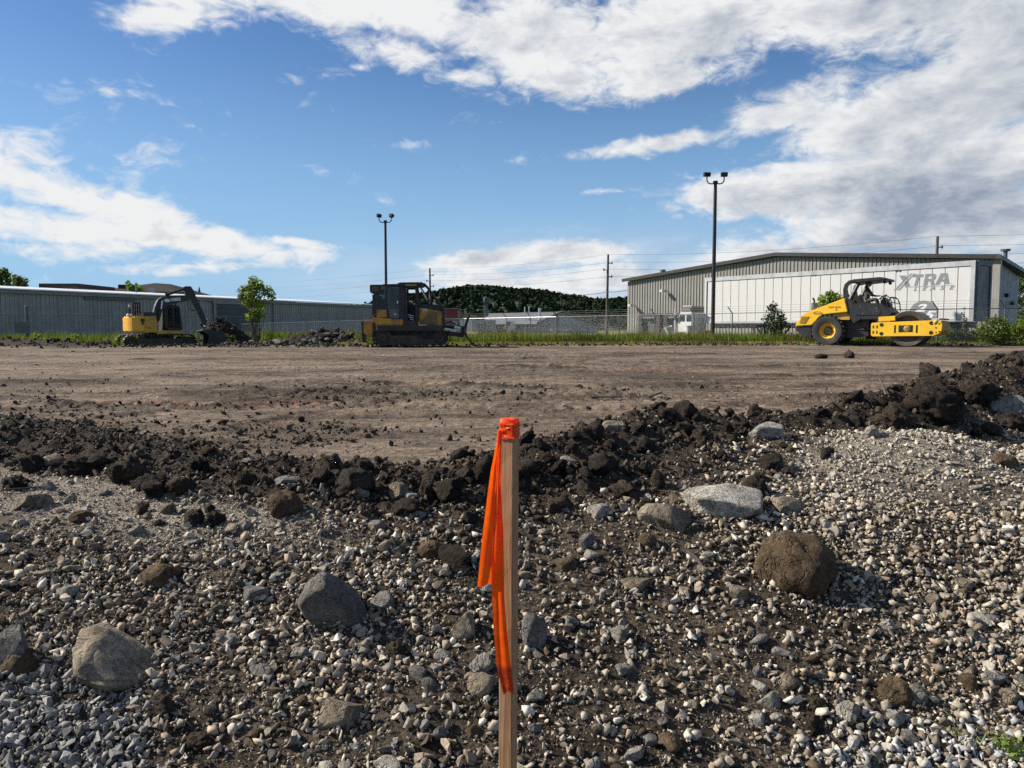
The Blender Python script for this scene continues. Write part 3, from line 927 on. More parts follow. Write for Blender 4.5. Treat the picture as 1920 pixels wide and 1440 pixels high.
def build_trailer():
    d = TR1 - TR0
    L = d.length
    t = thing('semi_trailer', 'long white box semi-trailer with grey lettering parked before the beige hall', 'trailer', (TR0.x, TR0.y, 0), math.atan2(d.y, d.x))
    zb, zt, Wd = 1.16, 4.10, 1.7

    def tp(px, py):
        """photograph pixel -> (s, z) on the trailer's side plane"""
        a = Vector((0, 0, EYE))
        r = (W(px, py, 10) - a)
        nx, ny = d.y, -d.x
        k = ((TR0.x) * nx + (TR0.y) * ny) / (r.x * nx + r.y * ny)
        p = a + r * k
        return (((p.x - TR0.x) * d.x + (p.y - TR0.y) * d.y) / L, p.z)
    zt_p, zb_p = zt - .26, zb + .14
    n = 26
    w = (L - .3) / n
    me = MB().box((w / 2, .02, (zt_p + zb_p) / 2), (w - .035, .05, zt_p - zb_p)).mesh('side_panel', MAT['white'])
    for i in range(n):
        o = link_mesh('side_panel', me, t)
        o.location = (.15 + w * i, 0, 0)
    MB().box((L / 2, Wd / 2 + .03, (zt + zb) / 2), (L - .1, Wd - .08, zt - zb - .06)).build('box_body', MAT['white_rail'], t)
    MB().box((L / 2, -.015, zt - .13), (L, .08, .26)).build('top_rail', MAT['white_rail'], t, bevel=.01)
    MB().box((L / 2, -.015, zb + .07), (L, .08, .14)).build('bottom_rail', MAT['white_rail'], t, bevel=.01)
    MB().box((.06, -.02, (zt + zb) / 2), (.16, .10, zt - zb)).build('front_post', MAT['white'], t, bevel=.01)
    MB().box((L - .06, -.02, (zt + zb) / 2), (.22, .10, zt - zb)).build('rear_post', MAT['white_rail'], t, bevel=.01)
    # rear door frame, seen edge on
    rd = MB()
    rd.box((L + .04, Wd / 2, (zt + zb) / 2), (.06, Wd, zt - zb))
    rd.build('rear_door', MAT['shaded_grey'], t)
    MB().box((L + .10, .10, (zt + zb) / 2), (.08, .16, zt - zb)).box((L + .10, Wd - .10, (zt + zb) / 2), (.08, .16, zt - zb)).box((L + .10, Wd / 2, zt - .12), (.08, Wd - .4, .22)).build('door_frame', MAT['dark_galv'], t)
    # paired round vents under the top rail
    for (px, py) in ((1382.5, 524), (1387.5, 523.7), (1523.5, 516.2), (1529, 515.8), (1681.3, 508), (1687.5, 507.5)):
        s, z = tp(px, py)
        MB().cyl((s, -.03, z), (s, .01, z), .062, 12).build('vent_hole', MAT['black'], t)
    # lettering: X with a double stripe, T R A, a rule, LEASE
    Z = lambda zx, zy: tp(1600 + zx / 6, 440 + zy / 6)
    shapes = [
        ([(645, 436), (668, 436), (484, 628), (450, 628)], ()),
        ([(680, 436), (702, 436), (526, 628), (494, 628)], ()),
        ([(518, 460), (588, 460), (606, 478), (560, 527), (540, 498)], ()),
        ([(594, 526), (612, 508), (643, 582), (580, 585), (580, 543)], ()),
        ([(690, 446), (795, 446), (786, 480), (750, 480), (722, 578), (683, 578), (712, 480), (668, 480)], ()),
        ([(812, 442), (912, 438), (938, 456), (928, 500), (906, 518), (922, 570), (878, 573), (864, 524), (846, 524), (834, 574), (786, 577)], ([(850, 470), (886, 468), (880, 496), (843, 498)],)),
        ([(985, 434), (1062, 432), (1086, 556), (1036, 559), (1030, 528), (988, 530), (968, 565), (918, 568)], ([(1004, 504), (1028, 502), (1024, 466)],)),
        ([(585, 588), (1130, 568), (1130, 574), (585, 595)], ()),
        ([(1098, 548), (1108, 546), (1110, 556), (1100, 557)], ()),
    ]
    mb = MB()
    for poly, holes in shapes:
        poly_mesh(mb, [Z(*p) for p in poly], -.0085, holes=[[Z(*p) for p in h] for h in holes])
    s0, z0 = Z(1010, 432)
    mb.build('lettering', MAT['logo'], t)
    a, b = Z(690, 622), Z(1118, 600)
    for ch, zx, zy in (('L', 695, 615), ('E', 793, 611), ('A', 890, 607), ('S', 992, 603), ('E', 1098, 600)):
        s, z = Z(zx, zy)
        o = link_mesh('lettering', text_mesh(ch, .25, MAT['logo'], .35, .006, sx=1.55), t)
        o.location = (s, -.012, z)
    # toothed disc with 25
    c, r = Z(785, 905), None
    e, f = Z(945, 905), Z(785, 740)
    r = (f[1] - c[1])
    mb = MB()
    N = 64
    pts = [(c[0] + math.cos(k * math.pi / N) * r * (1.0 if k % 2 else .965), c[1] + math.sin(k * math.pi / N) * r * (1.0 if k % 2 else .965)) for k in range(2 * N)]
    pts = [(x, z) for x, z in pts if z > zb + .15]
    mb.add([(c[0], -.0085, c[1])] + [(x, -.0085, z) for x, z in pts], [(0, i, i + 1) for i in range(1, len(pts))])
    disc = mb.build('emblem', MAT['logo'], t)
    for ch, zx, zy in (('2', 750, 828), ('5', 838, 906)):
        s, z = Z(zx, zy)
        o = link_mesh('lettering', text_mesh(ch, .52, MAT['white_print'], .35, .020, sx=1.75), disc)
        o.location = (s, -.013, z)
    s, z = Z(914, 872)
    o = link_mesh('lettering', text_mesh('TM', .12, MAT['white_print'], .2, .003), disc)
    o.location = (s, -.013, z)
    # underframe
    MB().box((L / 2, Wd / 2, zb - .16), (L - .6, 1.0, .3)).build('chassis', MAT['hall_dark'], t)
    for s in (L - 1.5, L - 2.8):
        for y in (.25, Wd - .25):
            MB().lathe([(.22, -.14), (.48, -.14), (.52, -.08), (.52, .08), (.48, .14), (.22, .14)], (s, y, .52), 'y', 20).build('wheel', MAT['rubber'], t, True)
    MB().box((L - .1, Wd / 2, .62), (.12, Wd, .14)).build('rear_bumper', MAT['dark_galv'], t)
    for y in (.45, Wd - .45):
        MB().box((3.4, y, .6), (.14, .14, 1.1)).box((3.4, y, .06), (.3, .3, .06)).build('landing_leg', MAT['hall_dark'], t)


build_trailer()


# ---- white tractor unit in front of the trailer, cab side showing
def build_tractor():
    d = (TR0 - TR1).normalized()
    b = TR0 + d * .35
    t = thing('truck_tractor', 'white truck cab with a dark roof fairing coupled to the front of the trailer', 'truck', (b.x, b.y, 0), math.atan2(d.y, d.x))
    t.scale = (1.0, .7, .70)
    # local +x forward (away), +y is the left side of the truck, facing the camera side here
    y0, y1 = -1.0, 1.15
    cab = MB().prism([(.05, .8), (.05, 2.75), (1.05, 2.75), (1.22, 1.9), (1.25, .8)], y0, y1).build('cab', MAT['white'], t, bevel=.06)
    MB().prism([(.08, 2.78), (.08, 3.25), (.8, 3.2), (1.02, 2.78)], y0 + .1, y1 - .04).build('roof_fairing', MAT['shaded_grey'], t, bevel=.05)
    MB().box((.45, y1 - .04, 3.27), (.75, .10, .08)).build('fairing_edge', MAT['white'], t)
    for (x0, x1) in ((.12, .50), (.62, 1.05)):
        MB().box(((x0 + x1) / 2, y1 + .01, 2.15), (x1 - x0, .04, .62)).build('window', MAT['glass_dark'], cab, bevel=.03)
    MB().cyl((1.42, y1 + .02, .7), (1.42, y1 + .02, 3.1), .085, 10).build('exhaust_stack', MAT['galv'], t)
    MB().box((1.3, y1 + .18, 2.2), (.12, .25, .5)).build('mirror', MAT['black'], t)
    for x in (-.2, .8):
        for y in (y0 + .15, y1 - .15):
            MB().lathe([(.22, -.14), (.48, -.14), (.52, -.08), (.52, .08), (.48, .14), (.22, .14)], (x, y, .52), 'y', 20).build('wheel', MAT['rubber'], t, True)
    MB().box((.5, y1 - .2, .62), (.5, .5, .5)).build('fuel_tank', MAT['galv'], t, bevel=.1)
    MB().box((.4, .1, .72), (1.8, .9, .2)).build('chassis', MAT['hall_dark'], t)


build_tractor()


# ---- floodlight poles
def lamp_pole(label, px, Y, py_top, heads, zbase):
    p = W(px, py_top, Y)
    t = thing('floodlight_pole', label, 'light pole', (p.x, Y, zbase), 0, 'floodlight poles round the pad')
    H = p.z - zbase
    MB().cyl((0, 0, 0), (0, 0, H), .105, 12, .085).build('pole', MAT['pole'], t, True)
    MB().cyl((0, 0, H - .02), (0, 0, H + .12), .125, 12).build('pole_cap', MAT['pole'], t, True)
    MB().box((0, 0, .06), (.45, .45, .12)).build('base_plate', MAT['pole'], t)
    for sx, yaw, tilt in heads:
        r = .62
        pts = [(0, 0, H)] + [(sx * (.22 + .22 * math.sin(k / 6 * math.pi / 2)), 0, H - .02 + .22 * (1 - math.cos(k / 6 * math.pi / 2))) for k in range(7)] + [(sx * .44, 0, H + .36)]
        arm = MB().tube(pts, .032, 8).build('arm', MAT['pole'], t, True)
        hd = MB().box((0, 0, .09), (.33, .24, .22), rotm(tilt, 0, yaw))
        o = hd.build('floodlight', MAT['pole'], t, bevel=.02)
        o.location = (sx * .44, 0, H + .36)
        g = MB().box((0, 0, 0), (.28, .02, .17), rotm(tilt, 0, yaw)).build('lens', MAT['glass_dark'], o)
        g.location = rotm(tilt, 0, yaw) @ Vector((0, -.12, 0)) + Vector((0, 0, .09))
    return t


lamp_pole('tall dark floodlight pole standing before the white trailer', 1341.5, 40.0, 344, ((-1, .1, .15), (1, -.05, .1)), 0.02)
lamp_pole('dark floodlight pole rising behind the bulldozer', 722.5, 55.0, 416.5, ((-1, .5, .55), (1, -.6, -.5)), 0.0)


# ---- wooden utility poles and their wires
def utility_pole(label, px, py, Y, lean):
    p = W(px, py, Y)
    t = thing('utility_pole', label, 'utility pole', (p.x, Y, 0), 0, 'wooden utility poles behind the yards')
    t.rotation_euler = (0, lean, 0)
    MB().cyl((0, 0, 0), (0, 0, p.z), .20, 10, .14).build('pole', MAT['wood_pole'], t, True)
    ins = []
    for k, (dz, s) in enumerate(((1.2, 1), (2.1, -1), (3.0, 1))):
        a = MB().cyl((0, 0, p.z - dz), (s * .55, 0, p.z - dz + .05), .05, 6).cyl((s * .55, 0, p.z - dz - .1), (s * .55, 0, p.z - dz + .22), .08, 8).build('insulator', MAT['wood_pole'], t)
    z = p.z
    return [Vector((p.x, Y, z)), Vector((p.x + .55, Y, z - 1.0)), Vector((p.x - .55, Y, z - 1.95)), Vector((p.x + .55, Y, z - 2.9))]


PA = utility_pole('tall wooden utility pole beside the left corner of the beige hall', 1138.5, 477, 104, .012)
PB = utility_pole('thin utility pole just right of the bulldozer in front of the hill', 807, 503, 128, -.01)
PC = utility_pole('dark utility pole top sticking up behind the hall roof', 1758, 443, 84, 0)


def wire(a, b, sag, label, r=.014):
    pts = [a.lerp(b, k / 14) - Vector((0, 0, sag * 4 * (k / 14) * (1 - k / 14))) for k in range(15)]
    o = MB().tube(pts, r, 5).build('power_line', MAT['wire'], None, True)
    tag(o, label, 'wire', 'overhead power lines')


PD = [Vector((-60, 155, p.z - 1.2)) for p in PB]
PE = [Vector((82, 66, p.z + .3)) for p in PC]
for nm, P, Q, sag, txt in (('a', PB, PA, .5, 'power line between the bulldozer pole and the hall pole'), ('b', PA, PC, .6, 'power line strung over the hall roof'),
                           ('c', PD, PB, .5, 'power line running left from the pole by the bulldozer'), ('d', PC, PE, .5, 'power line running right from the pole behind the hall roof')):
    for k, w_ in enumerate(('topmost ', 'second highest ', 'third highest ', 'lowest ')):
        wire(P[k], Q[k], sag, w_ + txt)
wire(W(1045, 547, 150), PA[0] - Vector((0, 0, 5.0)), .5, 'thick drooping cable reaching the pole at the hall corner from the left', .035)
wire(PA[0] - Vector((0, 0, 5.0)), W(1200, 537, 92), .2, 'thick cable from the pole at the hall corner to the hall', .035)


# ---- chain-link fences
def fence_run(label, pts, height, tall_arms, rail_mat, mesh_mat, rail=True, step=3.05, mid=False):
    """posts, top rail, woven wire and three strands of barbed wire, following pts [(x, y, ground z)]"""
    t = thing('chain_link_fence', label, 'fence', (pts[0][0], pts[0][1], 0), 0, 'chain-link fences round the pad')
    o0 = Vector((pts[0][0], pts[0][1], 0))
    P = [Vector(p) - o0 for p in pts]
    wiremb = MB()
    for a, b in zip(P[:-1], P[1:]):
        L = (b - a).length
        n = max(1, round(L / step))
        u = (b - a) / L
        nrm = Vector((u.y, -u.x, 0)).normalized()
        if nrm.y > 0:
            nrm = -nrm
        for k in range(n + 1):
            if k == n and b is not P[-1]:
                continue
            p = a.lerp(b, k / n)
            mb = MB().cyl(p - Vector((0, 0, .3)), p + Vector((0, 0, height + .03)), .034, 8)
            if tall_arms:
                mb.cyl(p + Vector((0, 0, height)), p + Vector((-.28, 0, height + .38)), .028, 6)
            mb.build('post', MAT['dark_galv'], t)
        if rail:
            MB().cyl(a + Vector((0, 0, height)), b + Vector((0, 0, height)), .024, 8).build('top_rail', rail_mat, t)
        if mid:
            MB().cyl(a + Vector((0, 0, height * .38)), b + Vector((0, 0, height * .38)), .028, 8).build('mid_rail', rail_mat, t)
        if tall_arms:
            for j in (1, 2, 3):
                off = Vector((-.28 * j / 3, 0, height + .38 * j / 3))
                MB().cyl(a + off, b + off, .007, 4).build('barbed_wire', MAT['dark_galv'], t)
        # woven wire
        pitch = .11
        m = int(L / pitch)
        hh = height - .04
        for k in range(-int(hh / pitch), m):
            for sgn in (1, -1):
                s0, s1 = k * pitch, k * pitch + hh
                z0, z1 = (0.0, hh) if sgn > 0 else (hh, 0.0)
                c0, c1 = max(s0, 0), min(s1, L)
                if c1 - c0 < .05:
                    continue
                za = z0 + (z1 - z0) * (c0 - s0) / hh
                zb = z0 + (z1 - z0) * (c1 - s0) / hh
                pa, pb = a + u * c0 + Vector((0, 0, za)), a + u * c1 + Vector((0, 0, zb))
                q = nrm * .0022
                w2 = Vector((0, 0, .0028))
                bse = len(wiremb.v)
                wiremb.v += [tuple(pa + w2), tuple(pb + w2), tuple(pa - w2), tuple(pb - w2)]
                wiremb.f += [(bse, bse + 1, bse + 3, bse + 2)]
    o = np_mesh('wire_mesh', wiremb.v, wiremb.f, mesh_mat)
    tag(link_mesh('wire_mesh', o, t), kind='stuff')
    return t


fence_run('chain-link fence with barbed wire running past the white trailer and hall', [(25.6, 35.0, -.05), (17.9, 38.2, -.10), (11.08, 47, -.12), (3.4, 57.0, -.12)], 1.83, True, MAT['dark_galv'], MAT['galv'])
fence_run('chain-link fence with a bright top rail in the middle, before the grey shop building', [(3.3, 57.1, -.12), (-4.2, 67, -.12), (-11.9, 66, -.25), (-24.5, 70, -.55)], 1.83, True, MAT['galv'], MAT['galv'])
fence_run('dark chain-link fence in front of the long grey shed', [(-40, 55.5, -.1), (-27.5, 59.5, -.1), (-14.5, 76, -.1)], 1.95, False, MAT['dark_galv'], MAT['dark_galv'], mid=False)
# a gate-like corner post with a dark sign at the far left
gp = W(52, 640, 50)
gt = thing('corner_post', 'thick fence corner post with a dark box on it at the far left', 'post', (gp.x, 50, -.2))
MB().cyl((0, 0, 0), (0, 0, 2.45), .10, 10).build('post', MAT['dark_galv'], gt)
MB().cyl((-.12, 0, 2.5), (0, 0, 2.42), .07, 8).build('post_cap', MAT['galv'], gt)
MB().box((-.25, -.1, 1.1), (.85, .25, .75)).build('box', MAT['dark_galv'], gt)


# ---- far yards
def far_box(name, label, cat, px0, px1, py0, py1, Y, depth, mat, parts=()):
    a, b = W(px0, py1, Y), W(px1, py0, Y)
    t = thing(name, label, cat, ((a.x + b.x) / 2, Y, 0))
    z0 = max(a.z, 0)
    MB().box((0, depth / 2, (z0 + b.z) / 2), (b.x - a.x, depth, b.z - z0)).build('body', mat, t, bevel=.04)
    return t, a, b


def build_shop():
    Y = 160
    a, b = W(905, 622, Y), W(1122, 622, Y)
    t = thing('grey_shop_building', 'low grey gabled shop building in the middle distance below the hill', 'building', (0, Y, 0))
    x0, x1 = a.x, W(1000, 0, Y).x
    xr0, xr1 = W(905, 0, Y).x, W(1056, 0, Y).x
    ze, zr = W(0, 607, Y).z, W(0, 587, Y + 8).z
    MB().box(((x0 + W(1012, 0, Y).x) / 2, 4, ze / 2), (W(1012, 0, Y).x - x0, 8, ze)).build('wall', MAT['far_wall'], t)
    g0, g1, gm = W(1010, 0, Y).x, W(1125, 0, Y).x, W(1056, 0, Y).x
    MB().prism([(g0, 0), (g1, 0), (g1, W(0, 613, Y).z), (gm, zr - .1), (g0, ze)], -1.0, 8).build('gable_wall', MAT['far_wall'], t)
    rf = MB()
    rf.add([(xr0 - .5, -1.2, ze - .1), (g0, -1.2, ze - .1), (gm, 8, zr + .25), (W(915, 0, Y).x, 8, zr - .1)], [(0, 1, 2, 3)])
    rf.add([(xr0 - .5, -1.2, ze - .25), (g0, -1.2, ze - .25), (gm, 8, zr + .05), (W(915, 0, Y).x, 8, zr - .3)], [(3, 2, 1, 0)])
    rf.build('roof', MAT['far_roof'], t)
    r2 = MB()
    for (xa, za, xb, zb2) in ((gm, zr + .05, g1 + .8, W(0, 614, Y).z), (g0 - .3, ze, gm, zr + .05)):
        A = [(xa, -1.3, za), (xb, -1.3, zb2), (xb, -1.3, zb2 + .28), (xa, -1.3, za + .28)]
        B = [(p[0], 10, p[2]) for p in A]
        r2.add(A + B, [(0, 1, 2, 3), (7, 6, 5, 4), (0, 4, 5, 1), (1, 5, 6, 2), (2, 6, 7, 3), (3, 7, 4, 0)])
    r2.build('gable_roof', MAT['far_roof'], t)
    for px in (985, 993):
        x = W(px, 0, Y).x
        MB().cyl((x, 2, ze), (x, 2, zr + 1.2), .12, 8).build('flue', MAT['galv'], t)
    x = W(1014, 0, Y).x
    MB().cyl((x, 2, ze), (x, 2, W(0, 577, Y).z), .28, 8).build('flue', MAT['white_rail'], t)
    for px in (912, 945, 970):
        x = W(px, 0, Y).x
        MB().box((x, -.08, 1.3), (1.4, .1, 1.1)).build('window', MAT['glass_dark'], t)


build_shop()
t, a, b = far_box('cargo_trailer', 'small white enclosed cargo trailer with a dark logo, right of the bulldozer blade', 'trailer', 886, 929, 600, 622, 112, 2.2, MAT['far_wall'])
MB().box((-(b.x - a.x) / 2 - .9, 1.1, (b.z + .3) / 2 + .1), (1.75, 2.1, b.z - .4)).build('front_wall', MAT['white'], t)
lg = MB()
s = (b.x - a.x)
zc = b.z - .95
lg.prism([(-.9, zc + .35), (-.2, zc + .35), (-.3, zc + .18), (-.6, zc + .18), (-.75, zc - .45), (-1.05, zc + .1)], -.015, -.005)
for k in range(3):
    lg.box((.35, -.01, zc + .1 - k * .22), (1.3, .012, .06))
lg.build('logo', MAT['hall_dark'], t)
for x in (-.5, .6):
    MB().lathe([(.1, -.1), (.36, -.1), (.36, .1), (.1, .1)], (x, -.02, .36), 'y', 14).build('wheel', MAT['rubber'], t)
t, a, b = far_box('office_trailer', 'pale low shed with a gabled roof just behind the bulldozer blade', 'shed', 862, 890, 598, 618, 125, 4, MAT['white_rail'])
MB().prism([(-2.2, b.z), (2.2, b.z), (.6, b.z + .75)], -.15, 4.1).build('roof', MAT['far_roof'], t)
# a van and a pick-up in the far yard
def far_car(name, label, px0, px1, py0, py1, Y, mat, van=True):
    a, b = W(px0, py1, Y), W(px1, py0, Y)
    t = thing(name, label, 'vehicle', ((a.x + b.x) / 2, Y, 0))
    L, H = b.x - a.x, b.z
    prof = [(-L / 2, .35), (-L / 2, H * .55), (-L * .30, H * .62), (-L * .16, H), (L * .46, H), (L / 2, H * .6), (L / 2, .35)] if van else [(-L / 2, .4), (-L / 2, H * .6), (-L * .25, H * .65), (-L * .1, H), (L * .15, H), (L * .22, H * .62), (L / 2, H * .6), (L / 2, .4)]
    body = MB().prism(prof, -.9, .9).build('body', mat, t, bevel=.08)
    MB().prism([(-L * .24, H * .64), (-L * .14, H * .93), (L * .10, H * .93), (L * .10, H * .64)], -.92, -.905).build('window', MAT['glass_dark'], body)
    for x in (-L * .3, L * .3):
        for y in (-.8, .8):
            MB().lathe([(.14, -.1), (.34, -.1), (.34, .1), (.14, .1)], (x, y, .34), 'y', 14).build('wheel', MAT['rubber'], t)


far_car('parked_van', 'white van parked in the far yard between cargo trailer and shop', 943, 966, 602, 623, 128, MAT['white'])
far_car('parked_pickup', 'dark red pick-up parked beside the white van in the far yard', 932, 948, 612, 624, 126, MAT['red'], False)
far_car('white_pickup', 'white car right behind the bulldozer blade', 836, 866, 602, 624, 118, MAT['white_rail'], False)
t, a, b = far_box('red_barn', 'dark red steel building partly hidden behind the bulldozer hood', 'building', 796, 858, 580, 606, 150, 9, MAT['red'])
MB().box((0, 4.5, b.z + .12), (b.x - a.x + .6, 9.6, .2)).build('roof', MAT['far_roof'], t)
t, a, b = far_box('yard_container', 'grey steel container before the shop building', 'container', 985, 1020, 611, 624, 140, 2.4, MAT['far_wall'])
MB().box((0, -.04, b.z - .08), (b.x - a.x, .08, .16)).box((-(b.x - a.x) / 2 + .1, -.04, b.z / 2), (.2, .08, b.z - .3)).build('frame', MAT['hall_dark'], t)
t, a, b = far_box('pallet_stack', 'pale stacked boards lying before the gable of the shop building', 'stack', 1033, 1075, 616, 620, 110, 1.2, MAT['white_rail'])

# water tower on the slope
Yw = 380
a, b = W(911, 592, Yw), W(911, 556, Yw)
t = thing('water_tower', 'slim blue-grey water tower before the wooded hill', 'water tower', (a.x, Yw, 0))
MB().lathe([(.05, b.z + .2), (1.1, b.z - .6), (1.25, b.z - 2.6), (.5, b.z - 3.8), (.05, b.z - 3.9)], (0, 0, 0), 'z', 18, False).build('tank', MAT['tank'], t, True)
MB().cyl((0, 0, 0), (0, 0, b.z - 4.5), .5, 12).build('stem', MAT['tank'], t, True)
for k in range(4):
    q = k * math.pi / 2 + .5
    MB().cyl((1.25 * math.cos(q), 1.25 * math.sin(q), 0), (1.1 * math.cos(q), 1.1 * math.sin(q), b.z - 2.6), .14, 6).build('leg', MAT['tank'], t)


# ---- small things by the fence
def bucket(label, px, py, Y, rx=0.0, ry=0.0):
    p = W(px, py, Y)
    t = thing('plastic_bucket', label, 'bucket', (p.x, Y, .02), 0, 'white plastic buckets by the fence')
    t.rotation_euler = (rx, ry, 0)
    MB().lathe([(.0, 0), (.20, 0), (.24, .52), (.22, .52), (.18, .03), (.0, .03)], (0, 0, .45), 'z', 18, False).build('shell', MAT['white'], t, True)
    MB().lathe([(.235, 0), (.255, 0), (.255, .05), (.235, .05)], (0, 0, .93), 'z', 18).build('rim', MAT['white'], t, True)


bucket('white plastic bucket standing in the grass left of the floodlight pole', 1291, 640, 45.3)
bucket('white plastic bucket leaning over in the grass below the dock doors', 1262, 640, 47.0, .1, -.35)

p = W(1449, 640, 40.6)
t = thing('steel_rack', 'black steel rack with braced ends standing in the grass by the dark bush', 'rack', (p.x, 40.6, 0), -.25)
MB().box((0, 0, .95), (1.75, .5, .10)).build('beam', MAT['black'], t)
for s in (-1, 1):
    MB().cyl((s * .85, 0, .92), (s * .42, 0, .30), .05, 6).build('brace', MAT['black'], t)
    MB().cyl((s * .42, 0, 0), (s * .42, 0, .92), .06, 6).build('leg', MAT['black'], t)

# ---- wooded hill
HILL = [(560, 600), (640, 588), (690, 572), (740, 557), (780, 549), (812, 545), (850, 538), (880, 533), (905, 532.5), (930, 535), (950, 538), (980, 539.5), (1000, 540), (1025, 543), (1050, 548), (1085, 554), (1110, 557), (1140, 558), (1175, 554), (1240, 552), (1400, 556), (1600, 566), (1900, 580), (2300, 600)]


def build_hill():
    Yh = 640.0
    xs = np.array([W(px, 0, Yh).x for px, _ in HILL])
    zs = np.array([W(0, py, Yh).z for _, py in HILL]) - 6.5
    X, V = np.meshgrid(np.linspace(xs[0] - 40, xs[-1] + 40, 150), np.linspace(-1, 1, 40))
    h = np.interp(X, xs, zs) * np.cos(V * math.pi / 2) ** 1.2
    h = np.maximum(h, -1) + 3 * (fbm(X * .02, V * 3, 5, 3) - .5)
    Y = Yh + V * 260
    nx, ny = 150, 40
    idx = np.arange(nx * ny).reshape(ny, nx)
    Fq = np.stack([idx[:-1, :-1], idx[:-1, 1:], idx[1:, 1:], idx[1:, :-1]], -1).reshape(-1, 4)
    m = M("wooded_slope", (.022, .034, .016), .9, 0, .3, .05)
    tag(link_mesh('hill', np_mesh('hill', np.stack([X, Y, h], -1).reshape(-1, 3), Fq, m, True)), kind='structure', label='dark wooded hill behind the yards')
    # tree crowns: many leafy facets set round each crown
    rng = np.random.default_rng(8)
    n = 3600
    cx = rng.uniform(xs[0] - 30, xs[-1] * .62, n)
    cv = np.where(rng.random(n) < .35, rng.uniform(-.12, .05, n), -rng.random(n) ** .8 * .95)
    cz = np.interp(cx, xs, zs) * np.cos(cv * math.pi / 2) ** 1.2
    R = rng.uniform(1.7, 3.2, n)
    k = 28
    d = rng.normal(size=(n, k, 3))
    d /= np.linalg.norm(d, axis=2)[..., None]
    d[..., 2] = np.abs(d[..., 2]) * 1.1 - .25
    r = R[:, None] * rng.uniform(.6, 1.05, (n, k))
    p = np.stack([cx, Yh + cv * 260, cz + R * .7], 1)[:, None, :] + d * r[..., None] * np.array([1, 1, 1.25])
    nr = d + rng.normal(size=d.shape) * .45
    nr /= np.linalg.norm(nr, axis=2)[..., None]
    u = np.cross(nr, rng.normal(size=d.shape))
    u /= np.linalg.norm(u, axis=2)[..., None]
    w = np.cross(nr, u)
    s = (R[:, None] * rng.uniform(.28, .62, (n, k)))[..., None]
    V = np.stack([p - u * s, p + w * s * .8, p + u * s, p - w * s * .8], 2).reshape(-1, 3)
    F = np.arange(n * k * 4).reshape(-1, 4)
    tint = (rng.uniform(.75, 1.25, (n, 1, 1)) * rng.uniform(.85, 1.15, (n, k, 1))) * np.array([1, 1, .95])
    tint = tint * np.stack([rng.uniform(.8, 1.2, n), np.ones(n), rng.uniform(.8, 1.1, n)], 1)[:, None, :]
    me = np_mesh('forest', V, F, M_leaf("forest_leaf", (.013, .024, .0125), .10, .04), False, np.repeat(tint.reshape(-1, 3), 4, 0))
    tag(link_mesh('forest', me), kind='stuff', label='dense dark green trees covering the far hill')


build_hill()
# ------------------------------------------------------------------ trees, shrubs, grass
LEAF = dict(
    light=M_leaf("young_leaf", (.165, .235, .045), .5),
    mid=M_leaf("bush_leaf", (.095, .145, .036), .42),
    dark=M_leaf("dark_leaf", (.030, .052, .020), .25),
    grass=M_leaf("grass_blade", (.085, .128, .028), .40, .1),
    straw=M_leaf("dry_grass_blade", (.25, .215, .11), .35, .1),
)
MAT['bark'] = M("grey_bark", (.085, .070, .055), .9, 0, .3, 8.0, bump=.01)


def leaves(name, clumps, count, size, mat, parent, seed, flat=.35):
    """clumps: (x, y, z, radius); leaves are small folded quads set through each clump's volume"""
    rng = np.random.default_rng(seed)
    C = np.array(clumps, float)
    wt = C[:, 3] ** 2
    ci = rng.choice(len(C), count, p=wt / wt.sum())
    d = rng.normal(size=(count, 3))
    d /= np.linalg.norm(d, axis=1)[:, None]
    r = C[ci, 3] * rng.random(count) ** .45
    p = C[ci, :3] + d * r[:, None] * np.array([1.12, 1.12, .95]) * rng.choice([1.0, 1.25], count, p=[.8, .2])[:, None]
    nrm = d * .6 + rng.normal(size=(count, 3)) * .6 + np.array([0, 0, flat])
    nrm /= np.linalg.norm(nrm, axis=1)[:, None]
    a = np.cross(nrm, rng.normal(size=(count, 3)))
    a /= np.linalg.norm(a, axis=1)[:, None]
    b = np.cross(nrm, a)
    s = size * rng.uniform(.55, 1.3, count)[:, None]
    q = np.stack([p - a * s * .5, p + b * s * .28, p + a * s * .55, p - b * s * .28], 1)
    V = q.reshape(-1, 3)
    F = np.arange(count * 4).reshape(-1, 4)
    cl = rng.uniform(.65, 1.25, len(C))
    k = (cl[ci] * rng.uniform(.7, 1.3, count))[:, None]
    T = k * np.stack([rng.uniform(.85, 1.2, count), np.ones(count), rng.uniform(.7, 1.1, count)], 1)
    me = np_mesh(name, V, F, mat, False, np.repeat(T, 4, 0))
    return link_mesh(name, me, parent)


def limb(mb, p, q, r0, r1, rnd, k=4):
    pts = []
    for i in range(k + 1):
        t = i / k
        w = .06 * (q - p).length * math.sin(t * math.pi)
        pts.append(p.lerp(q, t) + Vector((rnd.uniform(-w, w), rnd.uniform(-w, w), 0)))
    mb.tube(pts, [r0 + (r1 - r0) * i / k for i in range(k + 1)], 6)


def plant(name, label, cat, loc, trunks, clumps, count, size, mat, seed, r0=.05, group=None, part='crown'):
    """trunks: list of base (x, y) ; clumps as above, every clump gets a limb"""
    rnd = random.Random(seed)
    t = thing(name, label, cat, loc, 0, group)
    mb = MB()
    for (x, y, z, r) in clumps:
        b = Vector((*rnd.choice(trunks), -.1))
        m = b.lerp(Vector((x, y, z)), .5) + Vector((0, 0, .1 * z))
        limb(mb, b, m, r0, r0 * .6, rnd)
        limb(mb, m, Vector((x, y, z)), r0 * .6, r0 * .25, rnd)
    mb.build('trunk' if cat == 'tree' else 'stem', MAT['bark'], t, True)
    leaves(part, clumps, count, size, mat, t, seed)
    return t


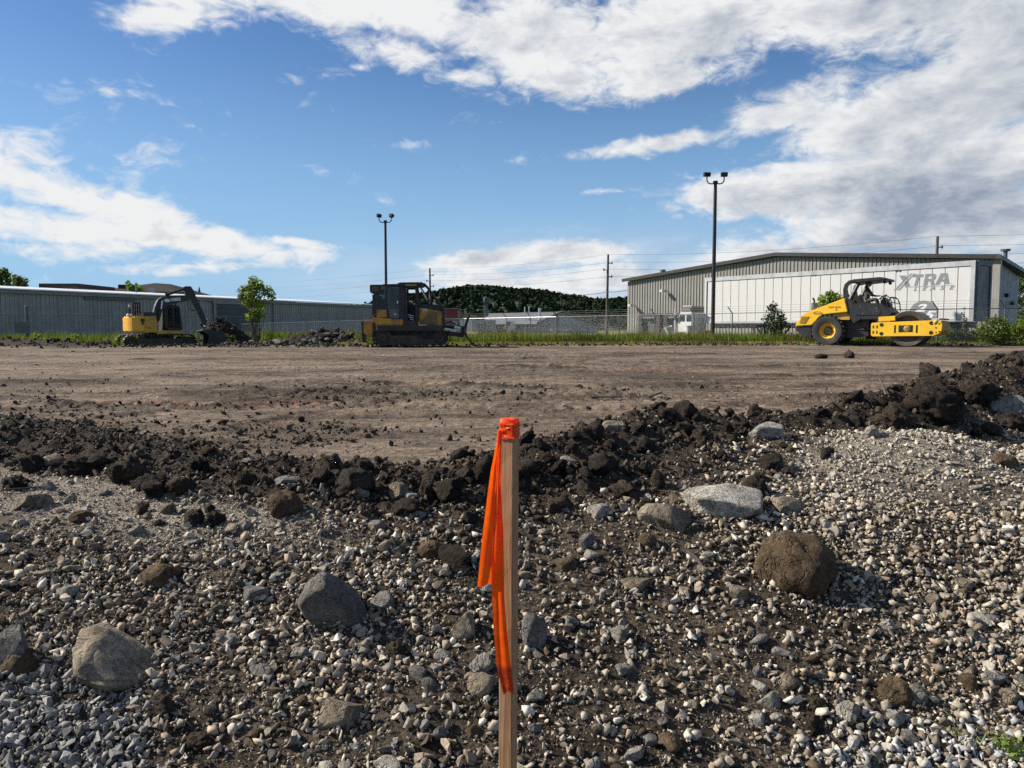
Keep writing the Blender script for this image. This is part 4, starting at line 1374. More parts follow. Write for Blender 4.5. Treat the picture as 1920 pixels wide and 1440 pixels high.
def px_clumps(items, Y, loc, rnd):
    """[(px, py, radius px)] seen at distance Y -> clumps local to loc"""
    out = []
    for (px, py, r) in items:
        p = W(px, py, Y)
        out.append((p.x - loc[0], rnd.uniform(-.35, .35) * r * Y / FPX * 2, p.z - loc[2], r * Y / FPX))
    return out


def ptree(name, label, cat, px, Y, z0, items, count, size, mat, seed, r0=.05, trunks=((0, 0),), group=None):
    p = W(px, 620, Y)
    loc = (p.x, Y, z0)
    return plant(name, label, cat, loc, list(trunks), px_clumps(items, Y, loc, random.Random(seed)), count, size, mat, seed, r0, group)


ptree('young_tree', 'young leafy green tree with thin stems standing before the long shed', 'tree', 477, 50, -.2,
      [(474, 526, 8), (470, 540, 11), (484, 536, 12), (458, 545, 11), (498, 546, 12), (478, 553, 15), (456, 557, 8), (508, 556, 8), (467, 566, 11), (490, 568, 12), (478, 582, 11), (470, 594, 8), (487, 590, 9), (483, 601, 6)],
      2100, .20, LEAF['light'], 3, .045, ((-.15, 0), (.2, .1), (.05, -.1)))
ptree('broadleaf_tree', 'green tree crown rising over the shed roof at the far left edge', 'tree', 4, 120, 0,
      [(2, 512, 12), (12, 520, 10), (-8, 520, 16), (6, 534, 12), (-4, 545, 12)], 900, .55, LEAF['mid'], 5, .14)
ptree('small_broadleaf_tree', 'small green tree top over the shed roof, second from the left edge', 'tree', 36, 118, 0,
      [(30, 522, 7), (40, 527, 9), (33, 533, 9), (46, 534, 6)], 420, .5, LEAF['mid'], 6, .1)
ptree('roof_side_tree', 'small green tree in front of the brown house roof above the shed', 'tree', 251, 108, 0,
      [(240, 530, 4), (246, 537, 7), (256, 540, 8), (264, 542, 6), (250, 546, 8)], 420, .45, LEAF['light'], 7, .1)
ptree('dark_bush', 'dark twiggy bush growing before the left half of the trailer', 'bush', 1452, 39.4, .05,
      [(1446, 580, 9), (1452, 572, 7), (1458, 588, 10), (1443, 598, 12), (1460, 604, 13), (1449, 616, 15), (1466, 598, 7), (1456, 628, 13), (1441, 632, 10)],
      1500, .13, LEAF['dark'], 8, .03, ((-.1, 0), (.1, .1)))
ptree('bright_bush', 'bright yellow-green leafy bush behind the roller hood', 'bush', 1557, 41.6, .05,
      [(1555, 552, 9), (1545, 562, 11), (1565, 560, 12), (1578, 568, 10), (1540, 574, 11), (1558, 576, 14), (1574, 582, 13), (1548, 592, 14), (1566, 598, 14), (1586, 575, 7), (1556, 612, 14)],
      2000, .19, LEAF['light'], 9, .035, ((-.2, 0), (.2, 0)))
ptree('small_bush', 'small green bush above the roller drum before the trailer', 'bush', 1672, 40.9, .05,
      [(1668, 570, 7), (1676, 566, 7), (1664, 580, 8), (1680, 580, 8), (1688, 576, 5), (1672, 592, 11), (1670, 606, 12)], 900, .15, LEAF['mid'], 10, .025)
ptree('bare_sapling', 'thin dying sapling with few leaves near the rear end of the trailer', 'tree', 1809, 37.2, .05,
      [(1808, 578, 3), (1806, 590, 5), (1811, 598, 5), (1807, 606, 6), (1810, 616, 7)], 150, .10, LEAF['dark'], 11, .03)
ptree('broad_shrub', 'broad sunlit shrub under the rear corner of the trailer', 'bush', 1867, 36.0, .05,
      [(1862, 603, 12), (1875, 600, 11), (1850, 612, 14), (1868, 616, 16), (1884, 610, 13), (1843, 625, 14), (1860, 630, 16), (1880, 630, 16), (1895, 622, 11)], 2000, .12, LEAF['mid'], 12, .03)
ptree('edge_shrub', 'sunlit shrub at the right edge of the photo beside the fence', 'bush', 1915, 35.4, .05,
      [(1912, 610, 11), (1922, 604, 12), (1905, 622, 13), (1924, 622, 15), (1914, 634, 13)], 1400, .12, LEAF['light'], 13, .03)
ptree('low_shrub', 'low green shrub just right of the roller drum frame', 'bush', 1790, 37.4, .05,
      [(1770, 628, 10), (1783, 622, 11), (1797, 626, 12), (1812, 624, 11), (1826, 628, 12), (1790, 636, 12), (1815, 638, 12), (1765, 638, 9)], 1700, .12, LEAF['mid'], 14, .02)
ptree('row_of_leaves_tree', 'dark tree showing past the shaded right end of the hall', 'tree', 1918, 82, 0,
      [(1912, 522, 9), (1922, 515, 12), (1914, 540, 12), (1928, 536, 16), (1916, 560, 13), (1926, 566, 16), (1914, 584, 12), (1926, 592, 15), (1936, 515, 16)], 1600, .42, LEAF['mid'], 15, .14)
for k, (px, py, r, Y, mt, lab) in enumerate(((70, 633, 8, 51, 'light', 'yellow-green weed clump by the corner post at the far left'), (142, 634, 8, 49, 'light', 'yellow-green weed clump between fence and scraped earth at left'),
                                            (395, 632, 9, 53, 'straw', 'pale dry weed clump behind the earth pile'), (432, 634, 7, 49.5, 'mid', 'green weed clump right of the earth pile'),
                                            (1178, 632, 8, 41, 'straw', 'pale dry tussock on the grass edge below the hall corner'))):
    if k == 4:
        continue
    ptree('weed_clump', lab, 'weed', px, Y, -.2, [(px - 4, py - r * .6, r * .6), (px + 4, py - r * .2, r * .7), (px, py + 3, r)], 260, .15, LEAF[mt], 40 + k, .015)


# ---- long grass along the fence, short turf on the lip of the pad: nobody could count it
def grass_patch(name, label, area, n, h0, h1, width, mat, seed, zf=None):
    rng = np.random.default_rng(seed)
    X, Y = area(rng, n)
    Z = terrain(X, Y)[0] - .03
    cl = fbm(X * .55, Y * .55, seed, 3)
    keep = rng.random(len(X)) < sstep(.28, .5, cl) + .25
    X, Y, Z, cl = X[keep], Y[keep], Z[keep], cl[keep]
    n = len(X)
    H = rng.uniform(h0, h1, n) * (.55 + .9 * cl)
    az = rng.uniform(0, 2 * math.pi, n)
    ln = rng.uniform(.05, .45, n) * H
    dx, dy = np.cos(az) * ln, np.sin(az) * ln
    wx, wy = -np.sin(az) * width * .5, np.cos(az) * width * .5
    wz = rng.uniform(.6, 1.3, n)
    wx, wy = wx * wz, wy * wz
    P = np.stack([X, Y, Z], 1)
    Wd = np.stack([wx, wy, 0 * wx], 1)
    mid = P + np.stack([dx * .35, dy * .35, H * .6], 1)
    tip = P + np.stack([dx, dy, H], 1)
    V = np.stack([P - Wd, P + Wd, mid + Wd * .7, mid - Wd * .7, tip], 1).reshape(-1, 3)
    b = np.arange(n)[:, None] * 5
    F = np.concatenate([b + np.array([[0, 1, 2]]), b + np.array([[0, 2, 3]]), b + np.array([[3, 2, 4]])], 0)
    patch = fbm(X * .33 + 9, Y * .8, seed + 3, 3)
    T = (rng.uniform(.5, 1.35, n) * (.15 + 1.6 * patch))[:, None] * np.stack([rng.uniform(.8, 1.35, n), np.ones(n), rng.uniform(.7, 1.1, n)], 1)
    me = np_mesh(name, V, F, mat, False, np.repeat(T, 5, 0))
    tag(link_mesh(name, me), label, None, None, 'stuff')


def strip(xa, xb, ya, yb):
    def f(rng, n):
        X = rng.uniform(xa, xb, n)
        Y = far_edge(X) + rng.uniform(ya, yb, n)
        return X, Y
    return f


grass_patch('tall_grass', 'tall green grass along the fence in the middle and right', strip(-6.5, 27, 2.4, 7.0), 34000, .18, .58, .030, LEAF['grass'], 21)
grass_patch('tall_grass', 'green grass farther back between fence and yard', strip(-11, 26, 7.0, 16), 7000, .25, .5, .05, LEAF['grass'], 22)
grass_patch('short_grass', 'short pale turf on the lip of the graded pad', strip(-8, 27, .7, 2.6), 16000, .04, .16, .03, LEAF['straw'], 23)
grass_patch('short_grass', 'short bright green turf on the lip of the graded pad', strip(-8, 27, .9, 3.0), 12000, .06, .22, .03, LEAF['grass'], 24)
grass_patch('left_grass', 'rough green grass at the foot of the shed fence on the left', lambda rng, n: (lambda x: (x, np.where(x > -21, rng.uniform(54, 60, n), rng.uniform(43, 56, n))))(rng.uniform(-42, -9, n)), 16000, .3, .85, .045, LEAF['grass'], 25)
grass_patch('dry_grass', 'dry pale stalks among the tall grass by the fence', strip(-6.5, 27, 2.2, 7.0), 3200, .4, .95, .014, LEAF['straw'], 26)
# ------------------------------------------------------------------ machines
MAT.update(
    yellow=M("roller_yellow_paint", (.78, .47, .022), .42, 0, .08, 1.2, dirt=.14, dscale=1.6, dcol=(.36, .22, .06)),
    yellow_dirty=M("dusty_shaded_yellow_paint", (.46, .27, .035), .6, 0, .15, 1.5, dirt=.5, dscale=2.2, dcol=(.14, .10, .06)),  # dust, and the shade of turned-away parts, put into one darker yellow
    ochre=M("machine_yellow_paint", (.60, .30, .022), .45, 0, .10, 1.2, dirt=.15, dscale=1.8, dcol=(.30, .18, .05)),
    drumsteel=M("worn_drum_steel", (.10, .085, .07), .5, .55, .25, 3.0, dirt=.45, dcol=(.10, .075, .05)),
    frame=M("charcoal_frame", (.016, .017, .020), .5, .0, .2, 3.0, dirt=.10, dcol=(.07, .06, .05)),
    dark_steel=M("oily_shaded_steel", (.030, .029, .028), .5, .4, .25, 4.0, dirt=.3, dcol=(.075, .06, .045)),  # also carries the painted shade of the bucket's side plates
    track=M("muddy_track_steel", (.050, .042, .036), .75, .3, .3, 5.0, dirt=.5, dcol=(.095, .072, .052)),
    chrome=M("cylinder_rod", (.55, .56, .58), .2, .95, .05, 2.0),
    bucketsteel=M("scraped_bucket_steel", (.19, .185, .175), .5, .5, .25, 3.0, dirt=.3, dcol=(.11, .085, .06)),
    glass=M_glass("cab_glass", (.02, .028, .03), .04, .42),
    louvre=M("dusty_louvre", (.16, .115, .04), .6, 0, .2, 6.0),
    ochre_dark=M("mud_stained_yellow_paint", (.44, .225, .026), .55, 0, .2, 1.5, dirt=.55, dscale=2.0, dcol=(.075, .05, .03)),
    grey_panel=M("dusty_grey_door", (.085, .10, .105), .45, 0, .15, 2.0, dirt=.3, dcol=(.15, .13, .11)),
    clear=M_glass("wind_screen", (.55, .57, .55), .25, .55),
    white_decal=M("white_decal", (.62, .63, .62), .5, 0, .05, 3.0),
    brown_decal=M("brown_decal", (.33, .19, .03), .5, 0, .05, 3.0),
)


def disc(c, r, n=16):
    return [(c[0] + r * math.cos(2 * math.pi * k / n), c[1] + r * math.sin(2 * math.pi * k / n)) for k in range(n)]


def track_loop(x0, x1, r0, r1, z0, z1, n=14):
    """outline of a track round a rear and a front wheel; returns points of the belt"""
    pts = []
    for k in range(n + 1):
        a = math.pi / 2 + math.pi * k / n
        pts.append((x0 + r0 * math.cos(a), z0 + r0 * math.sin(a)))
    for k in range(n + 1):
        a = -math.pi / 2 + math.pi * k / n
        pts.append((x1 + r1 * math.cos(a), z1 + r1 * math.sin(a)))
    return pts


def resample(pts, step):
    out, carry = [], 0.0
    P = [Vector((p[0], 0, p[1])) for p in pts] + [Vector((pts[0][0], 0, pts[0][1]))]
    L = sum((b - a).length for a, b in zip(P[:-1], P[1:]))
    n = int(L / step)
    st = L / n
    d = 0.0
    for a, b in zip(P[:-1], P[1:]):
        l = (b - a).length
        while d < l - 1e-6:
            t = d / l
            out.append((a.lerp(b, t), (b - a).normalized()))
            d += st
        d -= l
    return out


def crawler(t, yc, width, loop, step, inner, rollers, wheels):
    side = MB().prism(inner, yc - width * .30, yc + width * .30).build('track_frame', MAT['track'], t, bevel=.02)
    for (x, z, r) in rollers:
        MB().lathe([(.03, -width * .36), (r, -width * .36), (r, width * .36), (.03, width * .36)], (x, yc, z), 'y', 14).build('roller', MAT['track'], side, True)
    for (x, z, r, nm) in wheels:
        w = MB().lathe([(.03, -width * .25), (r * .45, -width * .30), (r * .5, -width * .18), (r * .82, -width * .18), (r * .86, -width * .28), (r, -width * .28), (r, width * .28), (.03, width * .28)], (x, yc, z), 'y', 26)
        if nm == 'sprocket':
            for k in range(13):
                a = 2 * math.pi * k / 13
                w.box((x + math.cos(a) * r * 1.0, yc, z + math.sin(a) * r), (.09, width * .2, .09), rotm(0, -a, 0))
        w.build(nm, MAT['track'], t, True)
    plate = MB().box((0, 0, .035), (step * .94, width, .03)).box((step * .3, 0, .075), (.03, width * .98, .06)).mesh('track_plate', MAT['track'])
    for p, d in resample(loop, step):
        o = link_mesh('track_plate', plate, t)
        o.location = (p.x, yc, p.z)
        # outward normal of a loop that runs over the rear, along the ground, up the front
        o.rotation_euler = (math.pi if False else 0, -math.atan2(d.z, d.x), 0)
        o.rotation_euler = Euler((0, math.atan2(-d.z, d.x) + math.pi, 0))


# ---- yellow single-drum roller
def build_roller():
    p = W(1561, 648, 36.5)
    rz = -math.radians(37)
    t = thing('soil_compactor', 'yellow single-drum road roller with a black canopy working at the right edge of the pad', 'road roller', (p.x, 36.5, zat(p.x, 36.5) - .08), rz)
    t.scale = (.972,) * 3
    K = lambda zx, zy: ((zx - 510) / 243, (945 - zy) / 249)
    PL = lambda *pts: [K(*q) for q in pts]
    yn, yf = -1.05, 1.05            # near and far side
    # engine hood
    hood = PL((140, 715), (160, 672), (205, 610), (240, 563), (690, 385), (730, 552), (560, 568), (460, 580), (420, 605), (385, 648), (350, 690), (325, 705))
    hd = MB().prism(hood, yn + .02, yf - .02).build('engine_hood', MAT['yellow'], t, bevel=.035, seg=2)
    gr = MB()
    for k in range(6):
        a, b = K(212 + k * -3, 605 + k * 14), K(300 - k * 8, 598 + k * 14)
        gr.box(((a[0] + b[0]) / 2, yn + .005, (a[1] + b[1]) / 2), (b[0] - a[0], .03, .035), rotm(0, .04, 0))
    gr.build('louvre', MAT['brown_decal'], hd)
    ring = MB()
    c = K(402, 560)
    for k in range(18):
        a0, a1 = 2 * math.pi * k / 18, 2 * math.pi * (k + 1) / 18
        f = lambda a, s: (c[0] + .23 * s * math.cos(a), yn + .012, c[1] + .085 * s * math.sin(a))
        ring.add([f(a0, 1), f(a1, 1), f(a1, .80), f(a0, .80)], [(0, 1, 2, 3)])
    ring.box((c[0], yn + .012, c[1]), (.3, .004, .05))
    ring.build('badge', MAT['brown_decal'], hd)
    mk = MB()
    for zx in (525, 545, 565, 592, 604, 625, 640):
        q = K(zx, 492)
        mk.box((q[0], yn + .012, q[1]), (.055, .006, .07))
    q = K(603, 516)
    mk.box((q[0], yn + .012, q[1]), (.03, .006, .12)).box((q[0], yn + .012, q[1] - .05), (.10, .006, .02))
    mk.build('lettering', MAT['brown_decal'], hd)
    MB().prism(PL((150, 722), (325, 712), (335, 860), (255, 845), (190, 800), (150, 765)), yn + .10, yf - .10).build('counterweight', MAT['frame'], t, bevel=.03)
    MB().prism(PL((430, 600), (570, 574), (735, 556), (745, 640), (640, 640), (560, 610)), yn + .16, yf - .16).build('fender', MAT['yellow_dirty'], t)
    MB().prism(PL((380, 700), (640, 600), (930, 640), (930, 830), (620, 860), (420, 860)), -.55, .55).build('rear_chassis', MAT['frame'], t)
    q, q2 = K(318, 530), K(318, 432)
    ex = MB().cyl((q[0], -.45, q[1] - .1), (q2[0], -.45, q2[1]), .135, 16).build('exhaust_muffler', MAT['dark_galv'], t, True)
    a, b, c2 = K(318, 432), K(316, 400), K(300, 374)
    MB().tube([(a[0], -.45, a[1]), (b[0], -.45, b[1]), (K(308, 385)[0], -.45, K(308, 385)[1]), (c2[0], -.45, c2[1])], .045, 8).build('exhaust_pipe', MAT['black'], ex, True)
    # big rear tyres
    for yc in (yn + .28, yf - .28):
        prof = [(.36, -.24), (.52, -.30), (.66, -.29), (.72, -.20), (.735, 0), (.72, .20), (.66, .29), (.52, .30), (.36, .24)]
        wz = .70
        ty = MB().lathe(prof, (0, yc, wz), 'y', 40).build('tyre', MAT['rubber'], t, True)
        lug = MB()
        for k in range(22):
            a = 2 * math.pi * k / 22
            for sg in (-1, 1):
                aa = a + (sg * .07)
                lug.box((math.cos(aa) * .735, yc + sg * .13, wz + math.sin(aa) * .735), (.05, .26, .09), rotm(0, -aa, 0) @ rotm(sg * .5, 0, 0))
        lug.build('tread', MAT['rubber'], ty)
        sgn = -1 if yc < 0 else 1
        rim = MB().lathe([(.22, sgn * .06), (.30, sgn * .08), (.34, sgn * .22), (.40, sgn * .255), (.415, sgn * .235), (.40, sgn * .10), (.36, -sgn * .1), (.22, -sgn * .1)], (0, yc, wz), 'y', 32).build('rim', MAT['yellow'], ty, True)
        MB().lathe([(.02, sgn * .17), (.15, sgn * .17), (.20, sgn * .10), (.22, sgn * .02), (.02, sgn * .02)], (0, yc, wz), 'y', 20).build('hub', MAT['dark_steel'], ty, True)
    # operator platform
    plat = MB().prism(PL((755, 452), (1050, 452), (1085, 470), (1185, 560), (1175, 585), (1062, 640), (790, 640)), yn + .10, yf - .10).build('platform', MAT['frame'], t, bevel=.02)
    pnl = MB().prism(PL((800, 475), (1035, 475), (1080, 560), (1050, 590), (815, 590)), yn + .075, yn + .10).build('side_panel', MAT['frame'], plat, bevel=.01)
    for zx, zy in ((856, 492), (886, 570), (1030, 512), (1030, 548)):
        q = K(zx, zy)
        MB().cyl((q[0], yn + .06, q[1]), (q[0], yn + .08, q[1]), .022, 8).build('bolt', MAT['chrome'], plat)
    # roll bar: a bent post on each side, joined by the canopy
    for yc in (yn + .16, yf - .16):
        pts = [K(830, 655), K(770, 560), K(725, 430), K(695, 345), K(688, 285), K(700, 235), K(735, 203), K(790, 192)]
        fat = MB()
        pts3 = [Vector((q[0], yc, q[1])) for q in pts]
        w2 = [.20, .19, .17, .11, .09, .085, .085, .085]
        vs = []
        for k, q in enumerate(pts3):
            dd = (pts3[min(k + 1, 7)] - pts3[max(k - 1, 0)]).normalized()
            nn = Vector((-dd.z, 0, dd.x))
            vs += [q + nn * w2[k] + Vector((0, -.07, 0)), q - nn * w2[k] + Vector((0, -.07, 0)), q - nn * w2[k] + Vector((0, .07, 0)), q + nn * w2[k] + Vector((0, .07, 0))]
        fs = []
        for k in range(7):
            for i in range(4):
                j = (i + 1) % 4
                fs.append((4 * k + i, 4 * k + j, 4 * k + 4 + j, 4 * k + 4 + i))
        fs += [(3, 2, 1, 0), (28, 29, 30, 31)]
        fat.add(vs, fs)
        fat.build('roll_bar', MAT['frame'], t, True)
        br = [K(745, 400), K(790, 305), K(830, 215)]
        MB().tube([(q[0], yc, q[1]) for q in br], [.12, .09, .085], 8).build('roll_bar_brace', MAT['frame'], t, True)
    cn = MB().prism(PL((735, 186), (800, 172), (1050, 158), (1112, 168), (1118, 192), (840, 214), (740, 212)), yn + .02, yf - .02).build('canopy', MAT['frame'], t, bevel=.03)
    # seat, dash and front guard rails
    st = MB().prism(PL((780, 452), (778, 420), (800, 340), (822, 345), (838, 425), (905, 428), (910, 452)), -.27, .27).build('seat', MAT['black'], t, bevel=.03)
    ds = MB().prism(PL((1030, 452), (1052, 392), (1075, 382), (1130, 470), (1110, 500)), -.3, .3).build('dashboard', MAT['frame'], t, bevel=.02)
    wc, wn = K(1042, 376), Vector((-.55, 0, .83)).normalized()
    ring = [Vector((wc[0], 0, wc[1])) + Vector((0, 1, 0)) * .19 * math.cos(a) + Vector((.83, 0, .55)) * .19 * math.sin(a) for a in [2 * math.pi * k / 20 for k in range(21)]]
    MB().tube(ring, .018, 6).cyl((wc[0], 0, wc[1]), (wc[0] + .10, 0, wc[1] - .16), .03, 8).build('steering_wheel', MAT['black'], t, True)
    for yc in (yn + .14, yf - .14):
        pts = [K(1068, 470), K(1066, 395), K(1080, 372), K(1130, 375), K(1155, 395), K(1178, 450), K(1188, 545)]
        MB().tube([(q[0], yc, q[1]) for q in pts], .024, 8).build('guard_rail', MAT['frame'], t, True)
        q0, q1 = K(1110, 376), K(1140, 530)
        MB().tube([(q0[0], yc, q0[1]), (q1[0], yc, q1[1])], .02, 6).build('guard_bar', MAT['frame'], t, True)
    for zx, zy in ((1155, 395), (1178, 450)):
        q = K(zx, zy)
        MB().tube([(q[0], yn + .14, q[1]), (q[0], yf - .14, q[1])], .02, 6).build('guard_bar', MAT['frame'], t, True)
    # centre joint
    MB().prism(PL((860, 690), (985, 690), (985, 830), (860, 830)), -.40, .40).cyl((K(930, 0)[0], 0, .3), (K(930, 0)[0], 0, 1.2), .22, 14).build('articulation_joint', MAT['dark_steel'], t)
    MB().cyl((1.1, -.5, .75), (2.0, -.62, .8), .06, 10).cyl((1.1, .5, .75), (2.0, .62, .8), .06, 10).build('steering_cylinder', MAT['dark_steel'], t, True)
    # drum and its frame
    dc, r = K(1345, 745), .80
    dz = .80
    dr = MB().lathe([(.60, -.90), (r - .02, -.93), (r, -.91), (r, .91), (r - .02, .93), (.60, .90), (.60, .70), (.02, .66), (.02, -.66), (.60, -.70)], (dc[0], 0, dz), 'y', 56).build('drum', MAT['drumsteel'], t, True)
    MB().lathe([(.02, -.80), (.30, -.80), (.36, -.66), (.02, -.66)], (dc[0], 0, dz), 'y', 24).lathe([(.02, .80), (.30, .80), (.36, .66), (.02, .66)], (dc[0], 0, dz), 'y', 24).build('drum_hub', MAT['yellow_dirty'], dr, True)
    fr = PL((980, 690), (990, 678), (1630, 652), (1672, 662), (1685, 700), (1683, 760), (1660, 800), (1600, 826), (1010, 836), (982, 822))
    for yc in (yn - .02, yf - .10):
        f = MB().prism(fr, yc, yc + .12).build('drum_frame', MAT['yellow'], t, bevel=.018)
        ys = yc - .004 if yc < 0 else yc + .124
        def spot(poly, nm='frame_hole'):
            MB().prism(poly, ys - .004, ys + .004).build(nm, MAT['black'], f)
        if yc < 0:
            for zx, zy, rr in ((1090, 702, .085), (1090, 802, .085), (1580, 684, .085), (1580, 790, .085), (1625, 684, .034), (1655, 692, .034), (1625, 736, .034), (1658, 778, .034), (1628, 788, .03)):
                spot(disc(K(zx, zy), rr, 14))
            for zx, zy in ((1005, 725), (1043, 725), (1005, 786), (1043, 786)):
                q = K(zx, zy)
                spot([(q[0] - .027, q[1] - .065), (q[0] + .027, q[1] - .065), (q[0] + .027, q[1] + .065), (q[0] - .027, q[1] + .065)])
            for zx in (1226, 1441):
                spot(PL((zx - 8, 706), (zx + 8, 706), (zx + 8, 792), (zx - 8, 792)))
            spot(PL((1262, 708), (1402, 706), (1402, 782), (1262, 785)), 'motor_window')
            q = K(1345, 745)
            MB().lathe([(.02, -.03), (.08, -.03), (.15, 0), (.02, 0)], (q[0], yc - .005, q[1]), 'y', 16).build('vibration_motor', MAT['yellow_dirty'], f, True)
    bx = PL((1052, 612), (1222, 600), (1226, 655), (1056, 668))
    MB().prism(bx, yn + .02, yn + .55).build('tool_box', MAT['yellow'], t, bevel=.02)
    q = K(1655, 730)
    MB().box((q[0], 0, q[1] + .05), (.22, 2 * yf - .1, .42)).build('front_crossbeam', MAT['yellow_dirty'], t, bevel=.02)  # beam's shade painted in with the darker yellow
    q = K(1005, 760)
    MB().box((q[0], 0, q[1]), (.2, 2 * yf - .1, .5)).build('rear_crossbeam', MAT['yellow_dirty'], t, bevel=.02)
    MB().box((K(1665, 0)[0], 0, K(0, 640)[1]), (.16, 1.8, .06)).build('scraper_bar', MAT['dark_steel'], t)
    q0, q1, q2 = K(1600, 690), K(1618, 655), K(1650, 628)
    MB().tube([(q0[0], yn - .05, q0[1]), (q1[0], yn - .06, q1[1]), (q2[0], yn, q2[1])], .018, 6).build('hose', MAT['white_decal'], t, True)
    # work lamps under the canopy
    q = K(1085, 200)
    for yc in (-.6, .6):
        MB().box((q[0], yc, q[1] - .05), (.12, .2, .12)).build('work_lamp', MAT['black'], cn, bevel=.02)
    return t, rz


ROLLER, ROLLER_RZ = build_roller()


# ---- the driver: one continuous skin grown over a seated skeleton
def skin_body(name, joints, edges, radii, mat, parent, sub=2, root=0):
    me = bpy.data.meshes.new(name)
    me.from_pydata([tuple(j) for j in joints], edges, [])
    o = bpy.data.objects.new(name, me)
    COL.objects.link(o)
    md = o.modifiers.new('skin', 'SKIN')
    md.use_smooth_shade = True
    for i, r in enumerate(radii):
        r = r if isinstance(r, tuple) else (r, r)
        me.skin_vertices[0].data[i].radius = r
        me.skin_vertices[0].data[i].use_root = (i == root)
    o.modifiers.new('sub', 'SUBSURF').levels = sub
    dg = bpy.context.evaluated_depsgraph_get()
    res = bpy.data.meshes.new_from_object(o.evaluated_get(dg))
    res.name = name
    bpy.data.objects.remove(o)
    res.materials.clear()
    res.materials.append(mat)
    return link_mesh(name, res, parent)


def build_driver():
    K = lambda zx, zy: ((zx - 510) / 243, (945 - zy) / 249)
    h = K(872, 425)
    loc = ROLLER.matrix_basis if False else None
    t = thing('person', 'driver in dark clothes and cap seated on the yellow roller, hands on the wheel', 'person', ROLLER.location + rotm(0, 0, ROLLER_RZ) @ Vector((h[0], 0, h[1])) * .972, ROLLER_RZ)
    cloth = M("dark_work_jacket", (.045, .043, .042), .85, 0, .25, 6.0)
    trousers = M("dark_work_trousers", (.028, .03, .036), .85, 0, .2, 6.0)
    skin = M("skin", (.30, .17, .11), .55, 0, .08, 8.0)
    J = [(0, 0, .06), (0.00, 0, .24), (.02, 0, .42), (.04, 0, .53), (.05, 0, .60), (.06, 0, .66),
         (.04, .19, .50), (.22, .26, .27), (.44, .17, .24), (.04, -.19, .50), (.22, -.26, .27), (.44, -.17, .24),
         (.03, .10, .04), (.42, .13, .10), (.52, .12, -.36), (.66, .12, -.42), (.03, -.10, .04), (.42, -.13, .10), (.52, -.12, -.36), (.66, -.12, -.42)]
    E = [(0, 1), (1, 2), (2, 3), (3, 4), (4, 5), (3, 6), (6, 7), (7, 8), (3, 9), (9, 10), (10, 11), (0, 12), (12, 13), (13, 14), (14, 15), (0, 16), (16, 17), (17, 18), (18, 19)]
    R = [(.15, .17), (.14, .15), (.15, .18), (.09, .12), .055, .055, .075, .052, .038, .075, .052, .038, .095, .075, .05, .05, .095, .075, .05, .05]
    body = skin_body('body', J, E, R, cloth, t)
    # head with face, ears and cap
    bm = bmesh.new()
    bmesh.ops.create_uvsphere(bm, u_segments=24, v_segments=16, radius=1)
    for v in bm.verts:
        x, y, z = v.co
        v.co = Vector((x * .098, y * .076, z * .118))
        if x > .5 and z < -.2:
            v.co.x *= 1.02
            v.co.y *= .85
        if x > .85 and abs(y) < .28 and -.35 < z < .2:      # nose
            v.co.x += .022 * (1 - abs(y) / .28)
        if x > .6 and .1 < z < .35 and .2 < abs(y) < .6:    # eye sockets
            v.co.x -= .008
    me = bpy.data.meshes.new('head')
    for f in bm.faces:
        f.smooth = True
    bm.to_mesh(me)
    bm.free()
    me.materials.append(skin)
    hd = link_mesh('head', me, t)
    hd.location = (.085, 0, .785)
    for s in (-1, 1):
        MB().lathe([(.0, -.008), (.030, -.006), (.030, .006), (.0, .008)], (-.005, s * .078, -.005), 'y', 12, False).build('ear', skin, hd, True)
        MB().lathe([(.0, -.011), (.010, -.004), (.010, .004), (.0, .011)], (.086, s * .032, .018), 'x', 10, False).build('eye', MAT['black'], hd, True)
    MB().box((.093, 0, -.058), (.012, .045, .010)).build('mouth', M("lips", (.22, .09, .07)), hd)
    cap = MB().lathe([(.0, .145), (.05, .138), (.09, .10), (.104, .045), (.098, .03), (.0, .03)], (-.005, 0, 0), 'z', 20, False)
    cap.prism([(.06, -.06), (.19, -.045), (.19, .045), (.06, .06)], .032, .045, 'z')
    cap.build('cap', trousers, hd, True)
    # hands closed on the wheel rim
    for s in (-1, 1):
        w = Vector((.44, s * .17, .24))
        J, E, R = [w, w + Vector((.045, 0, .012)), w + Vector((.09, -s * .004, .018))], [(0, 1), (1, 2)], [(.03, .022), (.038, .02), (.036, .018)]
        for k in range(4):
            b = len(J)
            off = Vector((0, s * (-.030 + .020 * k), .004 - .003 * abs(k - 1)))
            l = (.95, 1.05, 1.0, .8)[k]
            J += [w + Vector((.105, 0, .020)) + off, w + Vector((.105 + .030 * l, 0, .008)) + off, w + Vector((.105 + .036 * l, 0, -.022)) + off, w + Vector((.105 + .018 * l, 0, -.036)) + off]
            E += [(2, b), (b, b + 1), (b + 1, b + 2), (b + 2, b + 3)]
            R += [.0095, .009, .0085, .0075]
        b = len(J)
        J += [w + Vector((.055, -s * .035, .002)), w + Vector((.085, -s * .048, -.012)), w + Vector((.108, -s * .044, -.024))]
        E += [(1, b), (b, b + 1), (b + 1, b + 2)]
        R += [.012, .0105, .0085]
        skin_body('hand', J, E, R, skin, t, 1)


build_driver()


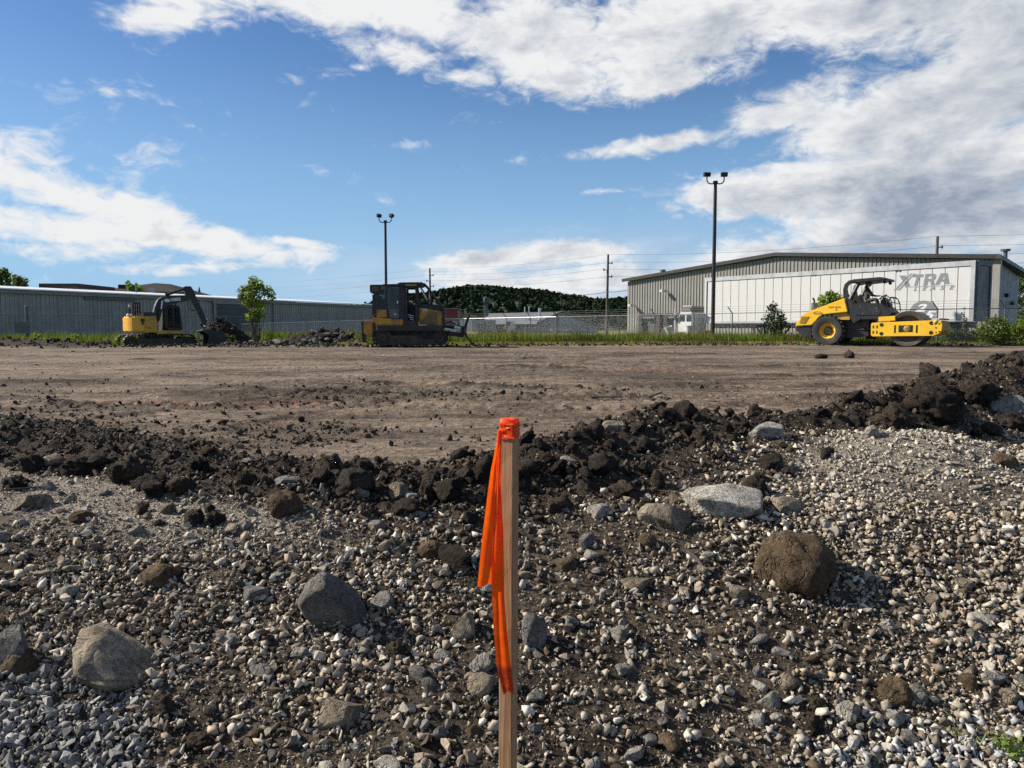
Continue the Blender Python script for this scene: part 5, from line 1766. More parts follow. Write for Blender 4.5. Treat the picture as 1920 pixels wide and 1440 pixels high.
# ---- bulldozer
def build_dozer():
    Yd = 33.6
    p = W(770, 653, Yd)
    t = thing('bulldozer', 'dark yellow crawler bulldozer with a screened cab standing in the middle of the pad edge', 'bulldozer', (p.x, Yd, zat(p.x, Yd)), math.radians(4))
    t.scale = (.93,) * 3
    K = lambda zx, zy: ((zx - 960) / 290, (1150 - zy) / 294)
    PL = lambda *pts: [K(*q) for q in pts]
    # crawlers
    for yc in (-.85, .85):
        loop = track_loop(-1.20, 1.42, .41, .38, .47, .43)
        inner = PL((690, 985), (1120, 985), (1150, 1030), (1290, 1030), (1300, 1110), (680, 1118))
        crawler(t, yc, .52, loop, .19, inner, [(-.7 + .36 * k, .16, .11) for k in range(6)] + [(-.12, .76, .08)], [(-1.20, .47, .38, 'sprocket'), (1.42, .43, .34, 'idler')])
    MB().box((.1, 0, .62), (2.9, 1.15, .42)).build('belly', MAT['dark_steel'], t)
    # rear body, tank and winch housing
    rear = MB().prism(PL((480, 800), (480, 745), (880, 770), (885, 852), (540, 852)), -.98, .98).build('rear_body', MAT['ochre_dark'], t, bevel=.03)
    MB().prism(PL((535, 640), (660, 640), (672, 745), (535, 745)), -.88, .88).build('rear_panel', MAT['ochre_dark'], t, bevel=.02)
    MB().box((K(612, 0)[0], -.885, K(0, 708)[1]), (.26, .02, .20)).build('panel_recess', MAT['brown_decal'], rear)
    MB().prism(PL((338, 800), (480, 795), (480, 1010), (420, 1010), (345, 960)), -.72, .72).build('winch_housing', MAT['ochre_dark'], t, bevel=.04)
    MB().prism(PL((328, 795), (342, 795), (348, 1080), (338, 1080)), -.75, .75).build('rear_plate', MAT['dark_steel'], t)
    sd = MB().prism(PL((545, 852), (1400, 852), (1400, 925), (545, 925)), -1.10, -.55)
    sd.prism(PL((545, 852), (1400, 852), (1400, 925), (545, 925)), .55, 1.10)
    sd.build('side_deck', MAT['dark_steel'], t)
    # cab: posts, roof, glass, door
    yn, yf = -.80, .80
    for yc in (yn, yf - .1):
        MB().prism(PL((478, 440), (560, 430), (565, 640), (490, 740), (472, 700)), yc, yc + .1).build('cab_post', MAT['frame'], t)
        MB().prism(PL((560, 420), (675, 345), (690, 345), (672, 460), (655, 640), (560, 640)), yc + .02, yc + .05).build('side_window', MAT['glass'], t)
        MB().prism(PL((668, 335), (690, 335), (670, 470), (690, 760), (670, 750), (650, 560)), yc - .01, yc + .09).build('cab_post', MAT['frame'], t)
        d = MB().prism(PL((692, 335), (826, 335), (826, 760), (694, 750), (672, 470)), yc - .01, yc + .04).build('door', MAT['grey_panel'], t, bevel=.01)
        if yc < 0:
            MB().prism(PL((705, 350), (818, 350), (818, 630), (700, 630), (688, 470)), yc - .02, yc - .012).build('door_glass', MAT['glass_dark'], d)
            MB().box((K(808, 0)[0], yc - .03, K(0, 540)[1]), (.05, .05, .11)).build('door_handle', MAT['chrome'], d)
            q = K(772, 700)
            o = link_mesh('sticker', text_mesh('N', .13, MAT['white_decal'], .2, .004), d)
            o.location = (q[0], yc - .018, q[1])
        MB().prism(PL((828, 325), (890, 325), (900, 790), (860, 790), (830, 740)), yc, yc + .12).build('cab_post', MAT['frame'], t)
        MB().prism(PL((900, 345), (925, 345), (938, 780), (905, 790)), yc, yc + .1).build('door_post', MAT['frame'], t)
        MB().prism(PL((1030, 310), (1062, 310), (1098, 560), (1065, 560)), yc, yc + .1).build('front_post', MAT['frame'], t)
        MB().prism(PL((900, 320), (1060, 320), (1050, 350), (900, 350)), yc, yc + .1).build('cab_rail', MAT['frame'], t)
        # limb riser from the roof down to the nose
        pts = [K(1100, 290), K(1165, 300), K(1205, 345), K(1300, 480), K(1395, 600)]
        MB().tube([(q[0], yc + .05, q[1]) for q in pts], .055, 8).build('limb_riser', MAT['frame'], t, True)
        q0, q1 = K(1100, 320), K(1250, 560)
        MB().tube([(q0[0], yc + .05, q0[1]), (q1[0], yc + .05, q1[1])], .022, 6).build('screen_bar', MAT['frame'], t, True)
    MB().prism(PL((600, 300), (800, 298), (840, 276), (1130, 272), (1175, 296), (1150, 322), (600, 332)), -.88, .88).build('roof', MAT['frame'], t, bevel=.05)
    MB().box((K(985, 0)[0], 0, K(0, 312)[1]), (.5, 1.785, .06)).build('roof_trim', MAT['yellow_dirty'], t)
    ac = MB().prism(PL((438, 304), (610, 302), (600, 420), (500, 436), (440, 410)), -.62, .62).build('air_conditioner', MAT['frame'], t, bevel=.03)
    for k in range(6):
        q = K(472 + k * 15, 360)
        MB().box((q[0], -.625, q[1]), (.028, .02, .23)).build('louvre', MAT['louvre'], ac)
    MB().prism(PL((600, 332), (660, 332), (640, 360), (590, 385)), -.86, -.82).build('roof_bracket', MAT['louvre'], t)
    q = K(775, 560)
    MB().prism(PL((650, 800), (650, 640), (690, 620), (720, 720), (850, 730), (850, 800)), -.3, .3).build('seat', MAT['black'], t, bevel=.03)
    fw = MB().prism(PL((935, 560), (1075, 560), (1075, 790), (935, 790)), .45, .5)
    fw.build('cab_floor_panel', MAT['frame'], t)
    MB().prism(PL((1040, 570), (1075, 570), (1075, 790), (1040, 790)), -.78, .78).build('fire_wall', MAT['frame'], t)
    MB().prism(PL((1085, 330), (1095, 330), (1240, 580), (1225, 580)), -.74, .74).build('front_screen', MAT['glass'], t)
    # nose
    hood = MB().prism(PL((1080, 602), (1395, 655), (1395, 870), (1345, 890), (1080, 820)), -.56, .56).build('engine_hood', MAT['ochre_dark'], t, bevel=.03)
    MB().prism(PL((1066, 565), (1230, 560), (1395, 590), (1408, 640), (1395, 652), (1075, 600)), -.60, .60).build('hood_top', MAT['frame'], t, bevel=.03)
    MB().prism(PL((1104, 802), (1232, 662), (1326, 668), (1332, 862)), -.568, -.552).build('engine_cover', MAT['louvre'], hood)
    MB().prism(PL((1395, 592), (1430, 600), (1432, 880), (1395, 890)), -.58, .58).build('radiator_grille', MAT['frame'], t)
    for txt, zx, zy, s in (('650J', 1160, 640, .15), ('LT', 1142, 675, .13)):
        q = K(zx, zy)
        o = link_mesh('lettering', text_mesh(txt, s, MAT['white_decal'], 0, .004), hood)
        o.location = (q[0], -.566, q[1])
    q = K(1230, 840)
    MB().tube([(q[0] - .1, -.62, q[1] - .02), (q[0] + .12, -.62, q[1] + .02)], .02, 6).build('hand_hold', MAT['chrome'], t, True)
    # fenders and steps between cab and nose
    MB().prism(PL((900, 790), (1070, 790), (1075, 850), (900, 850)), -1.05, -.4).build('step_deck', MAT['dark_steel'], t)
    for k in range(3):
        q = K(980 + 5 * k, 715 + 28 * k)
        MB().box((q[0], -.72, q[1]), (.26 - .04 * k, .12, .03), rotm(0, .25, 0)).build('step', MAT['galv'], t)
    # push arms, cylinders and the blade
    MB().box((2.0, -.55, .62), (1.0, .14, .2), rotm(0, .12, 0)).box((2.0, .55, .62), (1.0, .14, .2), rotm(0, .12, 0)).build('push_arm', MAT['dark_steel'], t, bevel=.02)
    for yc in (-.35, .35):
        MB().cyl((1.55, yc, 1.0), (2.05, yc, .92), .075, 10).build('lift_cylinder', MAT['dark_steel'], t, True)
        MB().cyl((2.05, yc, .92), (2.45, yc, .85), .04, 10).build('cylinder_rod', MAT['chrome'], t, True)
    MB().tube([(1.6, -.3, 1.1), (1.9, -.32, 1.2), (2.2, -.3, 1.02), (2.45, -.25, .95)], .025, 6).build('hose', MAT['black'], t, True)
    out = PL((1758, 702), (1768, 712), (1752, 760), (1728, 840), (1712, 930), (1735, 1000), (1795, 1085))
    back = PL((1775, 1085), (1705, 1010), (1678, 935), (1692, 840), (1725, 745), (1748, 702))
    bl = MB().prism(out + back, -1.45, 1.45).build('blade', MAT['track'], t, True)
    MB().box((K(1790, 0)[0], 0, K(0, 1092)[1]), (.07, 2.9, .12), rotm(0, -.6, 0)).build('cutting_edge', MAT['dark_steel'], bl)
    for yc in (-1.0, 0, 1.0):
        MB().prism(PL((1640, 880), (1690, 850), (1690, 980), (1640, 960)), yc - .06, yc + .06).build('blade_bracket', MAT['dark_steel'], bl)
    # exhaust
    MB().cyl((1.0, -.2, 1.9), (1.0, -.2, 2.12), .05, 10).build('exhaust', MAT['black'], t)


build_dozer()


# ---- excavator
def build_excavator():
    Ye = 45.0
    p = W(293, 650, Ye)
    z0 = zat(p.x, Ye)
    t = thing('excavator', 'yellow and black crawler excavator with its bucket down by the dark earth pile', 'excavator', (p.x, Ye, z0 - .05), math.radians(38))
    K = lambda zx, zy: ((zx - 560) / 186, (806 - zy) / 192)
    PL = lambda *pts: [K(*q) for q in pts]
    for yc in (-1.0, 1.0):
        loop = track_loop(-1.55, 1.55, .36, .36, .42, .42)
        crawler(t, yc, .52, loop, .19, [(-1.2, .25), (1.2, .25), (1.25, .62), (-1.25, .62)], [(-1.0 + .4 * k, .16, .11) for k in range(6)] + [(-.5, .74, .07), (.5, .74, .07)], [(-1.55, .42, .33, 'sprocket'), (1.55, .42, .31, 'idler')])
    MB().box((0, 0, .62), (1.6, 1.5, .36)).cyl((0, 0, .75), (0, 0, .98), .62, 24).build('undercarriage', MAT['dark_steel'], t)
    # rounded counterweight
    n = 16
    poly = [(-.78, -1.18), (-.78, 1.18)] + [(-.9 - .78 * math.sin(math.pi * k / n) ** .55, 1.18 * math.cos(math.pi * k / n)) for k in range(n + 1)]
    cw = MB().prism(poly, .98, 1.88, 'z').build('counterweight', MAT['ochre'], t, bevel=.07, seg=3)
    MB().box((-.95, -1.19, 1.66), (.20, .03, .16)).box((-.95, -1.19, 1.5), (.10, .03, .2)).build('recess', MAT['black'], cw)
    MB().box((-.62, -1.2, 1.34), (.34, .1, .07)).build('step', MAT['ochre'], cw)
    MB().prism(PL((400, 445), (525, 440), (525, 620), (400, 625)), -1.16, -.35).build('tank_box', MAT['yellow_dirty'], t, bevel=.03)  # darker yellow puts the shade of this unlit side into the colour
    MB().prism(PL((400, 445), (520, 445), (520, 620), (400, 625)), -.35, 1.16).build('engine_bay', MAT['frame'], t, bevel=.03)
    MB().prism(PL((400, 400), (520, 400), (520, 446), (400, 446)), -1.05, 1.05).build('engine_cover', MAT['frame'], t, bevel=.03)
    MB().prism(PL((525, 600), (830, 600), (830, 630), (525, 640)), -1.1, 1.1).build('deck', MAT['yellow_dirty'], t)
    for k in range(4):
        zx = 318 + 26 * k
        a, b = K(zx, 440), K(zx, 296)
        MB().cyl((a[0], -.55 + .1 * k, a[1]), (b[0], -.55 + .1 * k, b[1]), .055, 8).build('guard_post', MAT['black'], t)
    for zy in (300, 350, 395):
        a, b = K(310, zy), K(405, zy)
        MB().cyl((a[0], -.45, a[1]), (b[0], -.25, b[1]), .03, 6).build('guard_rail', MAT['black'], t)
    q = K(282, 420)
    MB().cyl((q[0], -.6, q[1] - .1), (q[0], -.6, q[1] + .28), .07, 10).build('exhaust_pipe', MAT['black'], t)
    MB().box((q[0], -.6, q[1] - .06), (.30, .3, .16)).build('beacon_base', MAT['white_decal'], t, bevel=.04)
    MB().cyl((q[0], -.62, q[1] + .40), (q[0], -.62, q[1] + .52), .055, 10).build('beacon', MAT['white_decal'], t)
    # cab on the far side of the boom
    c0, c1 = .10, 1.12
    cab = MB()
    for y in (c0, c1 - .08):
        cab.prism(PL((640, 600), (640, 350), (668, 330), (690, 335), (690, 600)), y, y + .08)
        cab.prism(PL((808, 335), (822, 345), (842, 585), (826, 600)), y, y + .08)
        cab.prism(PL((640, 560), (830, 575), (830, 605), (640, 605)), y, y + .08)
        cab.prism(PL((742, 340), (756, 340), (760, 580), (744, 580)), y, y + .08)
    cab.build('cab_frame', MAT['frame'], t)
    MB().prism(PL((655, 325), (690, 312), (790, 312), (820, 330), (820, 348), (650, 350)), c0 - .02, c1 + .02).build('cab_roof', MAT['frame'], t, bevel=.03)
    MB().box((K(765, 0)[0], (c0 + c1) / 2, K(0, 316)[1]), (.5, .7, .05)).build('roof_hatch', MAT['galv'], t)
    for y in (c0 + .03, c1 - .05):
        MB().prism(PL((690, 350), (742, 345), (744, 575), (690, 575)), y, y + .015).build('window', MAT['glass'], t)
        MB().prism(PL((757, 345), (810, 345), (828, 575), (760, 575)), y, y + .015).build('window', MAT['glass'], t)
    MB().prism(PL((816, 350), (822, 350), (840, 585), (834, 585)), c0 + .08, c1 - .08).build('windscreen', MAT['glass'], t)
    MB().prism(PL((640, 350), (660, 350), (660, 600), (640, 600)), c0, c1).build('cab_back', MAT['frame'], t)
    MB().prism(PL((690, 600), (690, 430), (712, 425), (722, 520), (770, 525), (770, 600)), .4, .85).build('seat', MAT['black'], t, bevel=.03)
    # boom
    boom = PL((500, 520), (520, 440), (545, 330), (575, 258), (620, 225), (700, 206), (850, 200), (900, 208), (904, 232), (868, 262), (740, 300), (655, 330), (610, 372), (575, 440), (535, 520))
    bm_ = MB().prism(boom, -.42, -.02).build('boom', MAT['frame'], t, bevel=.02)
    q = K(755, 252)
    o = link_mesh('lettering', text_mesh('DEERE', .235, MAT['white_decal'], 0, .012, sx=.82), bm_)
    o.location = (q[0], -.427, q[1])
    o.rotation_euler = (0, -.09, 0)
    q = K(666, 264)
    o = MB().prism([(q[0] + .17 * math.cos(2 * math.pi * k / 16), q[1] + .10 * math.sin(2 * math.pi * k / 16)) for k in range(16)], -.428, -.422).build('badge', MAT['white_decal'], bm_)
    for y in (-.50, .06):
        a, b = K(590, 420), K(668, 245)
        a = K(560, 500)
        MB().cyl((a[0], y, a[1]), (K(600, 360)[0], y, K(600, 360)[1]), .085, 10).build('boom_cylinder', MAT['dark_steel'], t, True)
        MB().cyl((K(600, 360)[0], y, K(600, 360)[1]), (K(615, 270)[0], y, K(615, 270)[1]), .045, 10).build('cylinder_rod', MAT['chrome'], t, True)
    a, m, b = K(660, 202), K(770, 162), K(852, 128)
    MB().cyl((a[0], -.22, a[1]), (m[0], -.22, m[1]), .085, 10).cyl((m[0], -.22, m[1]), (b[0], -.22, b[1]), .06, 10).build('arm_cylinder', MAT['frame'], t, True)
    # arm
    arm = PL((845, 108), (870, 98), (922, 96), (948, 140), (975, 215), (1010, 300), (1050, 395), (1092, 500), (1070, 545), (1035, 520), (995, 420), (955, 330), (905, 232), (868, 205))
    am = MB().prism(arm, -.36, -.08).build('arm', MAT['frame'], t, bevel=.02)
    a, m, b = K(968, 262), K(1046, 400), K(1092, 482)
    MB().cyl((a[0], -.22, a[1]), (m[0], -.22, m[1]), .075, 10).build('bucket_cylinder', MAT['frame'], t, True)
    MB().cyl((m[0], -.22, m[1]), (b[0], -.22, b[1]), .045, 10).build('cylinder_rod', MAT['chrome'], t, True)
    MB().tube([(K(885, 235)[0], -.45, K(885, 235)[1]), (K(872, 300)[0], -.45, K(872, 300)[1]), (K(890, 355)[0], -.45, K(890, 355)[1]), (K(925, 375)[0], -.42, K(925, 375)[1]), (K(960, 372)[0], -.4, K(960, 372)[1])], .022, 6).build('hose', MAT['black'], t, True)
    MB().tube([(K(895, 230)[0], -.40, K(895, 230)[1]), (K(905, 300)[0], -.42, K(905, 300)[1]), (K(915, 350)[0], -.42, K(915, 350)[1]), (K(940, 372)[0], -.38, K(940, 372)[1])], .022, 6).build('hose', MAT['black'], t, True)
    MB().prism(PL((1010, 520), (1025, 515), (1065, 580), (1048, 590)), -.40, -.04).build('link', MAT['dark_steel'], t)
    MB().prism(PL((1085, 480), (1098, 486), (1066, 582), (1050, 575)), -.42, -.02).build('link', MAT['bucketsteel'], t)
    # bucket: shell, two side plates and teeth
    prof = PL((1005, 600), (1080, 588), (1160, 600), (1225, 605), (1258, 660), (1255, 720), (1215, 775), (1150, 796), (1062, 806))
    inner = PL((1070, 790), (1145, 780), (1200, 760), (1236, 715), (1238, 665), (1215, 622), (1160, 615), (1080, 604), (1012, 614))
    b0, b1 = -.80, .42
    bk = MB().prism(prof + inner, b0, b1).build('bucket', MAT['bucketsteel'], t)
    for y in (b0, b1 - .04):
        MB().prism(prof + PL((1072, 720), (1078, 660)), y - .002, y + .042).build('side_plate', MAT['dark_steel'], bk)  # plates darker than the shell: their shade is put into the steel colour
    for k in range(5):
        y = b0 + .1 + k * (b1 - b0 - .2) / 4
        MB().prism(PL((1075, 775), (1095, 806), (1040, 815)), y - .05, y + .05).build('tooth', MAT['galv'], bk)
    MB().prism(PL((1020, 605), (1060, 570), (1110, 575), (1140, 602)), -.42, -.36).prism(PL((1020, 605), (1060, 570), (1110, 575), (1140, 602)), -.08, -.02).build('bucket_ear', MAT['bucketsteel'], bk)


build_excavator()
# ------------------------------------------------------------------ rocks, clods, heaps
def rock_mesh(name, seed, mat, sub=3, planes=7, rough=.10, cut=(.55, .85), smooth=True, fine=.02, clod=False):
    """a block: a ball chipped by random planes, then roughened"""
    rng = np.random.default_rng(seed)
    bm = bmesh.new()
    bmesh.ops.create_icosphere(bm, subdivisions=sub, radius=1)
    V = np.array([v.co[:] for v in bm.verts])
    for _ in range(planes):
        n = rng.normal(size=3)
        n /= np.linalg.norm(n)
        d = rng.uniform(*cut)
        e = V @ n - d
        V = V - np.clip(e, 0, None)[:, None] * n * .97
    ph = rng.uniform(0, 50, 3)
    k = fbm(V[:, 0] * 1.7 + ph[0] + V[:, 2] * .9, V[:, 1] * 1.7 + ph[1] - V[:, 2] * 1.1, seed, 3) - .5
    k2 = fbm(V[:, 0] * 5 + ph[2] + V[:, 2] * 3.1, V[:, 1] * 5 + ph[0] + V[:, 2] * 2.7, seed + 5, 3) - .5
    if clod:
        c1 = np.abs(fbm(V[:, 0] * 2.6 + ph[1] + V[:, 2] * 1.9, V[:, 1] * 2.6 + ph[0] - V[:, 2] * 2.2, seed + 2, 4, .6) - .5)
        c2 = np.abs(fbm(V[:, 0] * 7 + ph[2] + V[:, 2] * 5.1, V[:, 1] * 7 + ph[1] - V[:, 2] * 4.7, seed + 3, 3, .6) - .5)
        V = V * (1 + 1.15 * (c1 - .1) + .55 * (c2 - .1))[:, None]
    k3 = fbm(V[:, 0] * 11 + ph[1] + V[:, 2] * 7.1, V[:, 1] * 11 + ph[2] - V[:, 2] * 6.3, seed + 9, 2) - .5
    V = V * (1 + rough * 2 * k + fine * 2.6 * k2 + fine * 2.0 * k3)[:, None]
    V = (V - V.min(0)) / (V.max(0) - V.min(0)) * 2 - 1
    for v, c in zip(bm.verts, V):
        v.co = c
    for f in bm.faces:
        f.smooth = smooth
    for e in bm.edges:
        if len(e.link_faces) == 2 and e.calc_face_angle(0) > .5:
            e.smooth = False
    me = bpy.data.meshes.new(name)
    bm.to_mesh(me)
    bm.free()
    me.materials.append(mat)
    return me


def M_rock(name, a, b, bump=.006, scale=4.0, dust=.0):
    m = bpy.data.materials.new(name)
    m.use_nodes = True
    T = NT(m.node_tree)
    out = T.n('ShaderNodeOutputMaterial')
    g = T.n('ShaderNodeNewGeometry')
    oi = T.n('ShaderNodeObjectInfo')
    P = T.n('ShaderNodeVectorMath', operation='ADD', inp={0: g.outputs['Position'], 1: oi.outputs['Location']}).outputs[0]
    n1 = T.noise(P, scale, 6, .65)
    c = T.mix(T.smooth(n1, .32, .68), a, b)
    n2 = T.noise(P, scale * 14, 4, .7)
    k = T.smooth(n2, .3, .7, .72, 1.28)
    r = T.math('MULTIPLY_ADD', oi.outputs['Random'], .5, .75)
    k = T.math('MULTIPLY', k, r)
    kk = T.n('ShaderNodeCombineXYZ', inp={0: k, 1: k, 2: k})
    c = T.mix(1.0, c, kk.outputs[0], 'MULTIPLY')
    st = T.smooth(T.noise(P, scale * 3.2, 6, .72, .6), .50, .68)
    c = T.mix(T.math('MULTIPLY', st, .62), c, tuple(q * .38 for q in a))
    dst = T.smooth(T.noise(P, scale * 6.0, 5, .7), .55, .72)
    c = T.mix(T.math('MULTIPLY', dst, .45), c, tuple(min(q * 1.35, .6) for q in b))
    p = T.n('ShaderNodeBsdfPrincipled', inp={'Base Color': c, 'Roughness': .9, 'Specular IOR Level': .2})
    rdg = T.math('ABSOLUTE', T.math('SUBTRACT', T.noise(P, scale * 1.7, 4, .6, .8), .5))
    crack = T.smooth(rdg, .0, .035)
    h = T.math('ADD', T.math('ADD', T.noise(P, scale * 9, 7, .72), T.math('MULTIPLY', T.noise(P, scale * 2.5, 4, .6), 1.2)), T.math('MULTIPLY', crack, .5))
    b_ = T.n('ShaderNodeBump', inp={'Strength': 1.0, 'Distance': bump, 'Height': h})
    T.link(b_.outputs[0], p.inputs['Normal'])
    T.link(p.outputs[0], out.inputs[0])
    return m


def M_grain(name, bump=.002, spec=.2):
    """gravel and crumbs: colour per grain from the tint attribute"""
    m = bpy.data.materials.new(name)
    m.use_nodes = True
    T = NT(m.node_tree)
    out = T.n('ShaderNodeOutputMaterial')
    g = T.n('ShaderNodeNewGeometry')
    at = T.n('ShaderNodeAttribute', attribute_name='tint')
    n = T.noise(g.outputs['Position'], 90, 4, .65)
    k = T.smooth(n, .3, .7, .72, 1.25)
    kk = T.n('ShaderNodeCombineXYZ', inp={0: k, 1: k, 2: k})
    c = T.mix(1.0, at.outputs['Color'], kk.outputs[0], 'MULTIPLY')
    p = T.n('ShaderNodeBsdfPrincipled', inp={'Base Color': c, 'Roughness': .88, 'Specular IOR Level': spec})
    b_ = T.n('ShaderNodeBump', inp={'Strength': .8, 'Distance': bump, 'Height': T.noise(g.outputs['Position'], 160, 4, .7)})
    T.link(b_.outputs[0], p.inputs['Normal'])
    T.link(p.outputs[0], out.inputs[0])
    return m


MAT.update(
    rock_grey=M_rock("grey_limestone", (.15, .143, .13), (.30, .288, .265), .03, 5.0),
    rock_pale=M_rock("pale_limestone", (.20, .185, .16), (.40, .38, .335), .022, 5.0),
    rock_tan=M_rock("tan_stone", (.15, .122, .088), (.29, .245, .185), .022, 5.0),
    rock_brown=M_rock("brown_earthy_stone", (.075, .052, .031), (.19, .138, .085), .05, 4.0),
    clod=M_rock("dark_soil_clod", (.020, .016, .0125), (.068, .054, .042), .05, 6.0),
    clod_brown=M_rock("brown_soil_clod", (.032, .024, .017), (.085, .065, .046), .035, 5.0),
    rubble=M_rock("broken_concrete", (.050, .047, .043), (.17, .162, .15), .006, 3.0),
)


# ---- grains: many small convex chips joined into one mesh
def hull_chip(seed, n, flat):
    rng = np.random.default_rng(seed)
    p = rng.normal(size=(n, 3))
    p /= np.linalg.norm(p, axis=1)[:, None]
    p *= rng.uniform(.8, 1.05, n)[:, None]
    p *= np.array([1.0, rng.uniform(.62, .95), flat * rng.uniform(.8, 1.2)])
    bm = bmesh.new()
    for q in p:
        bm.verts.new(q)
    r = bmesh.ops.convex_hull(bm, input=bm.verts)
    for g in [v for v in bm.verts if not v.link_faces]:
        bm.verts.remove(g)
    bmesh.ops.triangulate(bm, faces=bm.faces)
    bmesh.ops.recalc_face_normals(bm, faces=bm.faces)
    bm.verts.index_update()
    V = np.array([v.co[:] for v in bm.verts])
    F = np.array([[v.index for v in f.verts] for f in bm.faces])
    bm.free()
    return V, F


def grains(name, P, size, tint, mat, seed, npts=(9, 12), flat=.6, tilt=.5, smooth_share=.0, sink=.25):
    rng = np.random.default_rng(seed)
    N = len(P)
    nv = 14
    variants = [hull_chip(seed * 100 + k, rng.integers(npts[0], npts[1] + 1), flat) for k in range(nv)]
    which = rng.integers(0, nv, N)
    Vs, Fs, Ts, S = [], [], [], []
    base = 0
    for k, (v, f) in enumerate(variants):
        ii = np.where(which == k)[0]
        n = len(ii)
        if n == 0:
            continue
        a = rng.uniform(0, 2 * math.pi, n)
        tx, ty = rng.normal(0, tilt, n), rng.normal(0, tilt, n)
        ca, sa, cx, sx, cy, sy = np.cos(a), np.sin(a), np.cos(tx), np.sin(tx), np.cos(ty), np.sin(ty)
        Rz = np.zeros((n, 3, 3)); Rz[:, 0, 0] = ca; Rz[:, 0, 1] = -sa; Rz[:, 1, 0] = sa; Rz[:, 1, 1] = ca; Rz[:, 2, 2] = 1
        Rx = np.zeros((n, 3, 3)); Rx[:, 0, 0] = 1; Rx[:, 1, 1] = cx; Rx[:, 1, 2] = -sx; Rx[:, 2, 1] = sx; Rx[:, 2, 2] = cx
        Ry = np.zeros((n, 3, 3)); Ry[:, 1, 1] = 1; Ry[:, 0, 0] = cy; Ry[:, 0, 2] = sy; Ry[:, 2, 0] = -sy; Ry[:, 2, 2] = cy
        R = Rx @ Ry @ Rz
        sc = (size[ii][:, None] * rng.uniform(.8, 1.25, (n, 3))) * .5
        q = np.einsum('nij,nkj->nki', R, v[None] * sc[:, None, :])
        q = q + P[ii][:, None, :] + np.array([0, 0, 1])[None, None] * (size[ii] * flat * (.5 - sink))[:, None, None]
        Vs.append(q.reshape(-1, 3))
        Fs.append((f[None] + (np.arange(n) * len(v))[:, None, None] + base).reshape(-1, 3))
        Ts.append(np.repeat(tint[ii], len(v), 0))
        S.append(np.repeat(rng.random(n) < smooth_share, len(f)))
        base += n * len(v)
    return np_mesh(name, np.concatenate(Vs), np.concatenate(Fs), mat, np.concatenate(S), np.concatenate(Ts))


# ---- dark earth pile by the excavator
def heap_surface(name, label, cat, c, rx, ry, h, mat, seed, peak=(0, 0), lump=.18):
    rng = np.random.default_rng(seed)
    n, m = 90, 34
    A, Rr = np.meshgrid(np.linspace(0, 2 * math.pi, n, endpoint=False), np.linspace(0, 1, m))
    x, y = Rr * np.cos(A) * rx + peak[0] * (1 - Rr), Rr * np.sin(A) * ry + peak[1] * (1 - Rr)
    z = h * (1 - Rr ** 1.35) + lump * h * (np.abs(fbm(x * 2.4 + seed, y * 2.4, seed, 4, .62) - .5) * 2 - .25) * sstep(1.02, .8, Rr)
    z[-1] -= .2
    idx = np.arange(n * m).reshape(m, n)
    Fq = np.stack([idx[:-1], np.roll(idx[:-1], -1, 1), np.roll(idx[1:], -1, 1), idx[1:]], -1).reshape(-1, 4)
    me = np_mesh(name, np.stack([x, y, z], -1).reshape(-1, 3), Fq[:, ::-1], mat, True)
    t = thing(name, label, cat, c)
    link_mesh('mound', me, t)
    return t


Yp = 50.5
p = W(428, 650, Yp)
ep = heap_surface('earth_pile', 'steep dark earth pile right behind the excavator bucket', 'earth pile', (p.x, Yp, zat(p.x, Yp)), 1.9, 1.6, 1.85, MAT['clod'], 3, (-.7, 0), .30)
rng = np.random.default_rng(12)
n = 420
a, r = rng.uniform(0, 2 * math.pi, n), rng.random(n) ** .5
P = np.stack([r * np.cos(a) * 1.9 - .7 * (1 - r), r * np.sin(a) * 1.6, 1.85 * (1 - r ** 1.35) - .02], 1)
o = link_mesh('crumbs', grains('crumbs', P, rng.uniform(.06, .26, n), np.ones((n, 3)) * rng.uniform(.02, .075, (n, 1)) * np.array([[1.1, .92, .78]]), M_grain("earth_crumb", .02), 5, flat=.8), ep)
tag(o, kind='stuff')
STONE_SHARED = [rock_mesh('stone', 500 + k, MAT['rubble'], 2, 9, .06, (.45, .75), True, .01) for k in range(7)]
for k in range(5):
    q = (rng.uniform(-.6, .6), -1.0 + rng.uniform(0, .5), rng.uniform(.5, 1.4))
    o = link_mesh('stone', STONE_SHARED[k], ep)
    o.location = q
    o.scale = Vector((1, .8, .6)) * rng.uniform(.05, .13)

# ---- heap of broken concrete between excavator and bulldozer
Yr = 37.4
p = W(600, 650, Yr)
rp = heap_surface('rubble_heap', 'wide heap of broken concrete and earth between excavator and bulldozer', 'rubble heap', (p.x, Yr, zat(p.x, Yr)), 2.45, 1.1, .92, MAT['clod'], 6, (.35, 0), .3)
SLABS = [rock_mesh('concrete_chunk', 540 + k, MAT['rubble'], 2, 12, .03, (.35, .6), False, .004) for k in range(9)]
rnd = random.Random(5)
for k in range(170):
    u = rnd.uniform(-1, 1)
    x = u * 2.4
    hh = max(0.0, .98 * (1 - abs((x - .35) / 2.6) ** 1.2))
    v = rnd.random() ** .7
    z = hh * (1 - v) + rnd.uniform(-.03, .08)
    y = -1.1 * v + rnd.uniform(-.1, .15)
    if k > 135:
        x, y, z = rnd.uniform(-4.4, -1.9), rnd.uniform(-.9, -.1), rnd.uniform(.0, .30)
    o = link_mesh('concrete_chunk', SLABS[k % 9], rp)
    o.location = (x, y, z)
    s = rnd.uniform(.06, .17) * (1.35 if rnd.random() < .2 else 1)
    o.scale = (s * rnd.uniform(1, 1.9), s, s * rnd.uniform(.4, .9))
    o.rotation_euler = (rnd.uniform(-.7, .7), rnd.uniform(-.9, .9), rnd.uniform(0, 6.3))
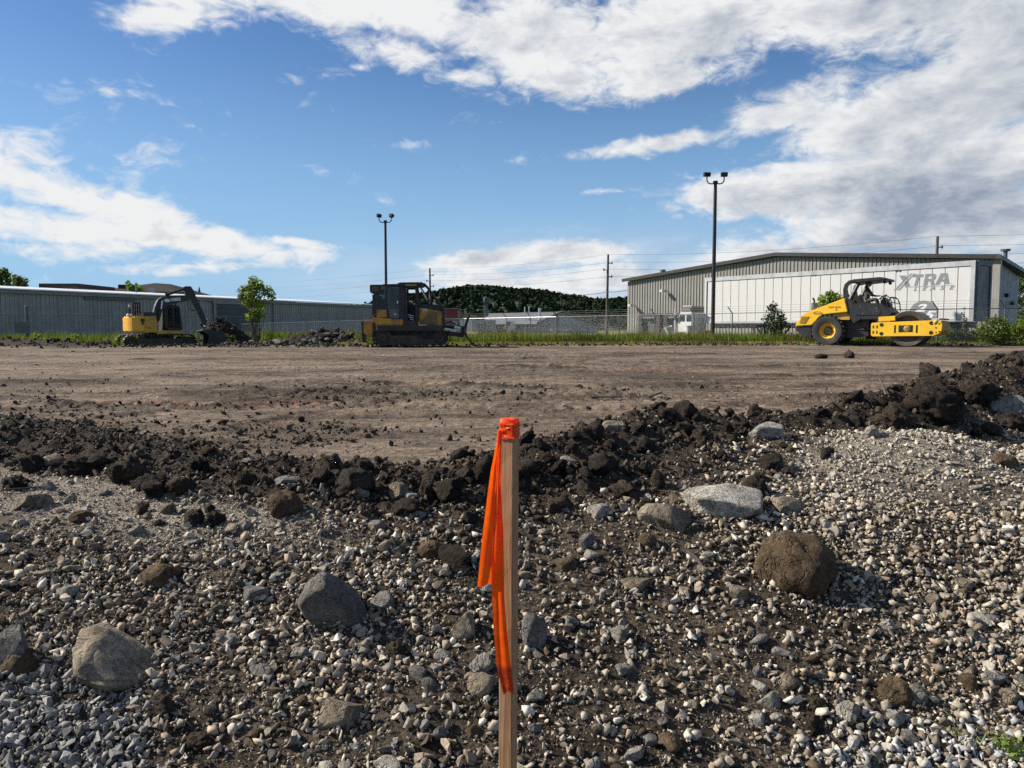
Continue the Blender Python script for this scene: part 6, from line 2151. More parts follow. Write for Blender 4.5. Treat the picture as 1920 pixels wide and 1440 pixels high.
o = MB().prism([(-.62, .12), (-.18, .0), (.0, .55), (-.1, .62)], 0, .04)
x0 = W(668, 650, Yr).x - p.x
br = thing('broken_timber', 'pale broken A-shaped timber lying against the right end of the rubble heap', 'timber', (p.x + x0 + .2, Yr - 1.25, zat(p.x + x0, Yr - 1.25)))
for a, b in (((-.55, 0, .38), (-.02, 0, .72)), ((-.02, 0, .72), (.42, 0, 0))):
    MB().cyl(a, b, .045, 4).build('strut', M("raw_timber", (.42, .28, .17), .7, 0, .15, 5.0) if a[0] < -.5 else bpy.data.materials["raw_timber"], br)
for k, (px, py) in enumerate(((705, 650), (560, 655), (210, 652))):
    pass

# ---- scraped earth lumps along the far left edge
rng = np.random.default_rng(31)
n = 900
X = rng.uniform(-26, -6, n)
Y = far_edge(X) + rng.normal(.7, .7, n)
Z = terrain(X, Y)[0]
o = link_mesh('scraped_earth', grains('scraped_earth', np.stack([X, Y, Z], 1), rng.uniform(.05, .30, n) * rng.uniform(.5, 1, n), np.ones((n, 3)) * rng.uniform(.018, .07, (n, 1)) * np.array([[1.1, .93, .8]]), bpy.data.materials["earth_crumb"], 8, flat=.75))
tag(o, 'dark scraped earth lumps along the far left edge of the pad', kind='stuff')
rng = np.random.default_rng(33)
n = 700
X = rng.uniform(-6, 25, n)
Y = far_edge(X) + rng.normal(.55, .18, n)
Z = terrain(X, Y)[0]
o = link_mesh('turf_clods', grains('turf_clods', np.stack([X, Y, Z], 1), rng.uniform(.05, .20, n), np.ones((n, 3)) * rng.uniform(.02, .09, (n, 1)) * np.array([[1.1, .95, .75]]), bpy.data.materials["earth_crumb"], 9, flat=.75))
tag(o, 'dark clods under the cut edge of the turf', kind='stuff')
# ------------------------------------------------------------------ foreground: stones, clods, gravel
def hit(px, py):
    """where the line of sight through a pixel meets the ground"""
    a = Vector((0, 0, EYE))
    ys = np.concatenate([np.arange(1.7, 9, .02), np.arange(9, 60, .15)])
    d = W(px, py, 10.0) - a
    k = ys / d.y
    X, Y, Z = a.x + d.x * k, ys, a.z + d.z * k
    z = terrain(X, Y)[0]
    i = np.argmax(z >= Z)
    if z[i] < Z[i]:
        i = len(ys) - 1
    return float(X[i]), float(Y[i]), float(z[i])


ROCKS = [
    # x0, y0, x1, y1 in the photograph, material, chips, roughness, name, category, label
    (1422, 1007, 1566, 1122, 'rock_brown', 4, .17, 'boulder', 'boulder', 'large rounded brown boulder on the gravel right of the orange-flagged stake'),
    (568, 1066, 694, 1186, 'rock_grey', 12, .06, 'boulder', 'boulder', 'big grey angular rock with a pointed top left of the stake'),
    (138, 1194, 280, 1306, 'rock_tan', 11, .08, 'boulder', 'boulder', 'big angular rock with a pale top above the crushed gravel at lower left'),
    (1284, 912, 1432, 976, 'rock_pale', 12, .05, 'boulder', 'boulder', 'long pale limestone block at the foot of the dark soil pile'),
    (1196, 942, 1296, 998, 'rock_tan', 9, .09, 'boulder', 'boulder', 'tan rock just left of the long pale limestone block'),
    (1446, 932, 1514, 966, 'rock_tan', 10, .05, 'stone', 'stone', 'flat tan slab just right of the long pale limestone block'),
    (6, 1222, 80, 1272, 'rock_brown', 3, .05, 'stone', 'stone', 'smooth round brown cobble near the left edge above the crushed gravel'),
    (-8, 1182, 47, 1262, 'rock_grey', 10, .05, 'stone', 'stone', 'dark grey rock cut by the left edge above the round brown cobble'),
    (266, 1060, 328, 1106, 'rock_brown', 8, .09, 'stone', 'stone', 'brown stone on the left slope above the big angular pale-topped rock'),
    (694, 1113, 737, 1150, 'rock_grey', 4, .06, 'stone', 'stone', 'round grey stone touching the right side of the big grey rock'),
    (845, 1147, 891, 1206, 'rock_tan', 9, .05, 'stone', 'stone', 'upright tan stone just left of the stake'),
    (979, 1148, 1026, 1222, 'rock_grey', 7, .05, 'stone', 'stone', 'upright oval grey stone just right of the stake'),
    (604, 1312, 682, 1370, 'rock_tan', 8, .05, 'stone', 'stone', 'flat tan stone low in the picture, left of the stake foot'),
    (872, 1224, 926, 1266, 'rock_grey', 9, .08, 'stone', 'stone', 'grey stone beside the ribbon end, upper of a touching pair'),
    (876, 1264, 928, 1312, 'rock_tan', 9, .08, 'stone', 'stone', 'tan stone beside the ribbon end, lower of a touching pair'),
    (720, 1199, 768, 1241, 'clod_brown', 5, .12, 'soil_clod', 'clod', 'brown round clod between the big grey rock and the upright tan stone'),
    (264, 1308, 332, 1356, 'clod_brown', 5, .14, 'soil_clod', 'clod', 'flat dark clod right of the crushed gravel at lower left'),
    (340, 1378, 398, 1414, 'clod_brown', 5, .14, 'soil_clod', 'clod', 'brown clod near the bottom edge right of the crushed gravel'),
    (448, 1100, 503, 1136, 'rock_grey', 10, .07, 'stone', 'stone', 'grey pointed stone left of the big grey rock'),
    (1648, 1274, 1706, 1324, 'rock_brown', 8, .09, 'stone', 'stone', 'dark brown block low at right with an upright pale stone beside it'),
    (1705, 1288, 1732, 1330, 'rock_pale', 9, .05, 'stone', 'stone', 'upright pale oval stone touching the dark brown block at lower right'),
    (1571, 1314, 1609, 1366, 'rock_pale', 11, .04, 'stone', 'stone', 'sharp pale wedge-shaped stone standing up at lower right'),
    (1498, 1340, 1542, 1384, 'clod_brown', 5, .14, 'soil_clod', 'clod', 'brown clod left of the sharp pale wedge stone, lower of two'),
    (1515, 1306, 1546, 1342, 'clod_brown', 5, .14, 'soil_clod', 'clod', 'brown clod left of the sharp pale wedge stone, upper of two'),
    (1366, 1098, 1403, 1136, 'rock_tan', 9, .06, 'stone', 'stone', 'tan stone just left of and below the large brown boulder'),
    (1100, 945, 1146, 980, 'rock_pale', 8, .07, 'stone', 'stone', 'pale tan stone at the foot of the soil pile right of the stake'),
    (1858, 744, 1914, 782, 'rock_pale', 12, .05, 'stone', 'stone', 'pale white block lying in the dark bank near the right edge'),
    (26, 928, 88, 962, 'rock_tan', 8, .06, 'stone', 'stone', 'smooth tan stone at the left edge below the dark bank'),
    (132, 958, 174, 982, 'rock_brown', 7, .08, 'stone', 'stone', 'brown stone on the flat gravel right of the smooth tan stone'),
    (346, 955, 384, 994, 'clod', 6, .16, 'soil_clod', 'clod', 'black clod alone on the flat gravel, left one of a touching pair'),
    (380, 958, 426, 994, 'clod', 6, .16, 'soil_clod', 'clod', 'black clod alone on the flat gravel, right one of a touching pair'),
    (289, 974, 310, 992, 'clod', 5, .14, 'soil_clod', 'clod', 'small black clod left of the pair on the flat gravel'),
    (128, 846, 218, 898, 'clod', 10, .08, 'soil_clod', 'clod', 'large dark slab of earth with a lit top edge in the left bank'),
    (208, 853, 274, 914, 'clod_brown', 6, .16, 'soil_clod', 'clod', 'tall brown clod right of the large dark slab in the left bank'),
    (77, 851, 131, 876, 'rock_tan', 7, .06, 'stone', 'stone', 'rounded tan stone in the left bank left of the dark slab'),
    (34, 853, 80, 892, 'clod', 6, .14, 'soil_clod', 'clod', 'dark clod in the left bank beside the rounded tan stone'),
    (8, 892, 52, 924, 'clod', 8, .10, 'soil_clod', 'clod', 'dark blocky clod lying before the left bank at the left edge'),
    (313, 892, 364, 934, 'clod_brown', 6, .15, 'soil_clod', 'clod', 'brown clod at the foot of the left bank, above the black pair'),
    (250, 888, 312, 922, 'clod', 7, .14, 'soil_clod', 'clod', 'black clod between the tall brown clod and the next brown one'),
    (352, 856, 394, 892, 'clod', 6, .14, 'soil_clod', 'clod', 'rounded dark clod on top of the left bank above the black pair'),
    (503, 920, 566, 974, 'rock_brown', 8, .12, 'boulder', 'boulder', 'rough brown rock at the foot of the bank left of centre'),
    (512, 892, 566, 918, 'rock_grey', 9, .06, 'stone', 'stone', 'flat grey stone on the bank above the rough brown rock'),
    (778, 888, 832, 940, 'clod', 6, .13, 'soil_clod', 'clod', 'large rounded black clod on the bank left of the stake'),
    (729, 904, 766, 942, 'rock_tan', 5, .08, 'stone', 'stone', 'round tan stone left of the rounded black clod'),
    (758, 922, 786, 940, 'rock_pale', 4, .05, 'stone', 'stone', 'small smooth pale stone between tan stone and black clod'),
    (664, 908, 694, 932, 'rock_pale', 8, .06, 'stone', 'stone', 'pale stone on the bank left of the round tan stone'),
    (1696, 716, 1804, 806, 'clod', 7, .15, 'soil_clod', 'clod', 'huge black clod overhanging the right bank'),
    (1632, 756, 1708, 812, 'clod_brown', 7, .15, 'soil_clod', 'clod', 'large brown clod leaning on the huge black one'),
    (1802, 716, 1868, 762, 'clod_brown', 7, .15, 'soil_clod', 'clod', 'brown clod between the huge black clod and the pale white block'),
    (1870, 775, 1926, 812, 'clod', 7, .14, 'soil_clod', 'clod', 'dark clod below the pale white block at the right edge'),
    (1622, 798, 1648, 824, 'rock_pale', 5, .05, 'stone', 'stone', 'small round pale stone stuck in the dark right bank'),
    (1404, 792, 1472, 826, 'rock_grey', 10, .06, 'stone', 'stone', 'grey flat stone at the right shoulder of the soil pile'),
    (1124, 788, 1172, 818, 'rock_tan', 7, .08, 'stone', 'stone', 'tan rock on the left shoulder of the soil pile'),
    (1219, 880, 1248, 922, 'clod_brown', 6, .12, 'soil_clod', 'clod', 'upright brown clod in the front face of the soil pile'),
    (1049, 855, 1085, 875, 'rock_pale', 8, .05, 'stone', 'stone', 'pale stone lying on the soil pile close to the stake'),
    (1584, 658, 1602, 674, 'clod', 4, .10, 'soil_clod', 'clod', 'round dark ball of earth on the pad before the roller tyre'),
    (1528, 663, 1552, 674, 'clod', 5, .14, 'soil_clod', 'clod', 'low dark clod on the pad left of the round ball of earth'),
    (1194, 998, 1232, 1032, 'rock_brown', 6, .10, 'stone', 'stone', 'round brown stone below the tan rock, right of the stake'),
    (1162, 1084, 1226, 1112, 'rock_tan', 7, .08, 'stone', 'stone', 'low tan stone halfway between stake and brown boulder'),
    (1144, 1174, 1182, 1210, 'rock_pale', 11, .04, 'stone', 'stone', 'pale pointed stone lower right of the low tan stone'),
    (688, 974, 728, 1002, 'rock_pale', 10, .05, 'stone', 'stone', 'pale angular stone on the gravel below the bank, left of the stake'),
    (784, 1014, 832, 1048, 'rock_brown', 6, .10, 'stone', 'stone', 'rounded brown stone on the gravel between stake and big grey rock'),
    (1820, 1149, 1870, 1174, 'rock_pale', 8, .05, 'stone', 'stone', 'flat pale stone on the fine gravel near the right edge'),
    (1800, 1268, 1832, 1306, 'rock_brown', 6, .07, 'stone', 'stone', 'brown oval stone leaning near the lower right corner'),
    (770, 958, 800, 976, 'rock_grey', 8, .06, 'stone', 'stone', 'grey stone on the gravel just below the rounded black clod'),
    (1858, 852, 1905, 880, 'rock_brown', 8, .10, 'stone', 'stone', 'brown rock on the gravel mound at the right edge below the bank'),
]
TAKEN = []


def place_rocks():
    for i, (x0, y0, x1, y1, mk, chips, rough, nm, cat, lab) in enumerate(ROCKS):
        w, h = x1 - x0, y1 - y0
        X, Y, Z = hit((x0 + x1) / 2, y1 - h * .10)
        dist = math.sqrt(X * X + Y * Y + (EYE - Z) ** 2)
        mpp = dist / FPX
        me = rock_mesh(nm, 700 + i, MAT[mk], 4 if w > 34 else 3, chips + (0 if 'brown' in mk else 3), rough * (1.5 if 'clod' in mk else 1.15), (.70, .97) if ('brown' in mk or 'clod' in mk) else (.44, .76), True, .10 if 'clod' in mk else .065 if 'brown' in mk else .034, 'clod' in mk)
        o = link_mesh(nm, me)
        hw, hh = w * mpp / 2 * 1.03, h * mpp / 2 * 1.06
        hw, hh = hw * .97, hh * .97
        o.scale = (hw, hw * (.75 if w > h * 1.3 else .9), hh * 1.08)
        c = W((x0 + x1) / 2, (y0 + y1) / 2, Y + hw * .45)
        o.location = (c.x, c.y, c.z - hh * .09)
        o.rotation_euler = (0, 0, 0)
        tag(o, lab, cat)
        TAKEN.append((c.x, c.y, hw))


place_rocks()


def zone_of(px, py):
    if py > 1240 and px < 330:
        return 'in the lower left corner'
    if px < 560:
        return 'on the slope at the left' if py > 1000 else 'on the flat gravel at the left'
    if px < 925:
        return 'just left of the stake' if py < 1180 else 'left of the stake foot'
    if px < 1200:
        return 'just right of the stake' if py < 1180 else 'right of the stake foot'
    if px < 1500:
        return 'around the brown boulder' if py < 1180 else 'below the brown boulder'
    return 'on the fine gravel at the right' if py < 1180 else 'in the lower right corner'


COLNAME = {'rock_grey': 'grey', 'rock_pale': 'pale', 'rock_tan': 'tan', 'rock_brown': 'brown'}


def loose_stones():
    rng = np.random.default_rng(77)
    pool = {k: [rock_mesh('loose_stone', 900 + 20 * j + q, MAT[k], 3, 10, .08, (.42, .78), True, .03) for q in range(7)] for j, k in enumerate(COLNAME)}
    n = 0
    tries = 0
    while n < 232 and tries < 4000:
        tries += 1
        Y = rng.uniform(2.1, 4.6)
        X = rng.uniform(-.70 * Y, .70 * Y)
        if any((X - a) ** 2 + (Y - b) ** 2 < (r * 1.15 + .03) ** 2 for a, b, r in TAKEN):
            continue
        z, soil, grv, _, _ = terrain(np.array([X]), np.array([Y]))
        if grv[0] < .75:
            continue
        py = 720 + FPX * math.tan(math.atan2(EYE - z[0], Y) - PITCH)
        px = 960 + FPX * X / math.hypot(Y, EYE - z[0]) * 1.0
        if px > 1400 and py < 1050 and rng.random() < .75:
            continue
        if px < 330 and py > 1260 and rng.random() < .6:
            continue
        s = float(np.clip(np.exp(rng.normal(math.log(.024), .28)), .016, .055))
        k = rng.choice(list(COLNAME), p=[.34, .34, .22, .10])
        o = link_mesh('loose_stone', pool[k][rng.integers(7)])
        o.scale = Vector((s * rng.uniform(.9, 1.45), s * rng.uniform(.8, 1.1), s * rng.uniform(.55, .9)))
        o.location = (X, Y, z[0] + s * .25)
        o.rotation_euler = (rng.normal(0, .35), rng.normal(0, .35), rng.uniform(0, 6.28))
        zn = zone_of(px, py)
        tag(o, 'small %s loose stone %s' % (COLNAME[k], zn), 'stone', 'small loose %s stones %s' % (COLNAME[k], zn))
        TAKEN.append((X, Y, s * .8))
        n += 1


loose_stones()


def bank_clods():
    rng = np.random.default_rng(78)
    pool = {k: [rock_mesh('bank_clod', 1100 + 20 * j + q, MAT[k], 3, 7, .22, (.45, .8), True, .10, True) for q in range(7)] for j, k in enumerate(('clod', 'clod_brown'))}
    seg = np.hypot(*(RIDGE[1:] - RIDGE[:-1]).T)
    n = 0
    for _ in range(3000):
        if n >= 225:
            break
        i = rng.choice(np.arange(2, 12 + 4), p=None)
        t = rng.random()
        q = RIDGE[i] * (1 - t) + RIDGE[i + 1] * t
        d = RIDGE[i + 1] - RIDGE[i]
        nrm = np.array([d[1], -d[0]]) / np.hypot(*d)
        w = R_W[i] * (1 - t) + R_W[i + 1] * t
        off = rng.normal(.10, .75) * w
        X, Y = q + nrm * off
        if abs(X / max(Y, .1)) > .75 or any((X - a) ** 2 + (Y - b) ** 2 < (r * .9 + .03) ** 2 for a, b, r in TAKEN):
            continue
        z = terrain(np.array([X]), np.array([Y]))[0][0]
        s = float(np.clip(np.exp(rng.normal(math.log(.040), .42)), .02, .11)) * (1.25 if X > 2.4 else .6 if X < -2.0 else 1)
        k = 'clod' if rng.random() < .72 else 'clod_brown'
        o = link_mesh('bank_clod', pool[k][rng.integers(7)])
        o.scale = Vector((s * rng.uniform(.9, 1.5), s * rng.uniform(.8, 1.2), s * rng.uniform(.65, 1.0)))
        o.location = (X, Y, z + s * .3)
        o.rotation_euler = (rng.normal(0, .4), rng.normal(0, .4), rng.uniform(0, 6.28))
        px = 960 + FPX * X / Y
        zn = ('in the bank at the left edge' if px < 330 else 'in the low bank left of centre' if px < 700 else 'in the bank behind the stake' if px < 1010 else
              'on the soil pile right of the stake' if px < 1460 else 'in the high bank at the right')
        zn = zn.replace('in the high bank at the right', 'at the left end of the high right bank' if px < 1620 else 'round the huge black clod in the right bank' if px < 1790 else 'in the right bank beside the pale white block')
        zn = zn.replace('on the soil pile right of the stake', 'on the left flank of the soil pile' if px < 1180 else 'on top of the soil pile' if Y > 4.75 else 'on the front face of the soil pile')
        cn = ('big ' if s > .055 else 'small ') + ('black' if k == 'clod' else 'brown')
        tag(o, '%s lump of soil %s' % (cn, zn), 'clod', '%s soil lumps %s' % (cn, zn))
        TAKEN.append((X, Y, s * .7))
        n += 1


bank_clods()


def gravel_bed():
    rng = np.random.default_rng(90)
    N = 190000
    Y = 1.75 + (6.2 - 1.75) * rng.random(N) ** 1.15
    X = rng.uniform(-1, 1, N) * (.72 * Y + .55)
    z, soil, grv, _, F = terrain(X, Y)
    sand = terrain.sand
    dens = sstep(.36, .60, fbm(X * 1.3, Y * 1.3, 95, 4, .62)) * .62 + .32
    left_fine = np.where(X < 0, sand, 0)
    corner = sstep(-.42, -.56, X / Y + .10 * (Y - 2.5)) * sstep(2.95, 2.7, Y)
    corner_r = sstep(.36, .46, X / Y) * sstep(2.62, 2.42, Y)
    mound = np.where(X > 0, sand, 0)
    dens = np.clip(np.maximum.reduce([dens, corner, corner_r, mound, left_fine * .9]), 0, 1)
    keep = (rng.random(N) < dens * grv * .80) & (F < .5)
    X, Y, z = X[keep], Y[keep], z[keep]
    corner, corner_r, left_fine, mound = corner[keep], corner_r[keep], left_fine[keep], mound[keep]
    n = len(X)
    s = np.exp(rng.normal(math.log(.0172), .56, n))
    s = np.where(rng.random(n) < .06, s * 1.7, s)
    s = s * (1 - .58 * left_fine) * (1 - .30 * mound) * (1 + .12 * corner + .30 * corner_r)
    s = np.clip(s, .006, .062)
    pal = np.array([(.245, .215, .172), (.365, .33, .27), (.28, .225, .16), (.155, .13, .10), (.09, .067, .045), (.50, .465, .40)])
    ci = rng.choice(6, n, p=[.30, .22, .17, .15, .10, .06])
    T = pal[ci] * rng.uniform(.72, 1.4, (n, 1))
    pale = rng.random(n) < np.maximum(left_fine, mound) * .75
    T = np.where(pale[:, None], np.array([[.40, .365, .305]]) * rng.uniform(.7, 1.25, (n, 1)), T)
    cl = np.array([(.20, .195, .185), (.275, .27, .255), (.14, .136, .13)])[rng.integers(0, 3, n)] * rng.uniform(.8, 1.2, (n, 1))
    T = np.where((rng.random(n) < corner)[:, None], cl, T)
    T = np.where((rng.random(n) < corner_r * .6)[:, None], np.array([[.38, .375, .36]]) * rng.uniform(.8, 1.25, (n, 1)), T)
    me = grains('gravel', np.stack([X, Y, z], 1), s, T, M_grain("gravel_stone", .0015), 6, npts=(8, 10), flat=.66, tilt=.55, smooth_share=.55, sink=.22)
    tag(link_mesh('gravel', me), 'loose grey and tan gravel covering the bank in the foreground', kind='stuff')
    print('gravel', n, len(me.polygons))
    # fines and small chips between the stones
    rng = np.random.default_rng(92)
    N = 75000
    Y = 1.85 + (5.0 - 1.85) * rng.random(N) ** 1.3
    X = rng.uniform(-1, 1, N) * (.72 * Y + .35)
    z, soil, grv, _, F = terrain(X, Y)
    keep = (rng.random(N) < grv * .85) & (F < .5)
    X, Y, z = X[keep], Y[keep], z[keep]
    n = len(X)
    s = np.clip(np.exp(rng.normal(math.log(.0085), .38, n)), .004, .016)
    pal = np.array([(.050, .039, .028), (.085, .067, .048), (.19, .165, .13), (.30, .275, .23)])
    T = pal[rng.choice(4, n, p=[.36, .28, .22, .14])] * rng.uniform(.75, 1.3, (n, 1))
    me = grains('gravel_fines', np.stack([X, Y, z], 1), s, T, bpy.data.materials["gravel_stone"], 16, npts=(6, 7), flat=.75, tilt=.6, smooth_share=.3, sink=.2)
    tag(link_mesh('gravel_fines', me), 'earthy fines and chips between the stones of the gravel bank', kind='stuff')


gravel_bed()


def soil_crumbs():
    rng = np.random.default_rng(91)
    N = 90000
    Y = 3.2 + 8.3 * rng.random(N) ** 1.7
    X = rng.uniform(-1, 1, N) * (.72 * Y + .4)
    z, soil, grv, _, F = terrain(X, Y)
    keep = rng.random(N) < np.clip(soil * .85 + .02 * F, 0, 1) * sstep(12, 5, Y) + .12 * soil
    X, Y, z = X[keep], Y[keep], z[keep]
    n = len(X)
    s = np.clip(np.exp(rng.normal(math.log(.019), .55, n)), .006, .07) * (1 + .05 * (Y - 4))
    T = rng.uniform(.55, 1.6, (n, 1)) * np.array([[.058, .046, .035]])
    pb = rng.random(n) < .10
    T = np.where(pb[:, None], np.array([[.25, .225, .185]]) * rng.uniform(.6, 1.2, (n, 1)), T)
    s = np.where(pb, np.clip(s * .8, .006, .03), s)
    me = grains('soil_crumbs', np.stack([X, Y, z], 1), s, T, M_grain("soil_crumb", .003, .1), 7, npts=(8, 10), flat=.8, smooth_share=.3)
    tag(link_mesh('soil_crumbs', me), 'dark crumbled soil and pebbles over the bank', kind='stuff')
    print('crumbs', n, len(me.polygons))
    # sparse bits over the pad
    N = 26000
    Y = 3.9 + 26 * rng.random(N) ** 1.8
    X = rng.uniform(-1, 1, N) * (.72 * Y + .4)
    z, soil, grv, gr, F = terrain(X, Y)
    patch = sstep(.5, .72, fbm(X * .5, Y * 1.3, 97, 4, .6))
    near_bank = np.exp(-np.clip(ridge_field(X, Y)[1], 0, 9) / .5)
    keep = (rng.random(N) < F * (1 - gr) * (.015 + .45 * patch ** 2 + .5 * near_bank))
    X, Y, z = X[keep], Y[keep], z[keep]
    n = len(X)
    s = np.clip(np.exp(rng.normal(math.log(.016), .55, n)), .006, .07) * (1 + .045 * (Y - 4))
    pb = rng.random(n) < .30
    T = np.where(pb[:, None], np.array([[.28, .25, .205]]) * rng.uniform(.6, 1.2, (n, 1)), rng.uniform(.6, 1.6, (n, 1)) * np.array([[.075, .057, .041]]))
    me = grains('pad_debris', np.stack([X, Y, z], 1), s, T, bpy.data.materials["soil_crumb"], 8, npts=(8, 9), flat=.55)
    tag(link_mesh('pad_debris', me), 'small stones and crumbs scattered over the graded pad', kind='stuff')
    print('debris', n)


soil_crumbs()


# ---- twigs and weeds
def twig(label, pts, r):
    P = []
    for px, py, lift in pts:
        X, Y, Z = hit(px, py)
        P.append(Vector((X, Y, Z + lift)))
    o = MB().tube(P, [r * (1 - .5 * k / len(P)) for k in range(len(P))], 6).build('twig', MAT['wood_pole'], None, True)
    tag(o, label, 'twig')


twig('thin bent stick lying before the left bank at the left edge', [(2, 926, .015), (40, 925, .02), (75, 920, .02), (100, 917, .012)], .006)
twig('thin twig sticking out of the right bank beside the huge black clod', [(1662, 742, .0), (1655, 735, .05), (1648, 728, .12)], .012)
twig('dark stick lying flat on the pad right of the stake top', [(1108, 749, .02), (1140, 750, .03), (1165, 748, .02)], .012)
twig('dark forked stick lying on the pad above the soil pile', [(1215, 749, .02), (1240, 746, .05), (1262, 748, .03)], .014)
twig('weathered splinter of wood on the gravel left of the brown boulder', [(1288, 1042, .012), (1305, 1058, .016), (1322, 1076, .01)], .011)
twig('root sticking up from the pile top left of the right bank', [(1575, 768, .0), (1560, 766, .04), (1545, 772, .03)], .008)

X, Y, Z = hit(1905, 1425)
wd = thing('green_weed', 'small bright green weed in the gravel at the lower right corner', 'weed', (X, Y, Z))
leaves('leaf', [(0, 0, .03, .04), (.05, .02, .04, .035), (-.03, .03, .05, .03)], 120, .022, LEAF['light'], wd, 61)
X, Y, Z = hit(1815, 1395)
gw = thing('grass_tuft', 'few thin green grass blades in the gravel left of the corner weed', 'weed', (X, Y, Z))
mb = MB()
rnd = random.Random(9)
for k in range(14):
    a, l, x = rnd.uniform(0, 6.28), rnd.uniform(.05, .12), rnd.uniform(-.03, .03)
    p0 = Vector((x, rnd.uniform(-.02, .02), -.01))
    p1 = p0 + Vector((math.cos(a) * l * .35, math.sin(a) * l * .35, l * .7))
    p2 = p0 + Vector((math.cos(a) * l * .9, math.sin(a) * l * .9, l * .75))
    mb.tube([p0, p1, p2], [.0016, .0013, .0004], 4)
mb.build('blade', M("thin_blade", (.16, .20, .05), .6), gw, True)

# ------------------------------------------------------------------ survey stake with orange flagging
def build_stake():
    Y = 1.93
    top = W(955.5, 791, Y)
    base_z = -.95
    t = thing('survey_stake', 'square wooden survey stake standing in the gravel, orange ribbon tied round its top', 'stake', (top.x, Y, base_z), math.radians(-25))
    H = top.z - base_z
    s = .0185
    ln = .0040          # slight lean
    m = bpy.data.materials.new("stake_wood")
    m.use_nodes = True
    T = NT(m.node_tree)
    out = T.n('ShaderNodeOutputMaterial')
    tc = T.n('ShaderNodeTexCoord')
    mp = T.n('ShaderNodeMapping', inp={0: tc.outputs['Object'], 3: (60, 60, 2.2)})
    g = T.noise(mp.outputs[0], 1.6, 6, .65, 1.2)
    n2 = T.noise(tc.outputs['Object'], 9, 4, .6)
    c = T.mix(T.smooth(g, .3, .7), (.24, .122, .055), (.44, .27, .14))
    c = T.mix(T.smooth(n2, .52, .75, 0, .45), c, (.20, .125, .07))
    p = T.n('ShaderNodeBsdfPrincipled', inp={'Base Color': c, 'Roughness': .75})
    b = T.n('ShaderNodeBump', inp={'Strength': .7, 'Distance': .0012, 'Height': g})
    T.link(b.outputs[0], p.inputs['Normal'])
    T.link(p.outputs[0], out.inputs[0])
    bm = bmesh.new()
    rows = 40
    rings = []
    rng = random.Random(3)
    for k in range(rows + 1):
        z = H * k / rows
        f = k / rows
        off = (f - 1) * ln * 2
        j = [rng.uniform(-.0005, .0005) for _ in range(8)]
        e = .0022
        pts = [(-s + e, -s), (s - e, -s), (s, -s + e), (s, s - e), (s - e, s), (-s + e, s), (-s, s - e), (-s, -s + e)]
        rings.append([bm.verts.new((x + off + j[i], y + j[(i + 3) % 8], z)) for i, (x, y) in enumerate(pts)])
    for a, b_ in zip(rings[:-1], rings[1:]):
        for i in range(8):
            bm.faces.new([a[i], a[(i + 1) % 8], b_[(i + 1) % 8], b_[i]])
    bm.faces.new(rings[-1])
    me = bpy.data.meshes.new('post')
    bm.to_mesh(me)
    bm.free()
    me.materials.append(m)
    link_mesh('post', me, t)
    return t, top


STAKE, STAKE_TOP = build_stake()


def M_ribbon():
    m = bpy.data.materials.new("orange_flagging")
    m.use_nodes = True
    T = NT(m.node_tree)
    out = T.n('ShaderNodeOutputMaterial')
    tc = T.n('ShaderNodeTexCoord')
    n = T.noise(tc.outputs['Object'], 40, 5, .6, .6)
    c = T.mix(T.smooth(n, .3, .7), (1.0, .075, .003), (1.0, .135, .006))
    st = T.n('ShaderNodeAttribute', attribute_name='dark_end')  # red-brown on the lower end, where the ribbon lies double
    c = T.mix(T.math('MULTIPLY', st.outputs['Fac'], T.smooth(T.noise(tc.outputs['Object'], 120, 3), .3, .6, .55, 1.0)), c, (.36, .035, .016))
    p = T.n('ShaderNodeBsdfPrincipled', inp={'Base Color': c, 'Roughness': .42})
    tr = T.n('ShaderNodeBsdfTranslucent', inp={0: T.mix(1.0, c, (1.1, 1.3, 1.0), 'MULTIPLY')})
    mx = T.n('ShaderNodeMixShader', inp={0: .42, 1: p.outputs[0], 2: tr.outputs[0]})
    b = T.n('ShaderNodeBump', inp={'Strength': .6, 'Distance': .0015, 'Height': T.noise(tc.outputs['Object'], 60, 4, .6, 1.0)})
    T.link(b.outputs[0], p.inputs['Normal'])
    T.link(mx.outputs[0], out.inputs[0])
    return m


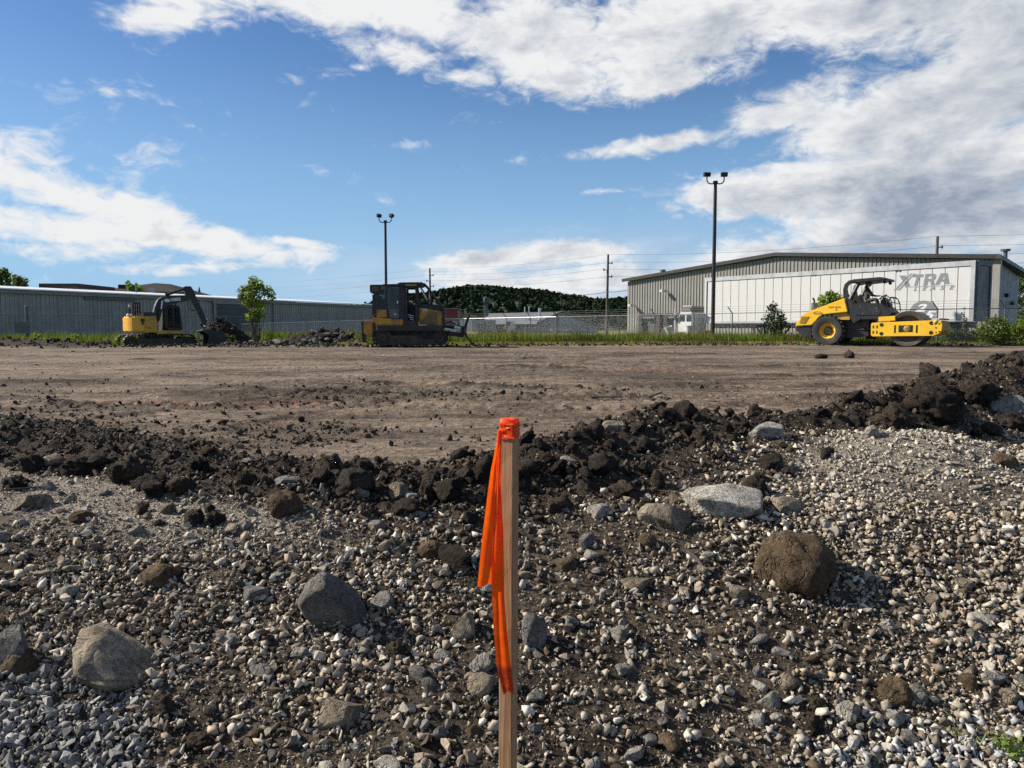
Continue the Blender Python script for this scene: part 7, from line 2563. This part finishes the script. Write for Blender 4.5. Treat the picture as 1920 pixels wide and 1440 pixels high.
def build_ribbon():
    rm = M_ribbon()
    t = thing('flagging_ribbon', 'bright orange plastic ribbon tied round the stake top, two tails hanging down', 'ribbon', STAKE_TOP)
    o0 = Vector(STAKE_TOP)
    rz = rotm(0, 0, math.radians(-25))
    # wrap round the top: several crumpled turns
    rng = random.Random(5)
    s = .0205
    vs, fs = [], []
    cols, rows = 28, 9
    for r in range(rows):
        z = .006 - .041 * r / (rows - 1)
        for k in range(cols):
            a = 2 * math.pi * k / cols
            c, d = math.cos(a), math.sin(a)
            q = max(abs(c), abs(d))
            bulge = 1.0 + .05 * math.sin(r * 1.7 + k * .9) + .05 * math.sin(r * 3.1 - k * .5) + (.06 if r in (2, 5) else 0)
            p = Vector((c / q * s * bulge, d / q * s * bulge, z + .002 * math.sin(k * .7 + r)))
            if r == 0:
                p = Vector((p.x * .93, p.y * .93, .009 + .0015 * math.sin(k)))
            vs.append(rz @ p)
    for r in range(rows - 1):
        for k in range(cols):
            j = (k + 1) % cols
            fs.append((r * cols + k, r * cols + j, (r + 1) * cols + j, (r + 1) * cols + k))
    vs.append(rz @ Vector((0, 0, .011)))
    for k in range(cols):
        fs.append((k, len(vs) - 1, (k + 1) % cols))
    MB().add(vs, fs).build('wrap', rm, t, True)
    # white lit fold at the lower edge of the wrap
    loop = [rz @ (Vector((x, y, -.0375))) for x, y in ((-s * 1.03, s), (-s * 1.03, -s * 1.05), (s * 1.03, -s * 1.05), (s * 1.03, s))]
    MB().tube(loop, .0022, 6).build('fold', rm, t, True)

    def tail(rows_px, Yd, name, seed, dark_end=None, fold=.004):
        """rows_px: (py, left px, right px); a strip with lengthwise folds"""
        n = 9
        rows_px = np.array(rows_px, float)
        py = np.linspace(rows_px[0, 0], rows_px[-1, 0], 46)
        L, R = np.interp(py, rows_px[:, 0], rows_px[:, 1]), np.interp(py, rows_px[:, 0], rows_px[:, 2])
        yy = np.interp(py, rows_px[:, 0], Yd)
        V, st = [], []
        for i in range(len(py)):
            for k in range(n):
                u = k / (n - 1)
                d = fold * (math.sin(u * 8.5 + seed + .02 * py[i] * .25) * (1 - .5 * i / len(py)) + .35 * math.sin(py[i] * .045 + seed))
                p = W(L[i] + (R[i] - L[i]) * u, py[i] + (3.0 * math.sin(u * 5 + seed) if i == len(py) - 1 else 0), yy[i] + d)
                V.append(p - o0)
                st.append(1.0 if dark_end and py[i] > dark_end else 0.0)
        F = [(i * n + k, i * n + k + 1, (i + 1) * n + k + 1, (i + 1) * n + k) for i in range(len(py) - 1) for k in range(n - 1)]
        me = np_mesh(name, V, F, rm, True, None, dict(dark_end=st))
        return link_mesh(name, me, t)

    tail([(806, 933.5, 941), (830, 931.5, 939), (845, 928, 938.5), (880, 920.5, 939), (920, 915, 940), (960, 910, 940), (1000, 905, 937), (1050, 900, 931), (1090, 896, 925), (1098, 895.5, 921)], [1.897, 1.895, 1.895, 1.893, 1.893, 1.893, 1.894, 1.895, 1.897, 1.897], 'tail', .4)
    tail([(806, 934, 942), (850, 932, 940), (900, 930, 938.5), (950, 927, 941), (1000, 924, 944), (1060, 921.5, 944.5), (1120, 922.5, 945.5), (1180, 925.5, 950), (1250, 931, 958), (1296, 942, 963.5), (1300, 944, 963)], [1.896, 1.888, 1.884, 1.884, 1.886, 1.888, 1.890, 1.892, 1.894, 1.897, 1.897], 'tail', 2.2, 1249, .003)


build_ribbon()
